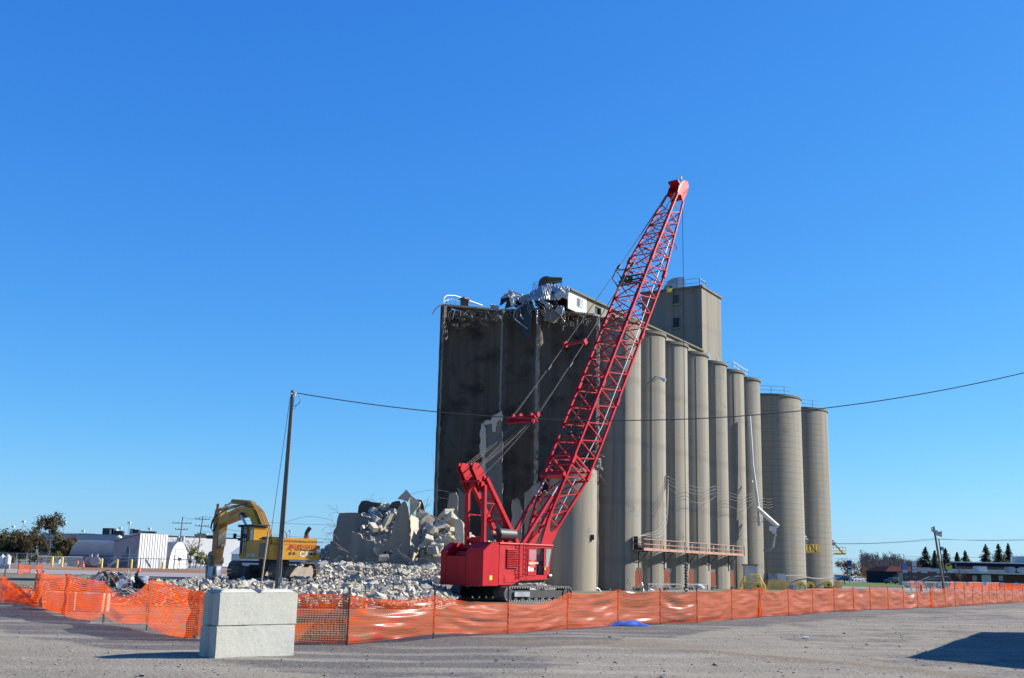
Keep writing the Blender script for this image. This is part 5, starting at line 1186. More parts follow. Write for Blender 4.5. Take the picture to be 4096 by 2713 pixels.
# gantry
gw = (-.88, -2.08)
gt = MB()
for w in gw:
    gt.bar(L(1.0, w, 3.0), L(.95, w, 6.15), .24, .2)
    gt.bar(L(3.85, w, 3.1), L(1.05, w, 6.55), .26, .24)
for s_, e_ in ((.35, .35), (.68, .68)):
    gt.bar(L(3.85-2.8*s_, gw[0], 3.1+3.45*s_), L(3.85-2.8*s_, gw[1], 3.1+3.45*s_), .12)
gt.bar(L(1.05, gw[0], 6.5), L(1.05, gw[1], 6.5), .3); 
gt.bar(L(3.2, gw[0], 3.9), L(2.6, gw[1], 4.6), .07); gt.bar(L(2.87, gw[0], 4.3), L(2.0, gw[1], 5.4), .07); gt.bar(L(2.9, gw[1], 4.3), L(1.9, gw[0], 5.5), .07)
gt.bar(L(.98, gw[0], 5.2), L(2.15, gw[0], 5.2), .08); gt.bar(L(.98, gw[0], 4.1), L(1.9, gw[0], 5.4), .06); gt.bar(L(.98, gw[1], 4.6), L(2.6, gw[1], 4.6), .07)
gan = part(gt, 'gantry', 'red', bevel=.012)
hd = MB()
for w in (-.95, -1.15, -1.80, -2.02):
    hd.ext([L(1.25, w, 6.3), L(1.0, w, 6.9), L(.55, w, 7.32), L(.12, w, 7.32), L(.0, w, 7.0), L(.35, w, 6.55), L(.55, w, 6.1), L(.8, w, 5.75)], L(0, -.07, 0))
hd.bar(L(.85, -.85, 6.2), L(.85, -2.15, 6.2), .35, .3); hd.bar(L(.5, -.8, 6.35), L(.5, -2.2, 6.35), .12)
gh = part(hd, 'gantry_head', 'red', bevel=.01)
for w in (-1.06, -1.9):
    for (u, z) in ((.35, 7.02), (.72, 6.6)): MB().cyl(L(u, w+.06, z), L(u, w-.06, z), .2, n=14).build('sheave', M['red'], crane)
# boom
BF = L(6.15, -1.46, 3.15); TH = R_(58.15); bd = Vector((math.cos(TH), 0, math.sin(TH))); bu = Vector((-math.sin(TH), 0, math.cos(TH))); bl_ = Vector((0, 1, 0))
LENB = 30.6
def prof_d(s):   # half depth up (back) and down (front), half width
    if s < 1.2: k = s/1.2; return .22+.15*k, .50+.05*k, .55+.04*k
    if s < 5.2: k = (s-1.2)/4; return .37+.28*k, .55+.60*k, .59+.31*k
    if s < 8: k = (s-5.2)/2.8; return .65+.05*k, 1.15+.05*k, .90+.02*k
    if s < 22.6: k = (s-8)/14.6; return .70+.2*k, 1.20-.26*k, .92
    k = min(1, (s-22.6)/7.0); return .90-.46*k, .94-.52*k, .92-.45*k
def bp(s, top, side):  # chord point: top=back face, side +1 = left (far), -1 = right (near)
    a, b_, w = prof_d(s); return BF+bd*s+bu*(a if top else -b_)+bl_*(side*w)
boom = MB(); st = [1.2, 5.2, 8, 22.6, 29.75]
chm = MB()
for top in (0, 1):
    for sd in (-1, 1):
        for a, b_ in zip(st[:-1], st[1:]): chm.bar(bp(a, top, sd), bp(b_, top, sd), .15 if a < 22 else .13, upv=bu)
chord = part(chm, 'boom_chords', 'red', bevel=.01)
lat = MB(); ns = []; s = 1.6
while s < 29.3: ns.append(s); s += 1.34 if s < 22.6 else 1.12
for i in range(len(ns)-1):
    a, b_ = ns[i], ns[i+1]
    for sd in (-1, 1):   # side faces: cross bar and diagonal
        lat.bar(bp(a, 0, sd), bp(a, 1, sd), .062, upv=bl_); lat.bar(bp(a, 1, sd), bp(b_, 0, sd), .062, upv=bl_)
    for top in (0, 1):
        lat.bar(bp(a, top, -1), bp(a, top, 1), .058, upv=bu); j = (i+top) % 2
        lat.bar(bp(a, top, -1 if j else 1), bp(b_, top, 1 if j else -1), .058, upv=bu)
        lat.bar(bp(a, top, 1 if j else -1), bp((a+b_)/2, top, 0), .045, upv=bu)
part(lat, 'boom_lacing', 'red')
for s in (5.55, 11.4, 17.0, 22.6):
    for top in (0, 1):
        for sd in (-1, 1): lug = MB(); lug.bar(bp(s-.28, top, sd), bp(s+.28, top, sd), .24, .2, upv=bu); part(lug, 'boom_joint', 'red')
lug = MB()
for s in (5.2, 5.9): 
    for sd in (-1, 1): lug.bar(bp(s, 0, sd), bp(s, 1, sd), .10, upv=bl_); lug.bar(bp(s, (sd+1)//2, -1), bp(s, (sd+1)//2, 1), .10, upv=bu)
part(lug, 'boom_frame', 'red')['kind'] = 'stuff'
ft = MB()
for sd in (-1, 1):
    w0 = prof_d(.6)[2]*sd
    o_ = BF+bl_*w0
    # foot plate with round notch
    P_ = [o_+bd*(-.25)+bu*.2, o_+bd*(-.25)-bu*.35, o_+bd*.35-bu*.62, o_+bd*1.75-bu*.72, o_+bd*1.75-bu*.52]
    for k in range(7):
        a = math.pi*k/6; P_.append(o_+bd*(1.55-.62*math.sin(a))+bu*(-.50+.72*(k/6)))
    P_ += [o_+bd*1.95+bu*.22, o_+bd*2.1+bu*.42, o_+bd*1.5+bu*.42]
    ft.ext(P_, bl_*(.09*sd))
part(ft, 'boom_foot', 'red')
cp_ = MB(); cp_.bar(bp(4.35, 1, -1)+bu*.16+bl_*-.05, bp(4.35, 1, 1)+bu*.16+bl_*.05, .42, .26, upv=bd); part(cp_, 'crosspiece', 'red', bevel=.02)
bs = MB()
for w in (-.95, -2.0):
    p, q = L(4.35, w, 3.1), bp(4.2, 1, -1 if w > -1.5 else 1)+bl_*(.18 if w > -1.5 else -.18)
    bs.bar(p, p.lerp(q, .72), .17); 
part(bs, 'backstop', 'red')
bs = MB()
for w in (-.95, -2.0):
    p, q = L(4.35, w, 3.1), bp(4.2, 1, -1 if w > -1.5 else 1)+bl_*(.18 if w > -1.5 else -.18); bs.cyl(p.lerp(q, .72), q, .055, n=8)
part(bs, 'backstop_rod', 'steel')
# boom head
bh_ = MB(); hc = BF+bd*29.7; HK = .80
for sd in (-1, 1):
    bh_.ext([hc+bl_*(sd*.48)+bu*.46-bd*.1, hc+bl_*(sd*.48)+bu*.05+bd*.25, hc+bl_*(sd*.48)-bu*.44-bd*.1, hc+bl_*(sd*.44)-bu*.52+bd*1.1, hc+bl_*(sd*.44)-bu*.46+bd*1.75, hc+bl_*(sd*.44)-bu*.1+bd*1.95, hc+bl_*(sd*.44)+bu*.38+bd*1.55, hc+bl_*(sd*.44)+bu*.56+bd*.7], bl_*(-sd*.08))
bh_.bar(hc+bl_*-.4+bd*.25, hc+bl_*.4+bd*.25, .8, .1, upv=bd); bh_.bar(hc+bl_*-.42+bu*.5+bd*1.0, hc+bl_*.42+bu*.5+bd*1.0, .15, .8, upv=bu)
part(bh_, 'boom_head', 'red', bevel=.01)
sv = MB(); 
for k in range(4): sv.cyl(hc+bl_*(-.3+.17*k)-bu*.12+bd*1.35, hc+bl_*(-.22+.17*k)-bu*.12+bd*1.35, .40, n=18)
part(sv, 'head_sheave', 'rust')
sv = MB(); 
for (a, b_, c_) in ((.5, 1.5, -.3), (.62, 1.05, .3), (-.52, 1.5, -.2), (-.45, 1.75, .1), (-.52, 1.3, .25)): 
    q = hc+bu*a+bd*b_+bl_*c_; sv.cyl(q, q+bd*.25+bu*.1, .09, .05, 8)
part(sv, 'head_lamp', 'white')
# dark platforms on the boom
for s, nm, big in ((20.3, 'boom_platform', 1), (7.3, 'boom_platform', 0)):
    pm = MB(); o_ = BF+bd*s+bu*(prof_d(s)[0]+.12)
    for d_ in (-.25, .15, .55): pm.bar(o_+bd*d_-bl_*.9, o_+bd*d_+bl_*1.0, .14, .08)
    if big:
        for d_ in (-.25, .55): pm.bar(o_+bd*d_+bl_*.95, o_+bd*d_+bl_*.95+bu*.75, .06); pm.bar(o_+bd*d_-bl_*.1, o_+bd*d_-bl_*.1+bu*.6, .06)
        pm.bar(o_-bd*.25+bl_*.95+bu*.75, o_+bd*.55+bl_*.95+bu*.75, .06); pm.bar(o_+bd*.55+bl_*.95+bu*.75, o_+bd*.55-bl_*.1+bu*.6, .06)
    pm.box(o_+bd*.1+bl_*.2+bu*.18, (.6, .5, .35)); part(pm, nm, 'black')
gp = MB()   # red gusset plates near the tip
for s in (23.6, 24.9, 26.1, 27.3, 28.4):
    for (top, sd, d_) in ((0, -1, -1), (1, -1, 1)):
        p = bp(s, 1, -1); q = bp(s+.25, 0, -1); gp.ext([p, p.lerp(q, .6), p+bd*.35], bl_*.03)
part(gp, 'gusset', 'red')
# ropes
bridle_c = (4.85, 10.3); 
def rope(mb, a, b_, r=.02, sag=0): mb.tube(sagline(a, b_, sag, 10) if sag else [a, b_], r, 4, caps=False)
rp = MB()
for w in (-.75, -.9, -1.1, -1.75, -1.95, -2.15):
    rope(rp, L(.55, w, 7.15), L(4.8, w*1.0+.02, 10.2), .018, .12); rope(rp, L(.8, w, 6.75), L(4.85, w+.08, 10.15), .016, .1)
part(rp, 'hoist_rope', 'rope')
br = MB(); A_ = L(bridle_c[0], -.45, bridle_c[1]); B_ = L(bridle_c[0]-.1, -2.4, bridle_c[1])
pd = (BF+bd*30-A_); pd = Vector((pd.x, 0, pd.z)).normalized(); pn = Vector((-pd.z, 0, pd.x))
for o_ in (.10, -.14): br.bar(A_+pn*o_-pd*.1, B_+pn*o_-pd*.1, .05, .24, upv=pn)
br.bar(A_-pd*.28, B_-pd*.28, .2, .08, upv=pn)
for w in (-.55, -2.3): br.bar(L(bridle_c[0], w, bridle_c[1])-pd*.42, L(bridle_c[0], w, bridle_c[1])+pd*.3, .10, .24, upv=pn)
part(br, 'bridle_frame', 'red')
for w in (-.5, -1.0, -1.8, -2.35): q = L(bridle_c[0], w, bridle_c[1])+pd*.25; MB().cyl(q+bl_*.06, q-bl_*.06, .15, n=12).build('bridle_sheave', M['red'], crane)
tipA = BF+bd*29.6+bu*.6
pm = MB(); cl_ = MB()
for w, sd in ((-.52, -.35), (-2.36, .35)):
    for dw in (-.07, .07):
        a = L(bridle_c[0], w+dw, bridle_c[1])+pd*.45; b_ = tipA+bl_*(sd+dw*.6); rope(pm, a, b_, .022, .25)
    for f in (.19, .64):
        q = (L(bridle_c[0], w, bridle_c[1])+pd*.45).lerp(tipA+bl_*sd, f)-Vector((0, 0, .25*4*f*(1-f))); 
        for dw in (-.07, .07): cl_.bar(q+bl_*dw-pd*.22, q+bl_*dw+pd*.22, .09)
        cl_.bar(q-bl_*.1, q+bl_*.1, .07)
part(pm, 'pendant_rope', 'rope'); part(cl_, 'rope_link', 'black')
f = .30; q0 = (L(bridle_c[0], -.52, bridle_c[1])).lerp(tipA-bl_*.35, f); q1 = (L(bridle_c[0], -2.36, bridle_c[1])).lerp(tipA+bl_*.35, f); dz = Vector((0, 0, -.2))
sb3 = MB(); sb3.cyl(q0+dz, q1+dz, .085, n=8); 
for q in (q0, q1): sb3.box(q+dz, (.3, .22, .34), 0, 0, -.8)
part(sb3, 'spreader_bar', 'red')
hl_ = MB(); tp_ = hc+bd*1.2-bu*.52; gz_ = .55; e_ = Vector((tp_.x, tp_.y, gz_+1.8)); rope(hl_, tp_, e_, .022); part(hl_, 'load_line', 'wirem')
bpipe = MB(); bpipe.tube([bp(1.8, 0, -1)+bu*.5, bp(9, 0, -1)+bu*.55, bp(16, 0, -1)+bu*.5, bp(25.5, 0, -1)+bu*.4], .035, 6); part(bpipe, 'white_cable', 'alum')
b2_ = MB(); b2_.tube([bp(25.7, 0, -1), bp(25.7, 0, -1)-bu*.45+bl_*-.05, bp(25.5, 0, -1)-bu*.6], .035, 5); part(b2_, 'rope_guide', 'red')
hk = MB()
for k in range(9): hk.lathe([(.10, -.09), (.13, 0), (.10, .09)], 8, e_+Vector((.02*(-1)**k, 0, -.1-.19*k)))
part(hk, 'chain', 'black'); hk = MB(); hk.tube([e_+Vector((0, 0, -1.55)), e_+Vector((.0, .18, -1.7)), e_+Vector((0, .05, -1.9)), e_+Vector((0, -.15, -1.8))], .06, 8); part(hk, 'hook', 'black')
bl2 = MB(); rope(bl2, L(4.0, -1.4, 3.0), bp(9, 1, 0)+bu*.1, .018); rope(bl2, bp(9, 1, 0)+bu*.1, bp(28.5, 1, 0), .018); part(bl2, 'boom_rope', 'rope')
# lower works and tracks
tk_ang = 0.0
lw = MB(); lw.cyl(L(3.0, -1.5, .80), L(3.0, -1.5, 1.14), 1.15, n=28); lw.box(L(3.1, -1.5, .5), (2.2, 2.6, .5)); lw.ext([L(3.1, -.2, 1.12), L(5.6, -.2, 1.16), L(5.6, -2.8, 1.16), L(3.1, -2.8, 1.12)], (0, 0, -.14)); part(lw, 'turntable', 'black')
def trackpart(w0, w1, nm):
    T0, T1, H_ = 1.35, 7.3, .84; rj = H_/2
    def pth(n=70):
        pts_ = []; Ls = T1-T0-2*rj; per = 2*Ls+2*math.pi*rj
        for k in range(n):
            d = per*k/n
            if d < Ls: pts_.append((T0+rj+d, H_, 0))
            elif d < Ls+math.pi*rj: a = (d-Ls)/rj; pts_.append((T1-rj+rj*math.sin(a), rj+rj*math.cos(a), a))
            elif d < 2*Ls+math.pi*rj: pts_.append((T1-rj-(d-Ls-math.pi*rj), 0, math.pi))
            else: a = (d-2*Ls-math.pi*rj)/rj; pts_.append((T0+rj-rj*math.sin(a), rj-rj*math.cos(a), math.pi+a))
        return pts_
    m_ = MB()
    for (u, z, a) in pth(): m_.box(L(u, (w0+w1)/2, z*.94+.03), (.17, abs(w1-w0), .055), 0, 0, a)
    tr2 = part(m_, 'track', 'track')
    fr3 = MB(); fr3.ext([L(T0+.4, w0-.12, .2), L(T1-.4, w0-.12, .2), L(T1-.4, w0-.12, .62), L(T0+.4, w0-.12, .62)], L(0, w1-w0+.24, 0)); part(fr3, 'track_frame', 'black', tr2)
    fr4 = MB(); fr4.box(L(2.75, w0+.0, .42), (1.3, .10, .26)); part(fr4, 'track_adjuster', 'steel', tr2)
    wh_ = MB()
    for u in (T0+rj, T1-rj): wh_.cyl(L(u, w0-.06, rj), L(u, w1+.06, rj), rj-.07, n=18)
    for k in range(8): u = T0+.9+k*.58; wh_.cyl(L(u, w0-.04, .17), L(u, w0-.3, .17), .10, n=10)
    part(wh_, 'roller', 'black', tr2)
    ch_ = MB()
    for (u, z, a) in pth(60): ch_.box(L(u, w0-.05, (z-.42)*.80+.42), (.09, .07, .07), 0, 0, a)
    part(ch_, 'track_chain', 'steel', tr2)
trackpart(.42, -.35, 'n'); trackpart(-2.75, -3.5, 'f')
hs_ = MB(); hs_.tube([L(.05, -3.1, 1.0), L(-.1, -3.1, .7), L(.05, -2.95, .4), L(.1, -2.8, .05)], .025, 5); part(hs_, 'hanging_hose', 'steel')

# ------------------------------------------------------------------ excavator (local: x forward, y left)
ES = .84; EY = 60.0; ep = W(1096, 2250, EY); eh = R_(90+38); EZ = .86
exc = thing('excavator', 'yellow tracked excavator with a concrete shear standing on the rubble', 'excavator', (ep.x, EY, EZ), eh)
exc.scale = (ES, ES, ES)
def xp(mb, name, mat, parent=None, **k): return mb.build(name, M[mat], parent or exc, **k)
bx = MB()
bx.ext([(-2.2, 1.5, 1.3), (2.0, 1.5, 1.3), (2.0, 1.5, 1.5), (.9, 1.5, 2.45), (-2.2, 1.5, 2.5)], (0, -1.0, 0))
bx.ext([(-2.2, -1.5, 1.3), (1.9, -1.5, 1.3), (1.9, -1.5, 2.2), (-2.2, -1.5, 2.5)], (0, .95, 0))
bx.ext([(-2.2, .497, 1.3), (1.6, .497, 1.3), (1.6, .497, 2.0), (-.4, .497, 2.5), (-2.2, .497, 2.55)], (0, -1.044, 0))
bx.bb(-1.9, -.3, -1.3, 1.3, 2.502, 2.62)
body = xp(bx, 'body', 'catyel', bevel=.03)
cwx = MB(); cwx.ext([(-2.203, -1.5, 1.28), (-2.203, 1.5, 1.28), (-2.9, 1.5, 1.28), (-3.3, .9, 1.28), (-3.3, -.9, 1.28), (-2.9, -1.5, 1.28)], (0, 0, .92))
cwx.ext([(-2.203, -1.35, 2.203), (-2.203, 1.35, 2.203), (-2.8, 1.35, 2.203), (-3.15, .8, 2.203), (-3.15, -.8, 2.203), (-2.8, -1.35, 2.203)], (0, 0, .42))
cwt = xp(cwx, 'counterweight', 'catyel', bevel=.04)
# the flat tail wall carrying the markings
tw_ = MB(); tw_.bb(-3.36, -3.302, -1.42, 1.42, 1.30, 2.2); tw_.bb(-3.24, -3.16, -1.25, 1.3, 2.21, 2.6); xp(tw_, 'tail_plate', 'catyel', cwt, bevel=.01)
Xr = -3.368; rgtv = (0, -1, 0); upv_ = (0, 0, 1)
text('CAT', .46, (Xr, -.02, 1.50), rgtv, upv_, M['white'], cwt, 'white_lettering', False, .004, bold=.012)
text('ALLIED-GATOR', .29, (Xr, .66, 2.0), rgtv, upv_, M['redsign'], cwt, 'red_lettering', False, .004, bold=.006)
text('INC.', .14, (Xr, -1.0, 1.88), rgtv, upv_, M['redsign'], cwt, 'red_lettering', False, .004)
text('www.alliedgator.com', .15, (Xr, .35, 1.88), rgtv, upv_, M['black'], cwt, 'black_lettering', False, .004)
text('INNOVATIVE', .17, (-3.247, 1.25, 2.36), rgtv, upv_, M['redsign'], cwt, 'red_lettering', False, .004)
text('HYDRAULIC ATTACHMENTS', .15, (-3.247, .28, 2.36), rgtv, upv_, M['black'], cwt, 'black_lettering', False, .004)
gm = MB(); gm.ext([(Xr, .98, 1.72), (Xr, .62, 2.24), (Xr, .50, 2.18), (Xr, .62, 1.98), (Xr, .50, 1.80), (Xr, .70, 1.92), (Xr, .86, 1.86)], (-.004, 0, 0)); xp(gm, 'red_emblem', 'redsign', cwt)
for y in (.62, .36, -.82, -1.06): MB().cyl((Xr-.006, y, 1.68), (Xr+.01, y, 1.68), .095, n=12).build('lifting_hole', M['black'], cwt)
wl_ = MB(); wl_.bb(Xr-.006, Xr, -1.41, -1.18, 1.78, 2.0); xp(wl_, 'white_plate', 'white', cwt)
# left side details
gr_ = MB(); gr_.bb(-1.75, -.9, 1.502, 1.52, 1.42, 2.3)
for k in range(10): gr_.bb(-1.72, -.93, 1.52, 1.545, 1.47+k*.08, 1.50+k*.08)
xp(gr_, 'side_grille', 'mudsteel'); gr_ = MB(); gr_.bb(-2.0, -.7, .4, 1.3, 2.625, 2.68); gr_.bb(-1.95, -.75, 1.30, 1.33, 2.53, 2.62); xp(gr_, 'top_grille', 'black')
text('CAT', .30, (.95, 1.512, 1.42), (-1, 0, 0), upv_, M['white'], body, 'white_lettering', False, .004, bold=.006)
text('345B', .30, (.25, 1.512, 1.42), (-1, 0, 0), upv_, M['white'], body, 'white_lettering', False, .004, bold=.004)
text('L II', .20, (-.48, 1.512, 1.44), (-1, 0, 0), upv_, M['alum'], body, 'small_lettering', False, .004)
# cab
cx0, cx1 = .15, 1.95
cbx = MB()
cbx.bb(cx0, cx0+.78, .55, 1.47, 2.30, 2.46); cbx.bb(cx0, cx0+.78, .55, 1.47, 3.14, 3.28); cbx.bb(cx0, cx0+.13, .55, 1.47, 2.461, 3.139); cbx.bb(cx0+.66, cx0+.78, .55, 1.47, 2.461, 3.139); cbx.bb(cx0+.131, cx0+.659, .6, 1.40, 2.461, 3.139)
sil_ = MB(); sil_.bb(cx0+.79, cx1, .55, 1.47, 1.32, 1.62)
cabx = xp(cbx, 'cab', 'catyel', bevel=.02)
xp(sil_, 'cab_sill', 'catyel', cabx)
gl_ = MB(); gl_.bb(cx0+.13, cx0+.66, 1.405, 1.42, 2.465, 3.135); xp(gl_, 'side_window', 'cabglass', cabx)
fm_ = MB()
for (x, y) in ((cx1-.05, .58), (cx1-.05, 1.44), (cx0+.83, 1.44)): fm_.bar((x, y, 1.5), (x-.06, y, 3.28), .11)
fm_.bb(cx0, cx1-.05, .55, 1.47, 3.282, 3.36); fm_.bb(cx0+.79, cx1-.02, 1.38, 1.462, 1.63, 1.74); xp(fm_, 'cab_frame', 'black', cabx)
gl_ = MB(); gl_.bb(cx0+.86, cx1-.12, 1.42, 1.44, 1.55, 3.2); xp(gl_, 'door_glass', 'glass', cabx)
gl_ = MB(); gl_.bb(cx1-.10, cx1-.08, .62, 1.4, 1.55, 3.25); xp(gl_, 'windscreen', 'glass', cabx)
gd = MB()
for k in range(7): gd.bar((cx1+.12, .6+k*.14, 1.45), (cx1+.02, .6+k*.14, 3.3), .03)
for k in range(7): gd.bar((cx1+.05, .58, 1.55+k*.28), (cx1+.05, 1.5, 1.55+k*.28), .03)
for k in range(4): gd.bar((cx0+.9+k*.3, 1.5, 1.45), (cx0+.9+k*.3, 1.5, 3.3), .035)
gd.bar((cx0+.85, 1.5, 2.4), (cx1, 1.5, 2.4), .05); gd.bar((cx0+.85, 1.5, 1.9), (cx1, 1.5, 1.9), .04)
gd.bb(cx0-.15, cx1+.35, .4, 1.6, 3.40, 3.46); gd.bb(cx1+.0, cx1+.3, .4, 1.6, 3.30, 3.44)
for k in range(6): gd.bar((cx0+.1+k*.35, .5, 3.36), (cx0+.1+k*.35, .5, 3.46), .05)
xp(gd, 'falling_object_guard', 'black', cabx)
mr = MB(); mr.bar((cx1+.1, 1.5, 2.7), (cx1+.3, 1.75, 2.75), .04); mr.box((cx1+.3, 1.78, 2.75), (.08, .2, .28)); xp(mr, 'mirror', 'black', cabx)
ex = MB(); ex.tube([(-2.35, -.95, 2.6), (-2.35, -.95, 2.95), (-2.38, -1.0, 3.1), (-2.5, -1.1, 3.32)], .13, 10); xp(ex, 'exhaust', 'black', smooth=True)
ex = MB(); ex.cyl((-2.35, -1.0, 2.6), (-2.35, -1.0, 2.82), .2, n=12); xp(ex, 'exhaust_base', 'rust')
lo_ = MB(); lo_.tube([(-1.4, .3, 2.6), (-1.4, .25, 2.95), (-1.4, .1, 3.05), (-1.4, -.05, 2.95), (-1.4, -.1, 2.6)], .035, 6); xp(lo_, 'lifting_eye', 'mudsteel')
# boom, stick, rams
def lz(z): return z if z < 1.7 else 1.7+(z-1.7)*.765
def lv3(p): return (p[0], p[1], lz(p[2]))
def plate(pts_, y0, y1, name, mat, parent=None, bev=.02):
    m_ = MB(); m_.ext([(x, y0, lz(z)) for x, z in pts_], (0, y1-y0, 0)); return xp(m_, name, mat, parent, bevel=bev)
bxm = plate([(.55, 1.7), (1.0, 1.6), (2.0, 2.9), (3.3, 4.7), (4.4, 4.95), (8.1, 4.2), (8.65, 4.4), (8.6, 4.8), (7.9, 5.02), (5.6, 5.6), (4.2, 5.75), (2.9, 5.35), (1.8, 4.0)], -.36, .36, 'boom', 'catyel')
stk = plate([(8.15, 4.55), (8.45, 5.5), (8.9, 5.75), (9.15, 5.55), (9.35, 4.6), (9.2, 3.0), (9.25, 1.1), (9.05, .9), (8.7, 1.0), (8.35, 2.6)], -.30, .30, 'stick', 'dusty')
rm = MB(); rm.cyl(lv3((3.9, 0, 6.0)), lv3((6.9, 0, 6.25)), .17, n=12); xp(rm, 'ram_cylinder', 'dusty', bxm); rm = MB(); rm.cyl(lv3((6.9, 0, 6.25)), lv3((8.8, 0, 5.6)), .085, n=10); xp(rm, 'ram_rod', 'alum', bxm)
rm = MB(); rm.bb(3.6, 4.1, -.2, .2, lz(5.7), lz(6.1)); xp(rm, 'ram_bracket', 'dusty', bxm); rm = MB(); rm.bb(8.5, 8.9, -.33, -.28, lz(5.3), lz(6.1)); xp(rm, 'ram_bracket', 'dusty', bxm); rm = MB(); rm.bb(8.5, 8.9, .28, .33, lz(5.3), lz(6.1)); xp(rm, 'ram_bracket', 'dusty', bxm)
for y in (-.55, .55):
    rm = MB(); rm.cyl(lv3((1.4, y, 1.75)), lv3((3.0, y, 3.7)), .15, n=10); xp(rm, 'lift_cylinder', 'dusty', bxm); rm = MB(); rm.cyl(lv3((3.0, y, 3.7)), lv3((4.2, y, 4.9)), .085, n=10); xp(rm, 'lift_rod', 'alum', bxm)
MB().cyl(lv3((4.25, -.62, 4.95)), lv3((4.25, .62, 4.95)), .16, n=12).build('boom_pin', M['black'], bxm)
hz = MB()
for k in range(5):
    y = -.28+.12*k; hz.tube([lv3(p_) for p_ in ((.9, y, 2.7), (1.6, y, 4.0), (2.5, y, 5.15), (3.4, y, 5.72+.05*k), (4.2, y, 5.9+.06*k), (4.8, y, 5.8))], .045, 6)
for k in range(3): hz.tube([lv3(p_) for p_ in ((4.6, .2+.1*k, 5.85), (6.2, .3+.05*k, 5.6+.1*k), (7.6, .3, 5.4+.1*k), (8.3, .38, 5.0), (8.6, .42, 4.4-.1*k))], .04, 6)
xp(hz, 'hydraulic_hose', 'dusty', bxm)
hz = MB(); hz.tube([lv3(p_) for p_ in ((8.4, .4, 5.2), (8.95, .5, 4.6), (9.2, .5, 3.9), (8.9, .45, 3.6), (8.5, .42, 4.2))], .06, 6); xp(hz, 'hydraulic_hose', 'black', stk)
rm = MB(); rm.bb(8.25, 8.32, -.28, .28, lz(2.3), lz(3.6)); rm.cyl(lv3((8.28, 0, 2.2)), lv3((8.55, 0, 3.5)), .1); xp(rm, 'bucket_ram', 'mudsteel', stk)
text('ALLIED-GATOR', .24, (6.6, .367, lz(4.85)), (-1, 0, .2), (0, 0, 1), M['redsign'], bxm, 'red_lettering', False, .004)
shr = MB()
shr.ext([(8.6, -.3, .95), (9.4, -.3, 1.2), (9.5, -.3, .6), (9.2, -.3, .1), (8.6, -.3, .2)], (0, .6, 0)); shr.cyl((9.1, -.5, 1.15), (9.1, .5, 1.15), .3, n=14); shr.cyl((9.5, -.35, 1.45), (9.35, .35, 1.5), .28, n=12)
shear = xp(shr, 'shear_head', 'mudsteel', bevel=.03)
jw = MB(); jw.ext([(9.2, -.25, 1.0), (9.85, -.25, 1.3), (10.2, -.25, .7), (10.1, -.25, -.1), (9.85, -.25, -.4), (9.6, -.25, .1), (9.55, -.25, .5)], (0, .5, 0)); xp(jw, 'upper_jaw', 'mudsteel', shear, bevel=.03)
jw = MB(); jw.ext([(8.5, -.2, .8), (8.9, -.2, .6), (8.8, -.2, -.2), (8.5, -.2, -.5), (8.3, -.2, .1)], (0, .4, 0)); xp(jw, 'lower_jaw', 'alum', shear, bevel=.03)
for k in range(3): 
    q = MB(); q.tube([(8.7+.25*k, .35, .7), (8.6+.25*k, .45, .1), (8.65+.25*k, .4, -.4)], [.09, .07, .04], 6); xp(q, 'tooth', 'alum', shear)
# undercarriage
uc = R_(90-14)-eh
tu = bpy.data.objects.new('undercarriage', None); bpy.data.objects.remove(tu)
def rotu(p): return Vector((p[0]*math.cos(uc)-p[1]*math.sin(uc), p[0]*math.sin(uc)+p[1]*math.cos(uc), p[2]))
xm = MB(); xm.cyl((0, 0, .95), (0, 0, 1.3), .95, n=24); vsx = MB(); vsx.bb(-1.2, 1.2, -1.1, 1.1, .55, .95); xm.add([rotu(v_) for v_ in vsx.v], vsx.f); xp(xm, 'centre_frame', 'black')
for sy in (-1.38, 1.38):
    H_ = 1.12; rj = H_/2; T0, T1 = -2.75, 2.75; Ls = T1-T0-2*rj; per = 2*Ls+2*math.pi*rj; m_ = MB(); n = 54
    for k in range(n):
        d = per*k/n
        if d < Ls: u, z, a = T0+rj+d, H_, 0
        elif d < Ls+math.pi*rj: a = (d-Ls)/rj; u, z = T1-rj+rj*math.sin(a), rj+rj*math.cos(a)
        elif d < 2*Ls+math.pi*rj: u, z, a = T1-rj-(d-Ls-math.pi*rj), 0, math.pi
        else: a = (d-2*Ls-math.pi*rj)/rj; u, z, a = T0+rj-rj*math.sin(a), rj-rj*math.cos(a), math.pi+a
        t_ = MB(); t_.box((u, sy, z), (.20, .78, .05), 0, 0, a); t_.box((u+.0*a, sy, z), (.04, .78, .13), 0, 0, a); m_.add([rotu(v_) for v_ in t_.v], t_.f)
    tro = xp(m_, 'track', 'track')
    t_ = MB(); t_.ext([(-2.0, sy-.33, .25), (2.0, sy-.33, .25), (1.6, sy-.33, .85), (-1.6, sy-.33, .85)], (0, .66, 0)); m_ = MB(); m_.add([rotu(v_) for v_ in t_.v], t_.f); xp(m_, 'track_frame', 'mudsteel' , tro)
    t_ = MB()
    for u in (T0+rj, T1-rj): t_.cyl((u, sy-.2, rj), (u, sy+.2, rj), .44, n=18)
    for k in range(8): t_.cyl((-1.9+k*.54, sy-.36, .18), (-1.9+k*.54, sy+.36, .18), .12, n=10)
    m_ = MB(); m_.add([rotu(v_) for v_ in t_.v], t_.f); xp(m_, 'roller', 'mudsteel', tro)
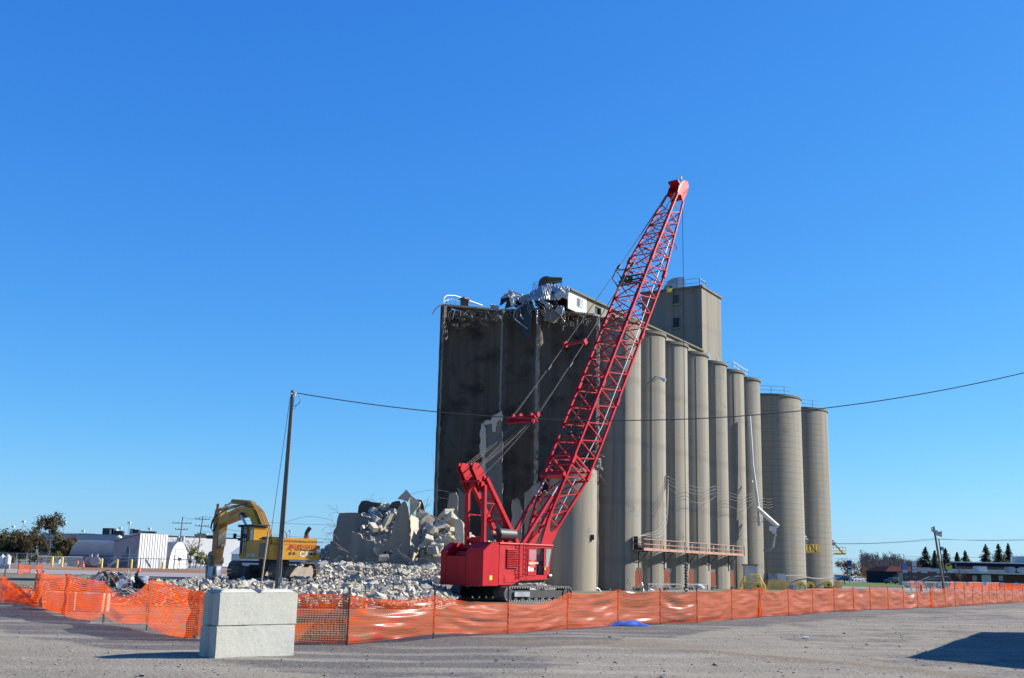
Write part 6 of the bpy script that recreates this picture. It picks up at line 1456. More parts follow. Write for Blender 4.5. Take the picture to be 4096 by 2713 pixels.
# ------------------------------------------------------------------ rubble heap and broken wall pieces
rr = random.Random(21)
def gs(x, y, cx, cy, sx, sy): return math.exp(-((x-cx)/sx)**2-((y-cy)/sy)**2)
def rh(x, y):
    fx = (.45*ss(-24.5, -20, x)+.55*ss(-20, -13.5, x))*(ss(-1.5, -5.5, x) if y < 66 else ss(4, 0, x))
    f = (.42*ss(45.5, 49, y)+.38*ss(50, 58, y)+.35*ss(66, 76, y))*fx*ss(100, 92, y)
    h = f+5.0*gs(x, y, -9.6, 87.0, 4.3, 3.4)+3.6*gs(x, y, -4.2, 83.2, 2.3, 3.4)+2.4*gs(x, y, -.8, 88, 2.6, 3.2)+.5*gs(x, y, -9, 76, 6, 4)
    return h+(.18*noise.noise((x*.5, y*.5, 2))+.10*noise.noise((x*1.5, y*1.5, 8)))*min(1, f*2)
cvar = []
def chunkpts(kind):
    sx, sy, sz = {0: (1, .85, .7), 1: (1, .8, .35), 2: (1, .55, .5)}[kind]
    P = []
    for a in (-1, 1):
        for b_ in (-1, 1):
            for c_ in (-1, 1):
                P.append(Vector((a*sx*rr.uniform(.55, 1), b_*sy*rr.uniform(.55, 1), c_*sz*rr.uniform(.6, 1))))
    for _ in range(5): P.append(Vector((rr.uniform(-1, 1)*sx, rr.uniform(-1, 1)*sy, rr.uniform(-1, 1)*sz)))
    return P
for k in range(16):
    me = hull(chunkpts((0, 0, 1, 2)[k % 4])); me.materials.append(M['rubble']); cvar.append(me)
cshape = [([v.co.copy() for v in me.vertices], [tuple(p.vertices) for p in me.polygons]) for me in cvar]
rub = MB()
def addchunk(mb, p, s, k=None):
    vs, fs = rr.choice(cshape); R3 = Matrix.Rotation(rr.random()*6.28, 3, 'Z') @ Matrix.Rotation(rr.gauss(0, .6), 3, 'X') @ Matrix.Rotation(rr.gauss(0, .6), 3, 'Y')
    mb.add([p+R3 @ (v*s) for v in vs], fs)
# the heap's body under the stones
nxh, nyh = 110, 130
rub.sheet(lambda u, v: (-27+37*u, 45+56*v, rh(-27+37*u, 45+56*v)-.1), nxh, nyh); rub.uv = {}
cnt = 0
while cnt < 15000:
    if rr.random() < .6: y = 46+rr.random()**1.3*30; x = rr.uniform(-24, -2)
    else: y = rr.uniform(72, 92); x = rr.uniform(-20, 5)
    h = rh(x, y)
    if h < .12: continue
    s = rr.choice((.045, .055, .07, .07, .085, .10, .13, .17))*rr.uniform(.8, 1.25); addchunk(rub, Vector((x, y, h+rr.uniform(-.02, .12))), s); cnt += 1
for k in range(900):
    x, y = rr.gauss(-7, 3.6), rr.uniform(79, 87); h = rh(x, y)
    if h > 1.6: addchunk(rub, Vector((x, y, h+rr.uniform(0, .15))), rr.uniform(.10, .34))
o = rub.build('rubble', M['rubble']); tag(o, 'grey heap of crushed concrete around the excavator', 'rubble', kind='stuff')
for k in range(190):
    if k < 120: y = 46.3+rr.random()**1.5*22; x = rr.uniform(-22.5, -3.2)
    else: y = rr.uniform(70, 84); x = rr.uniform(-16, -3)
    h = rh(x, y)
    if h < .2: continue
    o = bpy.data.objects.new('concrete_chunk', rr.choice(cvar)); COL.objects.link(o); s = rr.uniform(.16, .36)*(1.25 if k % 9 == 0 else 1) if k < 120 else rr.uniform(.18, .42); o.scale = (s, s*rr.uniform(.8, 1.1), s*rr.uniform(.8, 1.1)); o.location = (x, y, h+.10)
    o.rotation_euler = (rr.gauss(0, .4), rr.gauss(0, .4), rr.random()*6.28); tag(o, 'grey concrete chunk lying loose in the rubble heap', 'concrete chunk', 'loose chunks of the rubble heap')
# big slabs on the tall pile, placed one by one
z3r = lambda x, y: (1200+x/2.851, 1850+y/2.851)
svar = []
for me in cvar:
    m2_ = me.copy(); m2_.materials.clear(); m2_.materials.append(M['slabc']); svar.append(m2_)
big = [(1660, 610, 82, .95, 1), (1735, 660, 81.5, .8, 1), (1600, 720, 81, .75, 0), (1510, 770, 80.5, .95, 1), (1430, 640, 82.5, 1.0, 0), (1720, 760, 80.8, .6, 0), (1620, 830, 80, .5, 0), (1470, 900, 79.5, .7, 0), (1680, 890, 79.5, .75, 1), (1560, 960, 79, .75, 1), (1520, 1000, 78.5, .8, 1), (1400, 950, 79.2, .4, 0), (1390, 710, 81.5, .5, 0), (1580, 870, 79.8, .4, 0), (1000, 660, 83.5, .8, 2), (1060, 600, 84, .5, 0), (870, 650, 83.5, .55, 0), (720, 740, 83, .45, 0), (840, 740, 82.6, .5, 1), (960, 850, 82, .4, 0), (1640, 1240, 75.5, .6, 1), (1480, 1240, 75, .7, 1), (1450, 1320, 73, .6, 1), (640, 1330, 74, .75, 1), (520, 1330, 73.5, .55, 1), (870, 1000, 79.6, .4, 1), (950, 1090, 78.5, .5, 0)]
for k, (x, y, Y, s, kd) in enumerate(big):
    p = W(*z3r(x, y), Y); o = bpy.data.objects.new('concrete_slab', svar[(k*3 + (2 if kd == 1 else 0)) % 16]); COL.objects.link(o); o.location = p; s *= .82; o.scale = (s, s*.85, s*.75); o.rotation_euler = (rr.gauss(0, .5), rr.gauss(.2, .4), rr.random()*6.28)
    tag(o, 'large broken concrete slab tumbled on the tall pile between the wall fragments', 'concrete slab', 'large slabs on the tall pile')
M['wallw1'] = concrete('streaked_wall', (.235, .215, .19), (.14, .125, .11))
def wallpiece(poly, Y, th, mat, lab, seed, jag=.12, nm='broken_wall'):
    o = slab([(*z3r(p[0], p[1]), *p[2:]) for p in poly], Y, th, mat, None, nm, seed, jag); tag(o, lab, 'broken wall', None); return o
wallpiece([(440, 575), (690, 580), (705, 605), (830, 635), (700, 700), (640, 790), (600, 1000), (560, 1290), (130, 1290), (180, 1225), (250, 1200), (330, 1090), (345, 900), (380, 880), (375, 800), (415, 720)], 83, .4, 'wallw1', 'broken wall with a ragged left edge, leftmost of the standing fragments', 1)
wallpiece([(600, 800), (690, 820), (720, 870), (840, 910), (860, 1000), (900, 1130), (890, 1330), (510, 1330), (545, 1100), (560, 1000), (590, 840)], 80, .35, 'wallc', 'low grey broken wall in front, below the rubble slope', 2)
w3 = wallpiece([(1190, 425), (1225, 460), (1240, 520), (1245, 600), (1250, 640), (1240, 700), (1255, 760), (1240, 830), (1262, 900), (1250, 1000), (1240, 1130), (1230, 1330), (900, 1330), (890, 1200), (900, 1100), (870, 1030), (860, 930), (1000, 900), (1020, 860), (1060, 770), (1050, 740), (1090, 660), (1100, 600), (1120, 520)], 79.5, .35, 'wallc', 'tall pointed broken wall marked with a dark 6', 3)
p = W(*z3r(1003, 1047), 79.43); text('6', .56, p, (1, 0, 0), (0, 0, 1), M['black'], w3, 'number_marking', True, .01)
hm = MB(); q = [W(*z3r(*a), 79.44) for a in ((957, 1015), (984, 1015), (984, 1060), (957, 1060))]; hm.ext(q, (0, .05, 0)); hm.build('wall_hole', M['black'], w3, world=True)
wallpiece([(1262, 590, 79.4), (1345, 640, 80.8), (1355, 760, 80.8), (1350, 900, 80.8), (1360, 1010, 80.8), (1330, 1330, 80.8), (1232, 1330, 79.4), (1262, 1000, 79.4)], 79.5, .3, 'wallc', 'sunlit side wall joined to the pointed wall marked 6, left of the tall pile', 4)
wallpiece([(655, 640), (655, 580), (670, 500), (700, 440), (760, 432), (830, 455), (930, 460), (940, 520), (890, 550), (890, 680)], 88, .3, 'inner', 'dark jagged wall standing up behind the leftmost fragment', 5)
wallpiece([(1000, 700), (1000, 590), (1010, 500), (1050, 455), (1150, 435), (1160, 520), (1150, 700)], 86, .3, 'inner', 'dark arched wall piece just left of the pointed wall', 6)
wallpiece([(1115, 405), (1180, 345), (1215, 312), (1275, 385), (1260, 400), (1230, 440), (1150, 420)], 81, .7, 'rubble', 'angular concrete block perched on the highest wall point', 7, .05)
wallpiece([(1250, 400), (1290, 390), (1370, 450), (1360, 500), (1300, 560), (1290, 700), (1255, 700)], 81.5, .6, 'rubble', 'pale leaning slab at the right shoulder of the pointed wall', 8, .08)
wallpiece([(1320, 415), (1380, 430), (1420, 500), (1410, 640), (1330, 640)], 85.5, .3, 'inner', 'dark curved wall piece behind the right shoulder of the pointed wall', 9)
wallpiece([(1765, 650), (1820, 640), (1853, 690), (1870, 800), (1870, 1000), (1740, 1000), (1760, 850)], 80, .5, 'rubble', 'big pale slab standing upright on the pile left of the crane gantry', 10, .08)
wallpiece([(1705, 350), (1780, 340), (1800, 400), (1800, 520), (1812, 760), (1660, 760), (1680, 560), (1690, 450)], 86, .4, 'wallc', 'grey wall stump against the dark left end of the torn silos', 11)
wallpiece([(1800, 300), (1840, 330), (1905, 400), (1920, 760), (1812, 760), (1802, 500)], 88, .4, 'wallshade', 'darker wall stump right of the grey stump, behind the crane gantry', 12)
z4r = lambda x, y: (1700+x/2.412, 1800+y/2.412)
o = slab([z4r(*q) for q in ((840, 480), (865, 478), (890, 460), (900, 475), (915, 490), (930, 560), (932, 680), (936, 1000), (800, 1000), (815, 800), (825, 700), (850, 640), (830, 570))], 86, .5, 'wallc', None, 'broken_wall', 13, .12); tag(o, 'slender ragged concrete column left of the boom foot', 'broken wall')
o = slab([z4r(*q) for q in ((960, 420), (1000, 390), (1070, 330), (1115, 300), (1120, 1000), (960, 1000))], 90.6, .3, 'wallc', None, 'broken_wall', 14, .12); tag(o, 'grey broken wall behind the boom foot, left of the lit stub', 'broken wall')
# curved silo base half buried at the foot of the pile
c_ = Vector((-4.9, 79.6, 0)); pts = [c_+Vector((1.5*math.cos(a), 1.5*math.sin(a), 0)) for a in [math.pi*1.08+math.pi*.8*i/20 for i in range(21)]]
o = shell([p+(c_-p).normalized()*.25 for p in pts], lambda u: 2.5-.4*abs(u-.6), lambda u: 0, -.25, 6, 4, .2).build('broken_wall', M['wallc'], smooth=True); tag(o, 'curved silo base half buried in the pile left of the crane', 'broken wall')
# bent rebar
rb = MB()
edge = [(440, 575), (415, 720), (375, 800), (345, 900), (330, 1090), (700, 440), (840, 450), (930, 480), (890, 560), (1100, 560), (1190, 430), (1260, 400), (1250, 640), (1360, 480), (1420, 520), (1262, 800), (1290, 600), (560, 1000), (450, 880), (500, 1190), (1250, 1130), (1400, 560), (1750, 560), (1690, 430)]
for k in range(90):
    x, y = rr.choice(edge); p = W(*z3r(x+rr.uniform(-12, 12), y+rr.uniform(-15, 15)), 80.5+rr.random()*2); wisp(rb, p, rr.uniform(.4, 1.3), (rr.uniform(-1.2, .5), -.3, rr.uniform(-.5, .9)), k*1.3, .009, 1.2)
for (a, d) in (((370, 665), (-1, 0, .35)), ((1275, 360), (1, 0, .38)), ((1530, 440), (.0, 0, 1))): wisp(rb, W(*z3r(*a), 81), 3.6, d, 3, .011, .25, 12)
for k in range(50):
    x, y = rr.uniform(500, 1800), rr.uniform(950, 1250); p = W(*z3r(x, y), 76); p.z = max(p.z, rh(p.x, p.y)); wisp(rb, p, rr.uniform(.6, 1.8), (rr.uniform(-1, 1), -.2, rr.uniform(.1, 1)), k+300, .011, 1.1)
tag(rb.build('rebar_tangle', M['rebar']), 'thin bent rebar sticking out of the broken walls', 'rebar', kind='stuff')
for (a, b_, lab) in (((1490, 600), (1640, 690), 'thin rusty bar lying across the slabs of the tall pile'), ((1780, 790), (1815, 890), 'dark bar leaning on the slab beside the crane counterweight'), ((1300, 1220), (1395, 1080), 'pale bar leaning against the sunlit side wall')):
    m_ = MB(); m_.tube([W(*z3r(*a), 79), W(*z3r(*b_), 78.8)], .045, 6); tag(m_.build('steel_bar', M['rebar']), lab, 'bar')
# scrap heap of twisted sheet and rods, left front of the rubble
t = thing('scrap_heap', 'heap of twisted sheet metal and tangled rods behind the left netting', 'scrap heap', (-17.8, 49.5, 0))
hb = MB(); hb.sheet(lambda u, v: (-20.8+6.4*u, 47.6+4*v, .95*math.sin(math.pi*u)**.7*math.sin(math.pi*v)**.8+.12*noise.noise((u*6, v*6, 3))-.05), 22, 16); hb.uv = {}; hb.build('rubbish_base', M['wallshade'], t, world=True)
for k in range(44):
    x, y = rr.uniform(-19.2, -15.0), rr.uniform(47.6, 50.5); z = .25+.85*math.exp(-((x+17.1)/1.7)**2)*rr.uniform(.5, 1); a = rr.random()*6.28; s = rr.uniform(.22, .62); s2 = s*rr.uniform(.3, .7); sd = rr.random()*50; tl = rr.uniform(-.9, .9)
    m_ = MB()
    def fn(u, v): 
        bx_ = (u-.5)*s*2; by_ = (v-.5)*s2*2; bz = .38*s*math.sin(u*3.5+sd)+.25*s*noise.noise((u*3+sd, v*3, sd)); return (x+bx_*math.cos(a)-by_*math.sin(a), y+(bx_*math.sin(a)+by_*math.cos(a))*.7, max(.02, z+bz+by_*tl+bx_*.3*tl))
    m_.sheet(fn, 10, 7); m_.build('twisted_sheet', M[rr.choice(('galv', 'steel', 'alum', 'steel', 'wallshade', 'bluestrip', 'bronze', 'greywall'))], t, world=True, solid=.02)
rods = MB()
for k in range(150):
    x, y = rr.uniform(-20.6, -13.2), rr.uniform(46.6, 50.5); z = .15+.8*math.exp(-((x+17.4)/2.2)**2)*rr.random()
    a = rr.random()*6.28; L_ = rr.uniform(.7, 2.4); hgt = rr.uniform(.05, .55)
    rods.tube([(x+L_*(i/8-.5)*math.cos(a)+.15*noise.noise((i*.6, k, 0)), y+.6*L_*(i/8-.5)*math.sin(a), max(.03, z+hgt*math.sin(math.pi*i/8)+.15*noise.noise((i*.7, k, 5)))) for i in range(9)], rr.choice((.012, .018, .025)), 4, caps=False)
rods.build('tangled_rods', M['rebar'], t, world=True)
rods = MB()
for k in range(70):
    x, y = rr.uniform(-16.5, -10.5), rr.uniform(44.6, 47.0); a = rr.gauss(0, .5); L_ = rr.uniform(1.0, 3.0); hgt = rr.uniform(.1, .6)
    rods.tube([(x+L_*(i/8-.5)*math.cos(a), y+.6*L_*(i/8-.5)*math.sin(a)+.15*noise.noise((i*.6, k, 0)), max(.03, .2+hgt*math.sin(math.pi*i/8)+.12*noise.noise((i*.7, k, 5)))) for i in range(9)], rr.choice((.015, .02, .026)), 4, caps=False)
tag(rods.build('rod_tangle', mk('pale_rods', (.30, .27, .24), (.18, .16, .14), 3, .7)), 'pale tangled rods lying in front of the rubble left of the blocks', 'rods', kind='stuff')
# ------------------------------------------------------------------ left background
zb = lambda x, y: (x/2.055, 1950+y/2.055)
def foliage(mb, c, r, n, size, rg_, squash=1.0, flat=.5):
    """leaf sized faces scattered through clumps of an uneven crown"""
    c = Vector(c); cl_ = []
    for _ in range(max(5, n//110)):
        d = Vector((rg_.gauss(0, 1), rg_.gauss(0, 1), rg_.gauss(0, 1))).normalized()*r*rg_.uniform(.25, .95); d.z *= squash; cl_.append((c+d, r*rg_.uniform(.18, .38)))
    for _ in range(n):
        q, cr = rg_.choice(cl_); p = q+Vector((rg_.gauss(0, .5), rg_.gauss(0, .5), rg_.gauss(0, .45)))*cr
        a = Vector((rg_.gauss(0, 1), rg_.gauss(0, 1), rg_.gauss(0, 1))).normalized(); b_ = a.cross(Vector((rg_.gauss(0, 1), rg_.gauss(0, 1), rg_.gauss(0, 1)))).normalized(); s = size*rg_.uniform(.5, 1.3)
        mb.quad(p-a*s-b_*s*flat, p+a*s-b_*s*flat, p+a*s*.7+b_*s*flat, p-a*s*.7+b_*s*flat)
def branches(mb, base, h, spread, rg_, n=14, r0=.16, sub=5):
    base = Vector(base); top = base+Vector((rg_.uniform(-.05, .05)*h, 0, h*.75)); mb.tube([base, base.lerp(top, .5)+Vector((rg_.uniform(-.03, .03)*h, 0, 0)), top], [r0, r0*.7, r0*.25], 6)
    for k in range(n):
        f = .25+.75*rg_.random(); p = base.lerp(top, f); a = rg_.random()*6.28; L_ = spread*(1.15-.5*f)*rg_.uniform(.6, 1.1); d = Vector((math.cos(a), math.sin(a), rg_.uniform(.4, 1.2))).normalized(); q = p+d*L_
        mid = p.lerp(q, .5)+Vector((0, 0, L_*.08)); mb.tube([p, mid, q], [r0*.35, r0*.22, r0*.08], 4, caps=False)
        for j in range(sub):
            s = p.lerp(q, rg_.uniform(.35, 1)); d2 = (d+Vector((rg_.gauss(0, .5), rg_.gauss(0, .5), rg_.gauss(.2, .4)))).normalized(); mb.tube([s, s+d2*L_*rg_.uniform(.25, .5)], [r0*.12, r0*.04], 3, caps=False)
def tree(name, lab, base, h, cr, mat, n, size, seed, group, bare=False, trunk='bark', squash=1.0, cz=.62, r0=.15):
    rg_ = random.Random(seed); t = thing(name, lab, 'tree' if 'bush' not in name else 'bush', base, group=group); b_ = Vector(base)
    tm = MB(); branches(tm, b_, h, cr*1.0, rg_, 16 if not bare else 26, r0, 5 if not bare else 9); tm.build('trunk', M[trunk], t, world=True)
    if n:
        cm = MB(); foliage(cm, b_+Vector((0, 0, h*cz)), cr, n, size, rg_, squash); cm.build('crown', M[mat], t, world=True)
    return t
rg = random.Random(31)
def gx(px, D): return W(px, 2260, D).x
# overgrown trees at the left edge
for k, (px, h, cr, mat, n, lab) in enumerate(((-10, 7.2, 3.9, 'olive', 2600, 'olive grey tree at the left edge of the overgrown row'), (50, 7.6, 3.9, 'olive', 2400, 'olive grey tree, second from the left in the overgrown row'), (118, 7.8, 4.0, 'autumn', 2200, 'brown olive tree in the overgrown row left of the tallest tree'), (232, 7.2, 3.7, 'olive', 2200, 'olive tree between the tallest tree and the arched hut'), (272, 6.0, 3.0, 'autumn', 1600, 'low brown olive tree at the left end of the arched hut'))):
    tree('deciduous_tree', lab, (gx(px, 236), 236+(k % 2)*3, 0), h, cr, mat, int(n*1.5), .24, 40+k, 'overgrown trees left of the hut', squash=.75, cz=.55)
tree('deciduous_tree', 'tall brown olive tree rising above the overgrown row left of the arched hut', (gx(190, 231), 231, 0), 10.2, 3.2, 'autumn', 1700, .20, 55, 'overgrown trees left of the hut', squash=.62, cz=.80, r0=.2)
for k, px in enumerate((0, 40, 150, 205)):
    tree('bush', ('yellow green bush at the foot of the left trees, at the picture edge', 'yellow green bush at the foot of the second left tree', 'yellow green bush left of the foot of the tallest tree', 'yellow green bush right of the foot of the tallest tree')[k], (gx(px, 229), 229, 0), 2.8, 1.9, 'yellowgreen' if k in (0, 3) else 'olive', 700, .17, 70+k, 'bushes below the left trees', squash=.7, cz=.5, r0=.06)
# arched hut
HR, HL, HY = 4.95, 19.5, 214.0; xr = W(712, 2270, HY).x
t = thing('arched_hut', 'long arched metal hut with a silver ribbed roof and white front', 'hut', (xr, HY, 0), R_(176))
m_ = MB(); na = 40
prof = [(HR*math.cos(math.pi*k/na), HR*math.sin(math.pi*k/na)) for k in range(na+1)]
vs = [(x_, y_, z_) for x_ in (0, HL) for (y_, z_) in prof]; m_.add(vs, [(k, k+1, na+2+k, na+1+k) for k in range(na)]); m_.build('roof', M['corrsil'], t, smooth=2)
m_ = MB(); m_.add([(-.01, y_, z_) for y_, z_ in prof], [tuple(range(na+1))]); m_.build('end_wall', M['white'], t); m_ = MB(); m_.add([(HL+.01, y_, z_) for y_, z_ in prof], [tuple(range(na+1))]); m_.build('end_wall', M['white'], t)
m_ = MB(); m_.bb(-.06, -.02, -2.2, 2.2, 0, 3.6); dr = m_.build('door', M['whitewall'], t); m_ = MB()
for (a, b_) in (((-.07, -2.2, 0), (-.07, -2.2, 3.6)), ((-.07, 2.2, 0), (-.07, 2.2, 3.6)), ((-.07, -2.2, 3.6), (-.07, 2.2, 3.6))): m_.bar(a, b_, .12)
m_.build('frame', M['steel'], dr)
m_ = MB(); m_.cyl((HL*.62, 0, HR-.1), (HL*.62, 0, HR+.55), .35, n=10); m_.lathe([(.55, 0), (.55, .2), (.1, .5)], 12, (HL*.62, 0, HR+.55)); m_.build('vent', M['white'], t)
m_ = MB(); m_.box((HL*.52, HR*.80, 2.6), (.25, .25, .25)); m_.build('wall_lamp', M['alum'], t)
# white shed with stepped porch in front of the hut
D_ = 202.0
def bpt(x, y, D): p = W(*zb(x, y), D); return p
t = thing('white_shed', 'tall white ribbed shed with an open lean-to porch, in front of the arched hut', 'shed', G(612, 2266))
a, b_ = bpt(1130, 650, D_), bpt(1362, 660, D_); tz = bpt(1140, 380, D_).z
b2_ = b_*1.0; k_ = (D_+4.2)/D_; b2_ = Vector((b_.x*k_, D_+4.2, 0)); bk = Vector((-3.2, 5.0, 0)); P_ = [Vector((a.x, D_, 0)), b2_, b2_+bk, Vector((a.x, D_, 0))+bk]
m_ = MB(); m_.ext(P_, (0, 0, tz)); m_.build('wall', M['corrwhite'], t, world=True)
m_ = MB(); m_.ext([p_+Vector((0, 0, tz+.004)) for p_ in P_], (0, 0, .14)); m_.build('roof', M['steel'], t, world=True)
l0, l1 = bpt(940, 445, D_+.2), bpt(1138, 385, D_+1); lz_ = bpt(940, 590, D_+5)
m_ = MB(); m_.ext([Vector((l0.x, D_+.2, l0.z)), Vector((a.x-.02, D_+.2, tz-.1)), Vector((a.x-.02, D_+.2, bpt(1130, 492, D_).z)), Vector((l0.x+1.9, D_+.2, bpt(985, 490, D_).z)), Vector((l0.x+1.5, D_+.2, 1.6)), Vector((l0.x, D_+.2, 1.3))], (0, .15, 0)); m_.build('porch_gable', M['shadewhite'], t, world=True)
m_ = MB(); m_.ext([Vector((l0.x-.2, D_, l0.z+.05)), Vector((a.x-.02, D_, tz-.02)), Vector((a.x-.02, D_+7, tz-.02)), Vector((l0.x-.2, D_+7, l0.z+.05))], (0, 0, .1)); m_.build('porch_roof', M['greywall'], t, world=True)
m_ = MB(); m_.bb(l0.x, a.x-.02, D_+6.8, D_+7, 0, l0.z); m_.build('back_wall', M['greywall'], t, world=True)
m_ = MB(); m_.bb(l0.x, a.x, D_+.2, D_+7, 1.15, 1.32); m_.build('porch_deck', M['steel'], t, world=True)
m_ = MB()
for x in (978, 1060): p = bpt(x, 590, D_+.3); m_.bar((p.x, p.y, 0), (p.x, p.y, tz-1.6), .16)
for zz in (1.9, 2.4): m_.bar((l0.x, D_+.25, zz), (a.x, D_+.25, zz), .07)
m_.build('porch_post', M['white'], t, world=True)
m_ = MB(); p = bpt(960, 590, D_+.1); q = bpt(880, 645, D_-.5); m_.bar((p.x, D_, 1.3), (q.x, D_, .1), .5, .12, (0, 1, 0)); m_.bar((p.x, D_-.2, 2.2), (q.x, D_-.2, 1.0), .07); m_.bar((p.x, D_-.2, 2.2), (p.x, D_-.2, 1.2), .07); m_.bar((q.x, D_-.2, 1.0), (q.x, D_-.2, 0), .07)
p = bpt(1195, 610, D_-.3); q = bpt(1240, 655, D_-.3); m_.bar((p.x, D_-.4, 1.6), (q.x, D_-.4, .2), .4, .12, (0, 1, 0)); m_.bar((p.x, D_-.5, 2.4), (q.x, D_-.5, 1.0), .07); m_.build('steps', M['white'], t, world=True)
# warehouses behind
def bld(name, lab, x0, x1, ytop, D, depth, mat, rmat='steel', rise=.0, skew=0):
    p, q = W(x0, 2250, D), W(x1, 2250, D); h = W((x0+x1)/2, ytop, D).z; t = thing(name, lab, 'building', ((p.x+q.x)/2, D, 0))
    F_ = [Vector((p.x, D, 0)), Vector((q.x*(D+skew)/D, D+skew, 0)), Vector((q.x*(D+skew)/D-depth*.3, D+skew+depth, 0)), Vector((p.x-depth*.3, D+depth, 0))]
    MB().ext(F_, (0, 0, h)).build('wall', M[mat], t, world=True); MB().ext([v_+Vector((0, 0, h+.004)) for v_ in F_], (0, 0, .35+rise)).build('roof', M[rmat], t, world=True); return t, p.x, q.x, h
def unit(t, px, py, w, h_, D, mat, nm='roof_unit'):
    p = W(px, py, D); m_ = MB(); m_.bb(p.x-w/2, p.x+w/2, D+1.0, D+2.6, p.z, p.z+h_); m_.bb(p.x-w/2+.15, p.x-w/2+.7, D+.94, D+.998, p.z+.15, p.z+h_-.15); m_.build(nm, M[mat], t, world=True)
tA, xa, xb, hA = bld('warehouse', 'long low blue-grey warehouse behind the arched hut and trees', 150, 560, 2142, 300, 30, 'greywall')
unit(tA, 425, 2141, 3.0, 1.9, 300, 'black'); unit(tA, 444, 2141, 2.0, 1.7, 300, 'alum'); unit(tA, 466, 2141, 2.4, 1.2, 300, 'black'); unit(tA, 522, 2139, 1.4, 1.6, 300, 'steel'); unit(tA, 536, 2139, 1.6, 1.4, 300, 'black'); unit(tA, 585, 2140, 4, 1.0, 302, 'black')
unit(tA, 232, 2143, 2.2, .7, 300, 'tan'); unit(tA, 340, 2143, 4, .6, 300, 'tan')
tB, xa, xb, hB = bld('warehouse', 'long white warehouse behind the utility poles and excavator', 665, 1010, 2152, 290, 30, 'whitewall', 'navy', skew=13)
unit(tB, 797, 2152, 3.2, 1.0, 290, 'tan'); unit(tB, 838, 2155, 2.3, .9, 290, 'black'); unit(tB, 857, 2157, 1.6, .8, 290, 'steel'); unit(tB, 961, 2163, 1.8, .7, 290, 'black')
t = thing('gable_building', 'low white building with a grey gable roof beyond the excavator tracks', 'building', G(1250, 2270))
D2 = 255; a, b_ = W(925, 2236, D2), W(1330, 2236, D2); h = W(1290, 2224, D2).z; hp = W(1290, 2193, D2).z
MB().bb(a.x, b_.x, D2, D2+16, 0, h).build('wall', M['whitewall'], t, world=True)
MB().ext([Vector((a.x-.4, D2-.4, h+.004)), Vector((a.x-.4, D2+8, hp)), Vector((a.x-.4, D2+16.4, h+.004))], (b_.x-a.x+.8, 0, 0)).build('roof', M['greywall'], t, world=True)
# bare tree and bushes near the poles
tree('bare_tree', 'bare dark tree with spreading limbs left of the white warehouse', (gx(760, 226), 226, 0), 6.2, 3.4, 'bark', 0, .1, 81, 'bare trees by the warehouse', bare=True)
tree('bare_tree', 'faint bare tree behind the white shed roof', (gx(690, 270), 270, 0), 8.0, 3.4, 'bark', 0, .1, 82, 'bare trees by the warehouse', bare=True, trunk='greytwig', r0=.09)
tree('bush', 'yellow green bush right of the hut front, left one', (gx(773, 222), 222, 0), 3.6, 2.0, 'yellowgreen', 900, .17, 83, 'bushes by the warehouse', cz=.5, r0=.06)
tree('bush', 'yellow green bush right of the hut front, beside the excavator shear', (gx(833, 222), 222, 0), 3.8, 1.9, 'yellowgreen', 900, .17, 84, 'bushes by the warehouse', cz=.5, r0=.06)
# utility poles
def upole(px, y0, D, lab, arms, base=2250, lean=0, trans=False):
    p = W(px, y0, D); t = thing('utility_pole', lab, 'utility pole', (p.x-lean, D, 0), group='utility poles behind the yard')
    MB().cyl((p.x-lean, D, 0), (p.x, D, p.z), .17, .11, 8).build('pole', M['wood'], t, world=True)
    m_ = MB(); iz = MB()
    for (dz, w) in arms:
        m_.bar((p.x-w, D-.15, p.z-dz), (p.x+w, D-.15, p.z-dz), .12)
        for s in (-1, -.45, .45, 1): iz.cyl((p.x+s*w*.95, D-.15, p.z-dz), (p.x+s*w*.95, D-.15, p.z-dz+.28), .07, n=6)
    m_.build('crossarm', M['wood'], t, world=True); iz.build('insulator', M['wirem'], t, world=True)
    if trans:
        for s in (-1, 1):
            m_ = MB(); m_.cyl((p.x+s*.5, D-.1, p.z-5.1), (p.x+s*.5, D-.1, p.z-4.0), .32, n=10); m_.build('transformer', M['alum'], t, world=True)
    return p
u1 = upole(731, 2068, 232, 'utility pole with two white transformers behind the hut front', ((1.3, 2.0), (2.6, 1.3)), lean=.35, trans=True); u2 = upole(812, 2066, 232, 'utility pole with crossarm left of the excavator', ((.6, 1.5), (2.0, 1.4), (3.6, .8)), lean=.7)
def lightpole(px, y0, D, lab, y1=2150):
    p = W(px, y0, D); t = thing('light_pole', lab, 'light pole', (p.x, D, 0), group='parking lot light poles on the left horizon'); MB().cyl((p.x-.2, D, 0), (p.x, D, p.z), .12, .08, 6).build('pole', M['steel'], t, world=True)
    m_ = MB(); m_.box((p.x, D, p.z+.25), (.9, .7, .5)); m_.build('lamp_head', M['white'], t, world=True)
for px, y0, D, lab in ((52, 2110, 360, 'faint short light pole above the trees at the far left'), (94, 2090, 350, 'tall light pole above the trees left of the tallest tree'), (258, 2092, 340, 'tall light pole just right of the tallest tree top'), (332, 2127, 380, 'short light pole above the roof of the hut, left'), (481, 2116, 350, 'short light pole above the silver hut roof'), (517, 2095, 340, 'tall light pole above the porch of the white shed'), (598, 2118, 350, 'short light pole above the white shed roof'), (868, 2122, 345, 'light pole over the white warehouse roof left of the excavator'), (1160, 2128, 345, 'light pole showing just right of the near pole')): lightpole(px, y0, D, lab)
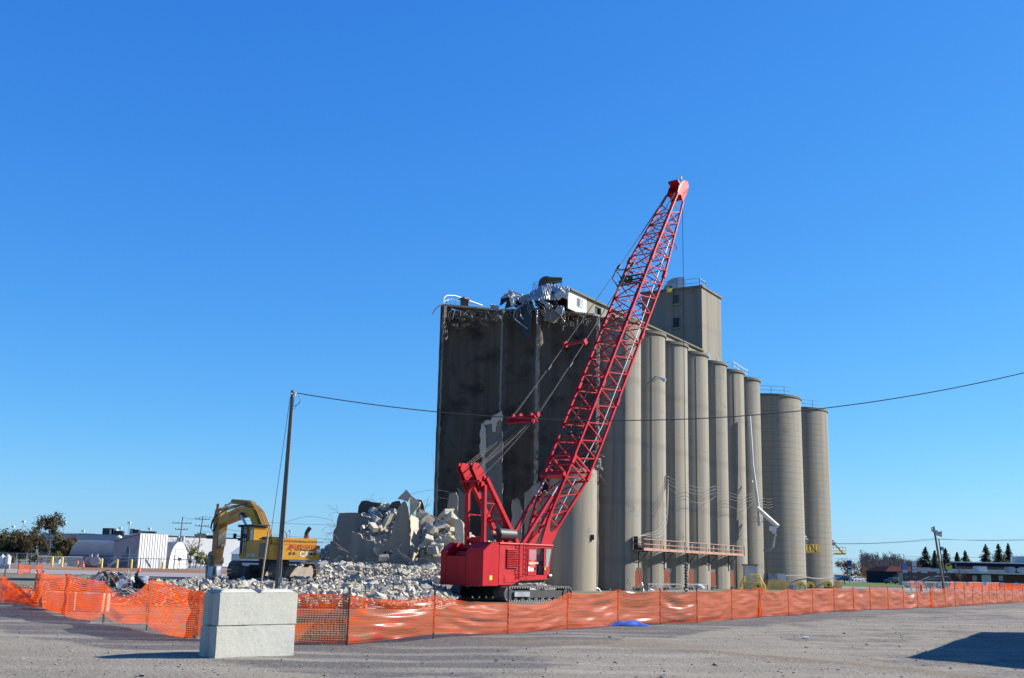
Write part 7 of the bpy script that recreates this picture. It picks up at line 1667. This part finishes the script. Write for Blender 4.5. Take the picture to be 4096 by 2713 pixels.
# yard things: bollards, cones, tanks
for k, (px, y0, y1, lab) in enumerate(((208, 2227, 2257.5, 'first yellow bollard from the left'), (248, 2229, 2257.5, 'second yellow bollard from the left'), (406, 2234, 2262, 'yellow bollard before the fuel tank'), (468, 2238, 2262, 'yellow bollard under the porch gable'), (525, 2238, 2261, 'yellow bollard before the open porch'), (651, 2247, 2264, 'yellow bollard before the white shed corner'))):
    p = W(px, y1, 196); h = W(px, y0, p.y).z; m_ = MB(); m_.lathe([(.2, 0), (.2, h-.12), (.1, h)], 12, (p.x, p.y, 0)); tag(m_.build('bollard', M['yellow']), lab+' of the yard', 'bollard', 'yellow bollards')
def cone(px, y0, y1, lab):
    p = G(px, y1); p = p if p.y < 190 else W(px, y1, 194); h = W(px, y0, p.y).z; t = thing('traffic_cone', lab, 'traffic cone', (p.x, p.y, 0), group='orange traffic cones'); w = h*.36
    MB().lathe([(w*.75, .04), (w*.5, h*.4), (.05, h)], 12, (p.x, p.y, 0)).build('cone', M['orange'], t, world=True); MB().bb(p.x-w, p.x+w, p.y-w, p.y+w, 0, .05).build('base', M['rubber'], t, world=True)
cone(311, 2242, 2257, 'small orange cone left of the fuel tank'); cone(332, 2241, 2258, 'orange cone touching the left end of the fuel tank'); cone(557, 2261, 2289, 'nearest orange cone, standing in the pale road'); 
for k, (px, lab) in enumerate(((8, 'white upright gas tank cut by the left picture edge'), (32, 'white upright gas tank, right one of the pair'))):
    p = W(px, 2245, 150); t = thing('gas_tank', lab, 'tank', (p.x, 150, 0), group='white gas tanks'); MB().lathe([(.1, .55), (.34, .6), (.36, 1.5), (.3, 1.68), (.12, 1.72), (.12, 1.85), (.05, 1.9)], 16, (p.x, 150, 0)).build('vessel', M['white'], t, world=True, smooth=True); MB().bb(p.x-.3, p.x+.3, 149.8, 150.2, 0, .55).build('stand', M['steel'], t, world=True)
for k, (px, lab) in enumerate(((355, 'grey round fuel tank, rear left one of the pair'), (378, 'grey round fuel tank, front right one of the pair'))):
    p = W(px, 2257, 196-k); t = thing('fuel_tank', lab, 'tank', (p.x, p.y, 0), group='grey fuel tanks'); r_ = .80
    MB().cyl((p.x, p.y, r_+.25), (p.x-.7, p.y+2.6, r_+.25), r_, n=20).build('vessel', M['steel'], t, world=True, smooth=True); MB().box((p.x, p.y+1, .15), (1.2, 2, .3)).build('cradle', M['black'], t, world=True)
    m_ = MB(); m_.box((p.x, p.y+.6, 2*r_+.45), (.5, .5, .5)); m_.build('filler_box', M['steel'], t, world=True)
p = G(236, 2255); m_ = MB(); m_.cyl((p.x, p.y, 0), (p.x, p.y, 1.0), .45, n=14); tag(m_.build('drum', M['white'], bevel=.03), 'white drum between the two left yellow bollards', 'drum')
p = G(50, 2252); m_ = MB(); m_.box((p.x, p.y, .45), (.8, .7, .9)); tag(m_.build('bin', M['rubber'], bevel=.04), 'dark bin right of the white gas tanks', 'bin')
p = G(10, 2254); m_ = MB(); m_.box((p.x, p.y, .25), (2.4, .7, .5)); tag(m_.build('trough', mk('teal_box', (.05, .28, .24), None, 1, .6), bevel=.04), 'teal trough below the white gas tanks', 'trough')
# chain-link fences
def chain(name, lab, pts_, h, every=3.2, rails=True, gate=None, group=None):
    t = thing(name, lab, 'chain-link fence', (pts_[0].x, pts_[0].y, 0), group=group); rl = MB(); ms = MB()
    for a, b_ in zip(pts_[:-1], pts_[1:]):
        n = max(1, int((b_-a).length/every))
        for k in range(n+1):
            p = a.lerp(b_, k/n); q = MB(); q.cyl((p.x, p.y, 0), (p.x, p.y, h+.08), .055, n=6); q.build('post', M['galv'], t, world=True)
        rl.tube([Vector((a.x, a.y, h)), Vector((b_.x, b_.y, h))], .045, 5)
        L_ = (b_-a).length; ms.sheet(lambda u, v: (a.x+(b_.x-a.x)*u, a.y+(b_.y-a.y)*u+.05, .03+(h-.03)*v), max(2, int(L_/4)), 2, lambda u, v: (u*L_, v*h))
    rl.build('top_rail', M['galv'], t, world=True); ms.build('mesh', M['chain'], t, world=True); return t
chain('chain_link_fence', 'chain-link fence across the yard before the arched hut', [G(145, 2275), G(330, 2276), G(560, 2282), G(800, 2292)], 1.75, 5)
chain('chain_link_fence', 'chain-link fence at the left edge behind the gas tanks', [G(-80, 2262), G(145, 2275)], 2.1, 5)
t = thing('gate_frame', 'grey pipe gate frame standing before the hut front', 'gate', G(720, 2280)); m_ = MB(); p = G(693, 2278); 
for dx in (0, .75, 2.2, 2.5): m_.bar((p.x+dx, p.y, 0), (p.x+dx, p.y, 2.4+.1*(dx > 2)), .09)
for zz in (.9, 1.6, 2.3): m_.bar((p.x, p.y, zz), (p.x+2.5, p.y, zz), .07)
m_.build('frame', M['steel'], t, world=True); m_ = MB(); m_.box((p.x+1.0, p.y-.1, 1.75), (.6, .2, .55)); m_.build('control_box', M['steel'], t, world=True)
nb2 = MB(); a, b_ = G(330, 2263), G(520, 2265); span(nb2, (a.x, a.y), (b_.x, b_.y), .6, .5, .2, 0, 0, 0, .3, 91, n=20, nvv=6); tag(nb2.build('fallen_netting', M['net'], smooth=2), 'low strip of fallen orange netting at the foot of the fuel tanks', 'netting')
# wires on the left
for k, (a, b_, D, lab) in enumerate((((-60, 2112), (460, 2139), 235, 'power line over the left trees, upper'), ((-60, 2124), (725, 2146), 232, 'power line over the left trees, lower'))):
    cable('power_line', sagline(W(*a, D), W(*b_, D), .2, 16), .03, lab, 'wirem', 'power lines on the left', 'cable')
for (a, b_, s, lab) in ((u1, u2, .5, 'power line between the two left utility poles'), (u2, W(1500, 2100, 240), .6, 'upper power line running right behind the near pole'), (u2-Vector((0, 0, 2)), W(1330, 2158, 236), .3, 'middle power line running right behind the excavator'), (u2-Vector((0, 0, 3)), W(1330, 2172, 236), .3, 'lower power line running right behind the excavator')):
    cable('power_line', sagline(a, b_, s, 14), .03, lab, 'wirem', 'power lines behind the excavator', 'cable')

# ------------------------------------------------------------------ right background
zr_ = lambda x, y: (3300+x/2.975, 2050+y/2.975)
def conifer(px, ytop, D, lab, w, seed):
    rg_ = random.Random(seed); p = W(px, ytop, D); H_ = p.z; t = thing('conifer', lab, 'tree', (p.x, D, 0), group='dark conifers'); MB().cyl((p.x, D, 0), (p.x, D, H_*.95), .22, .03, 7).build('trunk', M['bark'], t, world=True)
    cm = MB(); nl = int(H_*5)
    for k in range(nl):
        f = k/nl; z = H_*(.06+.92*f); R0 = 1.55*w*(1-f)**.9*(.75+.4*rg_.random())+.08
        for j in range(int(9+12*(1-f))):
            a = rg_.random()*6.28; R1 = R0*rg_.uniform(.5, 1.15); d = Vector((math.cos(a), math.sin(a), 0)); s = Vector((-d.y, d.x, 0)); o_ = Vector((p.x, D, z+rg_.uniform(-.2, .2)))
            for q in range(5):
                g = R1*(q+.3)/4.6; c_ = o_+d*g+Vector((0, 0, -.28*g+rg_.uniform(-.1, .1))); wd = rg_.uniform(.16, .34)*(1.15-f*.6); t_ = rg_.uniform(-.9, .9)
                e1 = (s*math.cos(t_)+Vector((0, 0, 1))*math.sin(t_))*wd; e2 = (d*.7+Vector((0, 0, -.5+rg_.uniform(-.5, .3))))*wd*1.1
                cm.quad(c_-e1-e2*.5, c_+e1-e2*.5, c_+e1*.3+e2, c_-e1*.3+e2)
    cm.build('crown', M['fir'], t, world=True)
for k, (px, yt, D, w, lab) in enumerate(((3700, 2186, 262, 2.9, 'conifer at the left end of the row, above the maroon roof'), (3738, 2201, 266, 2.2, 'conifer just left of the leaning pole'), (3781, 2190, 262, 2.7, 'conifer just right of the leaning pole'), (3827, 2206, 262, 2.4, 'shorter conifer right of the round yellow sign'), (3860, 2199, 266, 2.4, 'conifer at the right end of the first group'), (3941, 2175, 262, 3.1, 'conifer behind the navy roof, first of the right group'), (3992, 2172, 264, 3.2, 'conifer behind the navy roof, second of the right group'), (4031, 2172, 268, 2.7, 'conifer behind the navy roof, third of the right group'))): conifer(px, yt, D, lab, w, 100+k)
for k, (px, D, h, cr, lab) in enumerate(((4075, 275, 8.2, 3.6, 'bare grey tree behind the far right of the navy roof'), (3895, 285, 6.6, 2.2, 'faint bare tree between the two conifer groups'), (3838, 190, 4.2, 1.8, 'small bare tree before the brick building'))): tree('bare_tree', lab, (gx(px, D), D, 0), h, cr, 'greytwig', 500 if k == 0 else 0, .12, 120+k, 'bare trees on the right', bare=True, trunk='greytwig', r0=.08)
tree('deciduous_tree', 'round russet tree just right of the last silo', (gx(3388, 300), 300, 0), 6.4, 3.4, 'russet', 1500, .17, 130, None, squash=.75, cz=.55)
tree('deciduous_tree', 'brownish tree at the right flank of the round russet tree', (gx(3430, 305), 305, 0), 4.6, 2.4, 'russet', 800, .17, 131, None, squash=.8, cz=.5)
# far wood: one mass
fw2 = MB(); rg2_ = random.Random(9)
for k in range(150):
    px = rg2_.uniform(3446, 3690); D = rg2_.uniform(520, 600); h = rg2_.uniform(8.5, 13)*(1.0 if px < 3520 or 3530 < px < 3600 else .8); x = gx(px, D); fw2.tube([(x, D, 0), (x+rg2_.uniform(-.3, .3), D, h*.9)], [.14, .04], 4)
    for j in range(90):
        f = rg2_.uniform(.12, 1.0); z = h*f; rad = 2.4*(1.05-abs(f-.55)*1.3); a = rg2_.random()*6.28; q = Vector((x+rad*math.cos(a)*rg2_.random(), D+rad*math.sin(a), z)); s = rg2_.uniform(.14, .34); d = Vector((rg2_.gauss(0, 1), rg2_.gauss(0, .3), rg2_.gauss(.6, .8))).normalized()*s*2.0; e_ = Vector((d.z, 0, -d.x)).normalized()*s*.30; fw2.quad(q-d-e_, q-d+e_, q+d+e_*.4, q+d-e_*.4)
tag(fw2.build('distant_wood', mk('winter_wood', (.15, .13, .125), (.10, .09, .09), .05, .95, spec=.1)), 'distant bare grey wood beyond the field on the right', 'wood', kind='stuff')
br2 = MB()
for k in range(9): foliage(br2, (gx(3448+k*13, 320), 320, .9), 1.9, 300, .2, rg2_, .55)
tag(br2.build('roadside_brush', M['drygrass']), 'tan brush along the field edge left of the maroon roofed building', 'brush', kind='stuff')
# buildings
D = 250
t = thing('maroon_roofed_building', 'dark building with a sloping maroon roof behind the signs', 'building', (W(3650, 2300, D).x, D, 0))
a, b_ = W(3546, 2310, D), W(3756, 2310, D); he = W(3600, 2287, D).z; hp = W(3600, 2267, D).z
MB().bb(a.x, b_.x, D, D+14, 0, he).build('wall', M['navy'], t, world=True)
m_ = MB(); m_.add([(a.x-.3, D-.4, he+.004), (b_.x+.3, D-.4, he+.004), (b_.x+.3, D+14.4, he+.004), (a.x-.3, D+14.4, he+.004), (a.x+1.6, D+2.5, hp), (b_.x-1.2, D+2.5, hp), (b_.x-1.2, D+12, hp), (a.x+1.6, D+12, hp)], [(0, 3, 2, 1), (4, 5, 6, 7), (0, 1, 5, 4), (1, 2, 6, 5), (2, 3, 7, 6), (3, 0, 4, 7)]); m_.build('roof', M['maroon'], t, world=True)
for k in range(3): m_ = MB(); m_.bb(a.x+1.6+k*3, a.x+3.2+k*3, D-.05, D-.01, .9, 1.9); m_.build('window', M['glass'], t, world=True)
D = 205
t = thing('brick_building', 'long low dark brick building with a navy roof at the right edge', 'building', (W(3950, 2300, D).x, D, 0))
a, b_ = W(3806, 2330, D), W(4330, 2330, D); h1 = W(3950, 2296, D).z; h2 = W(3950, 2279, D+4.8).z; h3 = W(3950, 2254, D+9).z
MB().bb(a.x, b_.x, D, D+22, 0, h1).build('wall', M['brick'], t, world=True)
MB().bb(a.x-.3, b_.x, D-1.2, D+5, h1+.004, h1+.3).build('lower_roof', M['alum'], t, world=True)
MB().bb(a.x+1, b_.x, D+5, D+22, h1+.31, h2).build('white_band', M['whitewall'], t, world=True)
x2 = W(3858, 2260, D).x; MB().ext([Vector((x2, D+4.6, h2+.004)), Vector((b_.x, D+4.6, h2+.004)), Vector((b_.x, D+5.6, h3)), Vector((x2+.6, D+5.6, h3))], (0, 8, 0)).build('navy_roof', M['navy'], t, world=True)
MB().bb(x2-.2, b_.x, D+5.3, D+5.9, h3+.004, h3+.18).build('fascia', M['alum'], t, world=True)
for k, px in enumerate((3925, 4052, 4075)):
    p = W(px, 2290, D+1); m_ = MB(); m_.bb(p.x-.9, p.x+.9, D+.5, D+2.4, h1+.305, h1+1.35); m_.bb(p.x-.6, p.x+.3, D+.44, D+.497, h1+.5, h1+1.15); m_.build('roof_unit', M['steel' if k else 'alum'], t, world=True)
p = W(3946, 2330, D); m_ = MB(); m_.bb(p.x-.85, p.x+.85, D-.06, D-.01, 0, 2.2); m_.build('door', M['alum'], t, world=True)
for px in (3900, 4005): p = W(px, 2314, D); m_ = MB(); m_.bb(p.x-.5, p.x+.3, D-.06, D-.01, p.z-.4, p.z+.5); m_.build('window', M['cabglass'], t, world=True)
p = W(4086, 2238, D+9.3); m_ = MB(); m_.bb(p.x, p.x+3, D+7.3, D+14, h3, p.z+.6); m_.build('penthouse', M['white'], t, world=True)
# motorhome
D = 172; t = thing('motorhome', 'dark motorhome with pale swooshes parked before the brick building', 'motorhome', (W(3710, 2340, D).x, D, 0))
a, b_ = W(3614, 2349, D), W(3806, 2349, D); zt_ = W(3700, 2293, D).z; z0_ = .32; dk_m = mk('motorhome_brown', (.055, .045, .04), (.04, .034, .03), .5, .3)
m_ = MB(); m_.ext([Vector((a.x, D, z0_)), Vector((b_.x-.25, D, z0_)), Vector((b_.x, D, 1.0)), Vector((b_.x-.15, D, zt_-.1)), Vector((b_.x-.5, D, zt_)), Vector((a.x+.05, D, zt_))], (0, 2.0, 0)); m_.build('body', dk_m, t, world=True, bevel=.06)
m_ = MB(); m_.bb(a.x+.05, b_.x-.3, D-.012, D-.004, z0_+.02, .95); m_.build('lower_panel', mk('motorhome_taupe', (.20, .185, .17), None, .5, .35), t, world=True)
L_ = b_.x-a.x
for (pts_, mt) in (([(.02, .62), (.25, .72), (.42, 1.2), (.40, 1.25), (.22, .86), (.02, .78)], 'alum'), ([(.40, 1.2), (.55, 1.55), (.75, 1.75), (.95, 1.7), (.95, 1.78), (.72, 1.9), (.52, 1.68), (.40, 1.32)], 'alum'), ([(.35, .95), (.6, 1.3), (.85, 1.35), (.85, 1.42), (.58, 1.42)], 'tan')):
    m_ = MB(); m_.ext([Vector((a.x+u*L_, D-.013, z_)) for u, z_ in pts_], (0, -.008, 0)); m_.build('swoosh', M[mt], t, world=True)
for (u0, u1, z_0, z_1) in ((.03, .12, 1.35, 1.75), (.20, .28, 1.4, 1.8), (.55, .66, 1.45, 1.85), (.80, .87, 1.3, 1.85)): m_ = MB(); m_.bb(a.x+u0*L_, a.x+u1*L_, D-.03, D-.006, z_0, z_1); m_.build('window', M['glass'], t, world=True)
m_ = MB(); m_.bb(b_.x-.06, b_.x+.02, D+.15, D+1.85, 1.05, zt_-.5); m_.build('windscreen', M['cabglass'], t, world=True)
for u in (.10, .74): p = a.x+u*L_; w_ = MB(); w_.cyl((p, D-.02, .42), (p, D+.3, .42), .42, n=16); w__ = w_.build('wheel', M['rubber'], t, world=True); w_ = MB(); w_.cyl((p, D-.04, .42), (p, D+.1, .42), .24, n=12); r_ = w_.build('rim', M['alum'], w__)
for r_ in [c for o in t.children for c in o.children]: r_.data.transform(Matrix.Translation(-t.location))
for u in (.45, .78): m_ = MB(); m_.bb(a.x+u*L_, a.x+u*L_+.7, D+.6, D+1.3, zt_+.003, zt_+.28); m_.build('roof_unit', M['alum'], t, world=True)
# cars
def car(px, py, lab, colr, rz, s=.82, kind='sedan', name='parked_car'):
    p = G(px, py); t = thing(name, lab, 'car', (p.x, p.y, 0), rz, 'parked cars on the right'); t.scale = (s, s, s)
    pr = {'sedan': [(-2.3, .35), (-2.3, .85), (-1.75, 1.0), (-1.1, 1.42), (.35, 1.45), (1.15, .98), (2.15, .82), (2.3, .6), (2.3, .35)], 'suv': [(-2.3, .4), (-2.32, 1.0), (-2.1, 1.68), (.5, 1.72), (1.2, 1.1), (2.2, .98), (2.35, .7), (2.3, .4)]}[kind]
    pm_ = mk('car_paint', colr, None, 1, .25, spec=.7)
    m_ = MB(); n = len(pr); sec = []
    for y, k in ((-.92, .93), (-.80, 1.0), (.80, 1.0), (.92, .93)): sec.append([(x_, y*(1-.16*max(0, z_-.95)/.6), .35+(z_-.35)*k if abs(y) > .9 else z_) for x_, z_ in pr])
    vs_ = [v_ for s_ in sec for v_ in s_]; fs_ = [(j*n+i, j*n+(i+1) % n, (j+1)*n+(i+1) % n, (j+1)*n+i) for j in range(3) for i in range(n)]+[tuple(range(n-1, -1, -1)), tuple(range(3*n, 4*n))]; m_.add(vs_, fs_); m_.build('body', pm_, t, bevel=.03)
    wl2 = [(-1.55, 1.02), (-1.0, 1.36), (.3, 1.39), (.95, 1.0)] if kind == 'sedan' else [(-2.0, 1.08), (-1.85, 1.58), (.4, 1.62), (1.0, 1.12)]
    for sy in (-1, 1):
        m_ = MB(); m_.ext([(x_, sy*(.935-.16*max(0, z_-.95)), z_) for x_, z_ in wl2], (0, -sy*.05, 0)); m_.build('side_window', M['glass'], t)
    m_ = MB(); xf = (.42, 1.12) if kind == 'sedan' else (.56, 1.18); m_.ext([(xf[1]+.03, -.7, 1.02 if kind == 'sedan' else 1.15), (xf[1]+.03, .7, 1.02 if kind == 'sedan' else 1.15), (xf[0]+.03, .62, pr[4][1]-.05 if kind == 'sedan' else 1.67), (xf[0]+.03, -.62, pr[4][1]-.05 if kind == 'sedan' else 1.67)], (.02, 0, .02)); m_.build('windscreen', M['glass'], t)
    for x_ in (-1.42, 1.42):
        for sy in (-1, 1): m_ = MB(); m_.cyl((x_, sy*.72, .33), (x_, sy*.94, .33), .33, n=16); w_ = m_.build('wheel', M['rubber'], t); m_ = MB(); m_.cyl((x_, sy*.9, .33), (x_, sy*.955, .33), .2, n=12); m_.build('rim', M['alum'], w_)
    for sy in (-1, 1): m_ = MB(); m_.box((2.27, sy*.65, .68), (.1, .35, .14)); m_.build('headlight', M['white'], t); m_ = MB(); m_.box((-2.29, sy*.7, .82), (.06, .3, .16)); m_.build('tail_light', M['redsign'], t)
car(3572, 2336, 'dark blue suv parked on the grass edge before the maroon roofed building', (.02, .035, .07), R_(200), .80, 'suv'); car(3373, 2325, 'dark teal sedan nearest to the last silo', (.025, .055, .075), R_(185), .80)
car(3382, 2318, 'blue car partly behind the dark teal sedan', (.03, .07, .25), R_(172), .85); car(3430, 2326, 'white car right of the blue sign pole', (.68, .68, .68), R_(205), .8); car(3347, 2320, 'white car half hidden behind the last silo', (.68, .68, .68), R_(170), .85, 'suv')
car(3506, 2326, 'low dark car far off on the road', (.03, .035, .05), R_(180), .85); car(3530, 2327, 'black car with a pale bonnet left of the dark blue suv', (.015, .015, .018), R_(190), .8); car(4104, 2349, 'white vehicle cut by the right picture edge', (.6, .6, .6), R_(180), .8, 'suv')
# signs
def sign(name, lab, x0, x1, y0, y1, D, fields, polex=None, ybase=None, txt=None):
    a, b_ = W(x0, y1, D), W(x1, y0, D); t = thing(name, lab, 'sign', ((a.x+b_.x)/2, D, 0)); px_ = (a.x+b_.x)/2
    m_ = MB(); m_.cyl((px_, D+.2, 0), (px_, D+.2, a.z), .13, n=8); m_.build('pole', M['steel'], t, world=True)
    MB().bb(a.x, b_.x, D, D+.35, a.z, b_.z).build('cabinet', M['black'], t, world=True); H_ = b_.z-a.z; w = b_.x-a.x
    for (f0, f1, mt) in fields:
        m_ = MB(); m_.bb(a.x+.04, b_.x-.04, D-.03, D-.004, a.z+H_*f0+.02, a.z+H_*f1-.02); pn_ = m_.build('panel', M[mt], t, world=True)
        lm = MB(); nl_ = 3 if f1-f0 > .3 else 1
        for j in range(nl_): zz = a.z+H_*(f0+(f1-f0)*(j+.5)/nl_); lm.bb(a.x+w*.2, b_.x-w*.2, D-.036, D-.031, zz-.05, zz+.05)
    return t
M['paleblue'] = mk('pale_blue_panel', (.22, .22, .48), None, 1, .5)
sign('pylon_sign', 'tall blue and white pylon sign right of the last silo', 3392, 3406, 2242, 2293, 240, ((.55, 1, 'bluesign'), (.42, .54, 'white'), (.0, .30, 'white')))
sign('pylon_sign', 'purple-blue and white sign over the left end of the motorhome', 3609, 3630, 2254, 2292, 176, ((.38, 1, 'paleblue'), (.0, .37, 'white')))
sign('pylon_sign', 'white four panel sign right of the purple-blue sign', 3648, 3666, 2246, 2291, 180, ((.55, 1, 'white'), (.26, .53, 'white'), (.0, .24, 'white')))
t = thing('round_sign', 'round yellow and black sign on a post right of the leaning pole', 'sign', (W(3795, 2330, 200).x, 200, 0)); p = W(3795, 2268, 200); m_ = MB(); m_.cyl((p.x, 200, p.z), (p.x, 200.15, p.z), .62, n=24); m_.build('disc', M['yellow'], t, world=True)
m_ = MB(); m_.ext([(p.x-.45, 199.98, p.z+.1), (p.x+.1, 199.98, p.z+.15), (p.x+.45, 199.98, p.z+.42), (p.x-.2, 199.98, p.z+.5)], (0, -.02, 0)); m_.build('black_patch', M['black'], t, world=True); MB().bb(p.x-.75, p.x-.45, 200.05, 200.2, p.z-.7, p.z+.2).build('frame', M['black'], t, world=True); MB().cyl((p.x-.3, 200.2, 0), (p.x-.3, 200.2, p.z), .1, n=8).build('pole', M['black'], t, world=True)
t = thing('stop_sign', 'red octagonal stop sign before the maroon roofed building', 'sign', (W(3594, 2330, 215).x, 215, 0)); p = W(3594, 2294, 215); m_ = MB(); m_.cyl((p.x, 215, p.z), (p.x, 215.05, p.z), .34, n=8); m_.build('plate', M['redsign'], t, world=True); MB().cyl((p.x, 215.08, 0), (p.x, 215.08, p.z), .05, n=6).build('post', M['steel'], t, world=True)
text('STOP', .24, (p.x, 214.98, p.z-.085), (1, 0, 0), (0, 0, 1), M['white'], t, 'lettering', True, .003, 'CENTER')
# leaning pole with floodlight, straight pole behind, far pole
D = 118; p0, p1 = W(3776, 2352, D), W(3735, 2106, D); t = thing('leaning_pole', 'tall leaning wooden pole with a floodlight near its top', 'utility pole', (p0.x, D, 0)); MB().cyl((p0.x+.04, D, 0), p1, .17, .10, 8).build('pole', M['wood'], t, world=True)
q = W(3752, 2134, D-.3); m_ = MB(); m_.cyl(q-Vector((.2, 0, .02)), q+Vector((.35, -.25, -.08)), .18, .32, 12); m_.build('lamp_head', M['alum'], t, world=True); m_ = MB(); m_.bar(W(3740, 2138, D), q, .1); m_.box(q+Vector((-.25, .1, .2)), (.4, .3, .25)); m_.build('bracket', M['steel'], t, world=True)
m_ = MB(); 
for k in range(3): p = W(3733, 2112+k*6, D); m_.cyl(p, p-Vector((.22, 0, 0)), .07, n=6)
m_.build('insulator', M['alum'], t, world=True)
D = 190; p1 = W(3755, 2156, D); t = thing('utility_pole', 'thin dark straight pole beside the leaning pole', 'utility pole', (p1.x+.6, D, 0)); MB().cyl((p1.x+.75, D, 0), p1, .15, .09, 7).build('pole', M['wood'], t, world=True); m_ = MB(); p = W(3764, 2195, D); m_.box(p+Vector((.15, -.15, 0)), (.4, .4, .6)); m_.build('transformer', M['steel'], t, world=True)
D = 330; p1 = W(3615, 2216, D); t = thing('utility_pole', 'far thin pole above the signs', 'utility pole', (p1.x, D, 0)); MB().cyl((p1.x, D, 0), p1, .16, .1, 6).build('pole', M['wood'], t, world=True)
a1 = W(3735, 2108, 118); far = [((3336, 2175), (3735, 2155), 190), ((3735, 2155), (4200, 2159), 190), ((3336, 2176), (3755, 2157.5), 190), ((3755, 2157.5), (4200, 2152), 190), ((3340, 2235), (3615, 2231), 330), ((3615, 2231), (3700, 2235), 330), ((3340, 2247), (3615, 2240), 330), ((3615, 2226), (4200, 2228), 330), ((3340, 2254), (3800, 2246), 330)]
for k, (a, b_, D) in enumerate(far): cable('power_line', sagline(W(*a, D), W(*b_, D), .25, 12), .026 if D < 250 else .04, 'thin power line crossing the sky low on the right', 'wirem', 'power lines on the right', 'cable')
# chain-link on the right with small signs
cf = chain('chain_link_fence', 'chain-link fence with small white notices before the motorhome', [G(3612, 2365), G(3820, 2362), G(4000, 2362), G(4170, 2368)], 1.05, 3.0)
for px in (3622, 3662, 3694, 3756, 3818, 3868, 3938, 4010, 4066): p = W(px, 2332+.012*(px-3622), 131); m_ = MB(); m_.bb(p.x-.16, p.x+.16, 130.9, 130.95, p.z-.22, p.z+.18); m_.build('notice', M['white'], cf, world=True)
p = G(3686, 2366); m_ = MB(); m_.lathe([(.22, 0), (.22, .1), (.15, .12), (.12, .78), (.05, .82)], 12, (p.x, p.y, 0)); tag(m_.build('marker_post', M['orange']), 'tall orange channel marker left of the leaning pole base', 'marker')
# small white street marker on the lawn
m_ = MB(); p = G(3378, 2338); m_.bb(p.x-.06, p.x+.06, p.y-.05, p.y+.05, 0, .5); m_.bb(p.x-.12, p.x+.12, p.y-.08, p.y+.3, .5, .8); tag(m_.build('mailbox', M['black']), 'dark mailbox on a post on the grass before the teal sedan', 'mailbox')
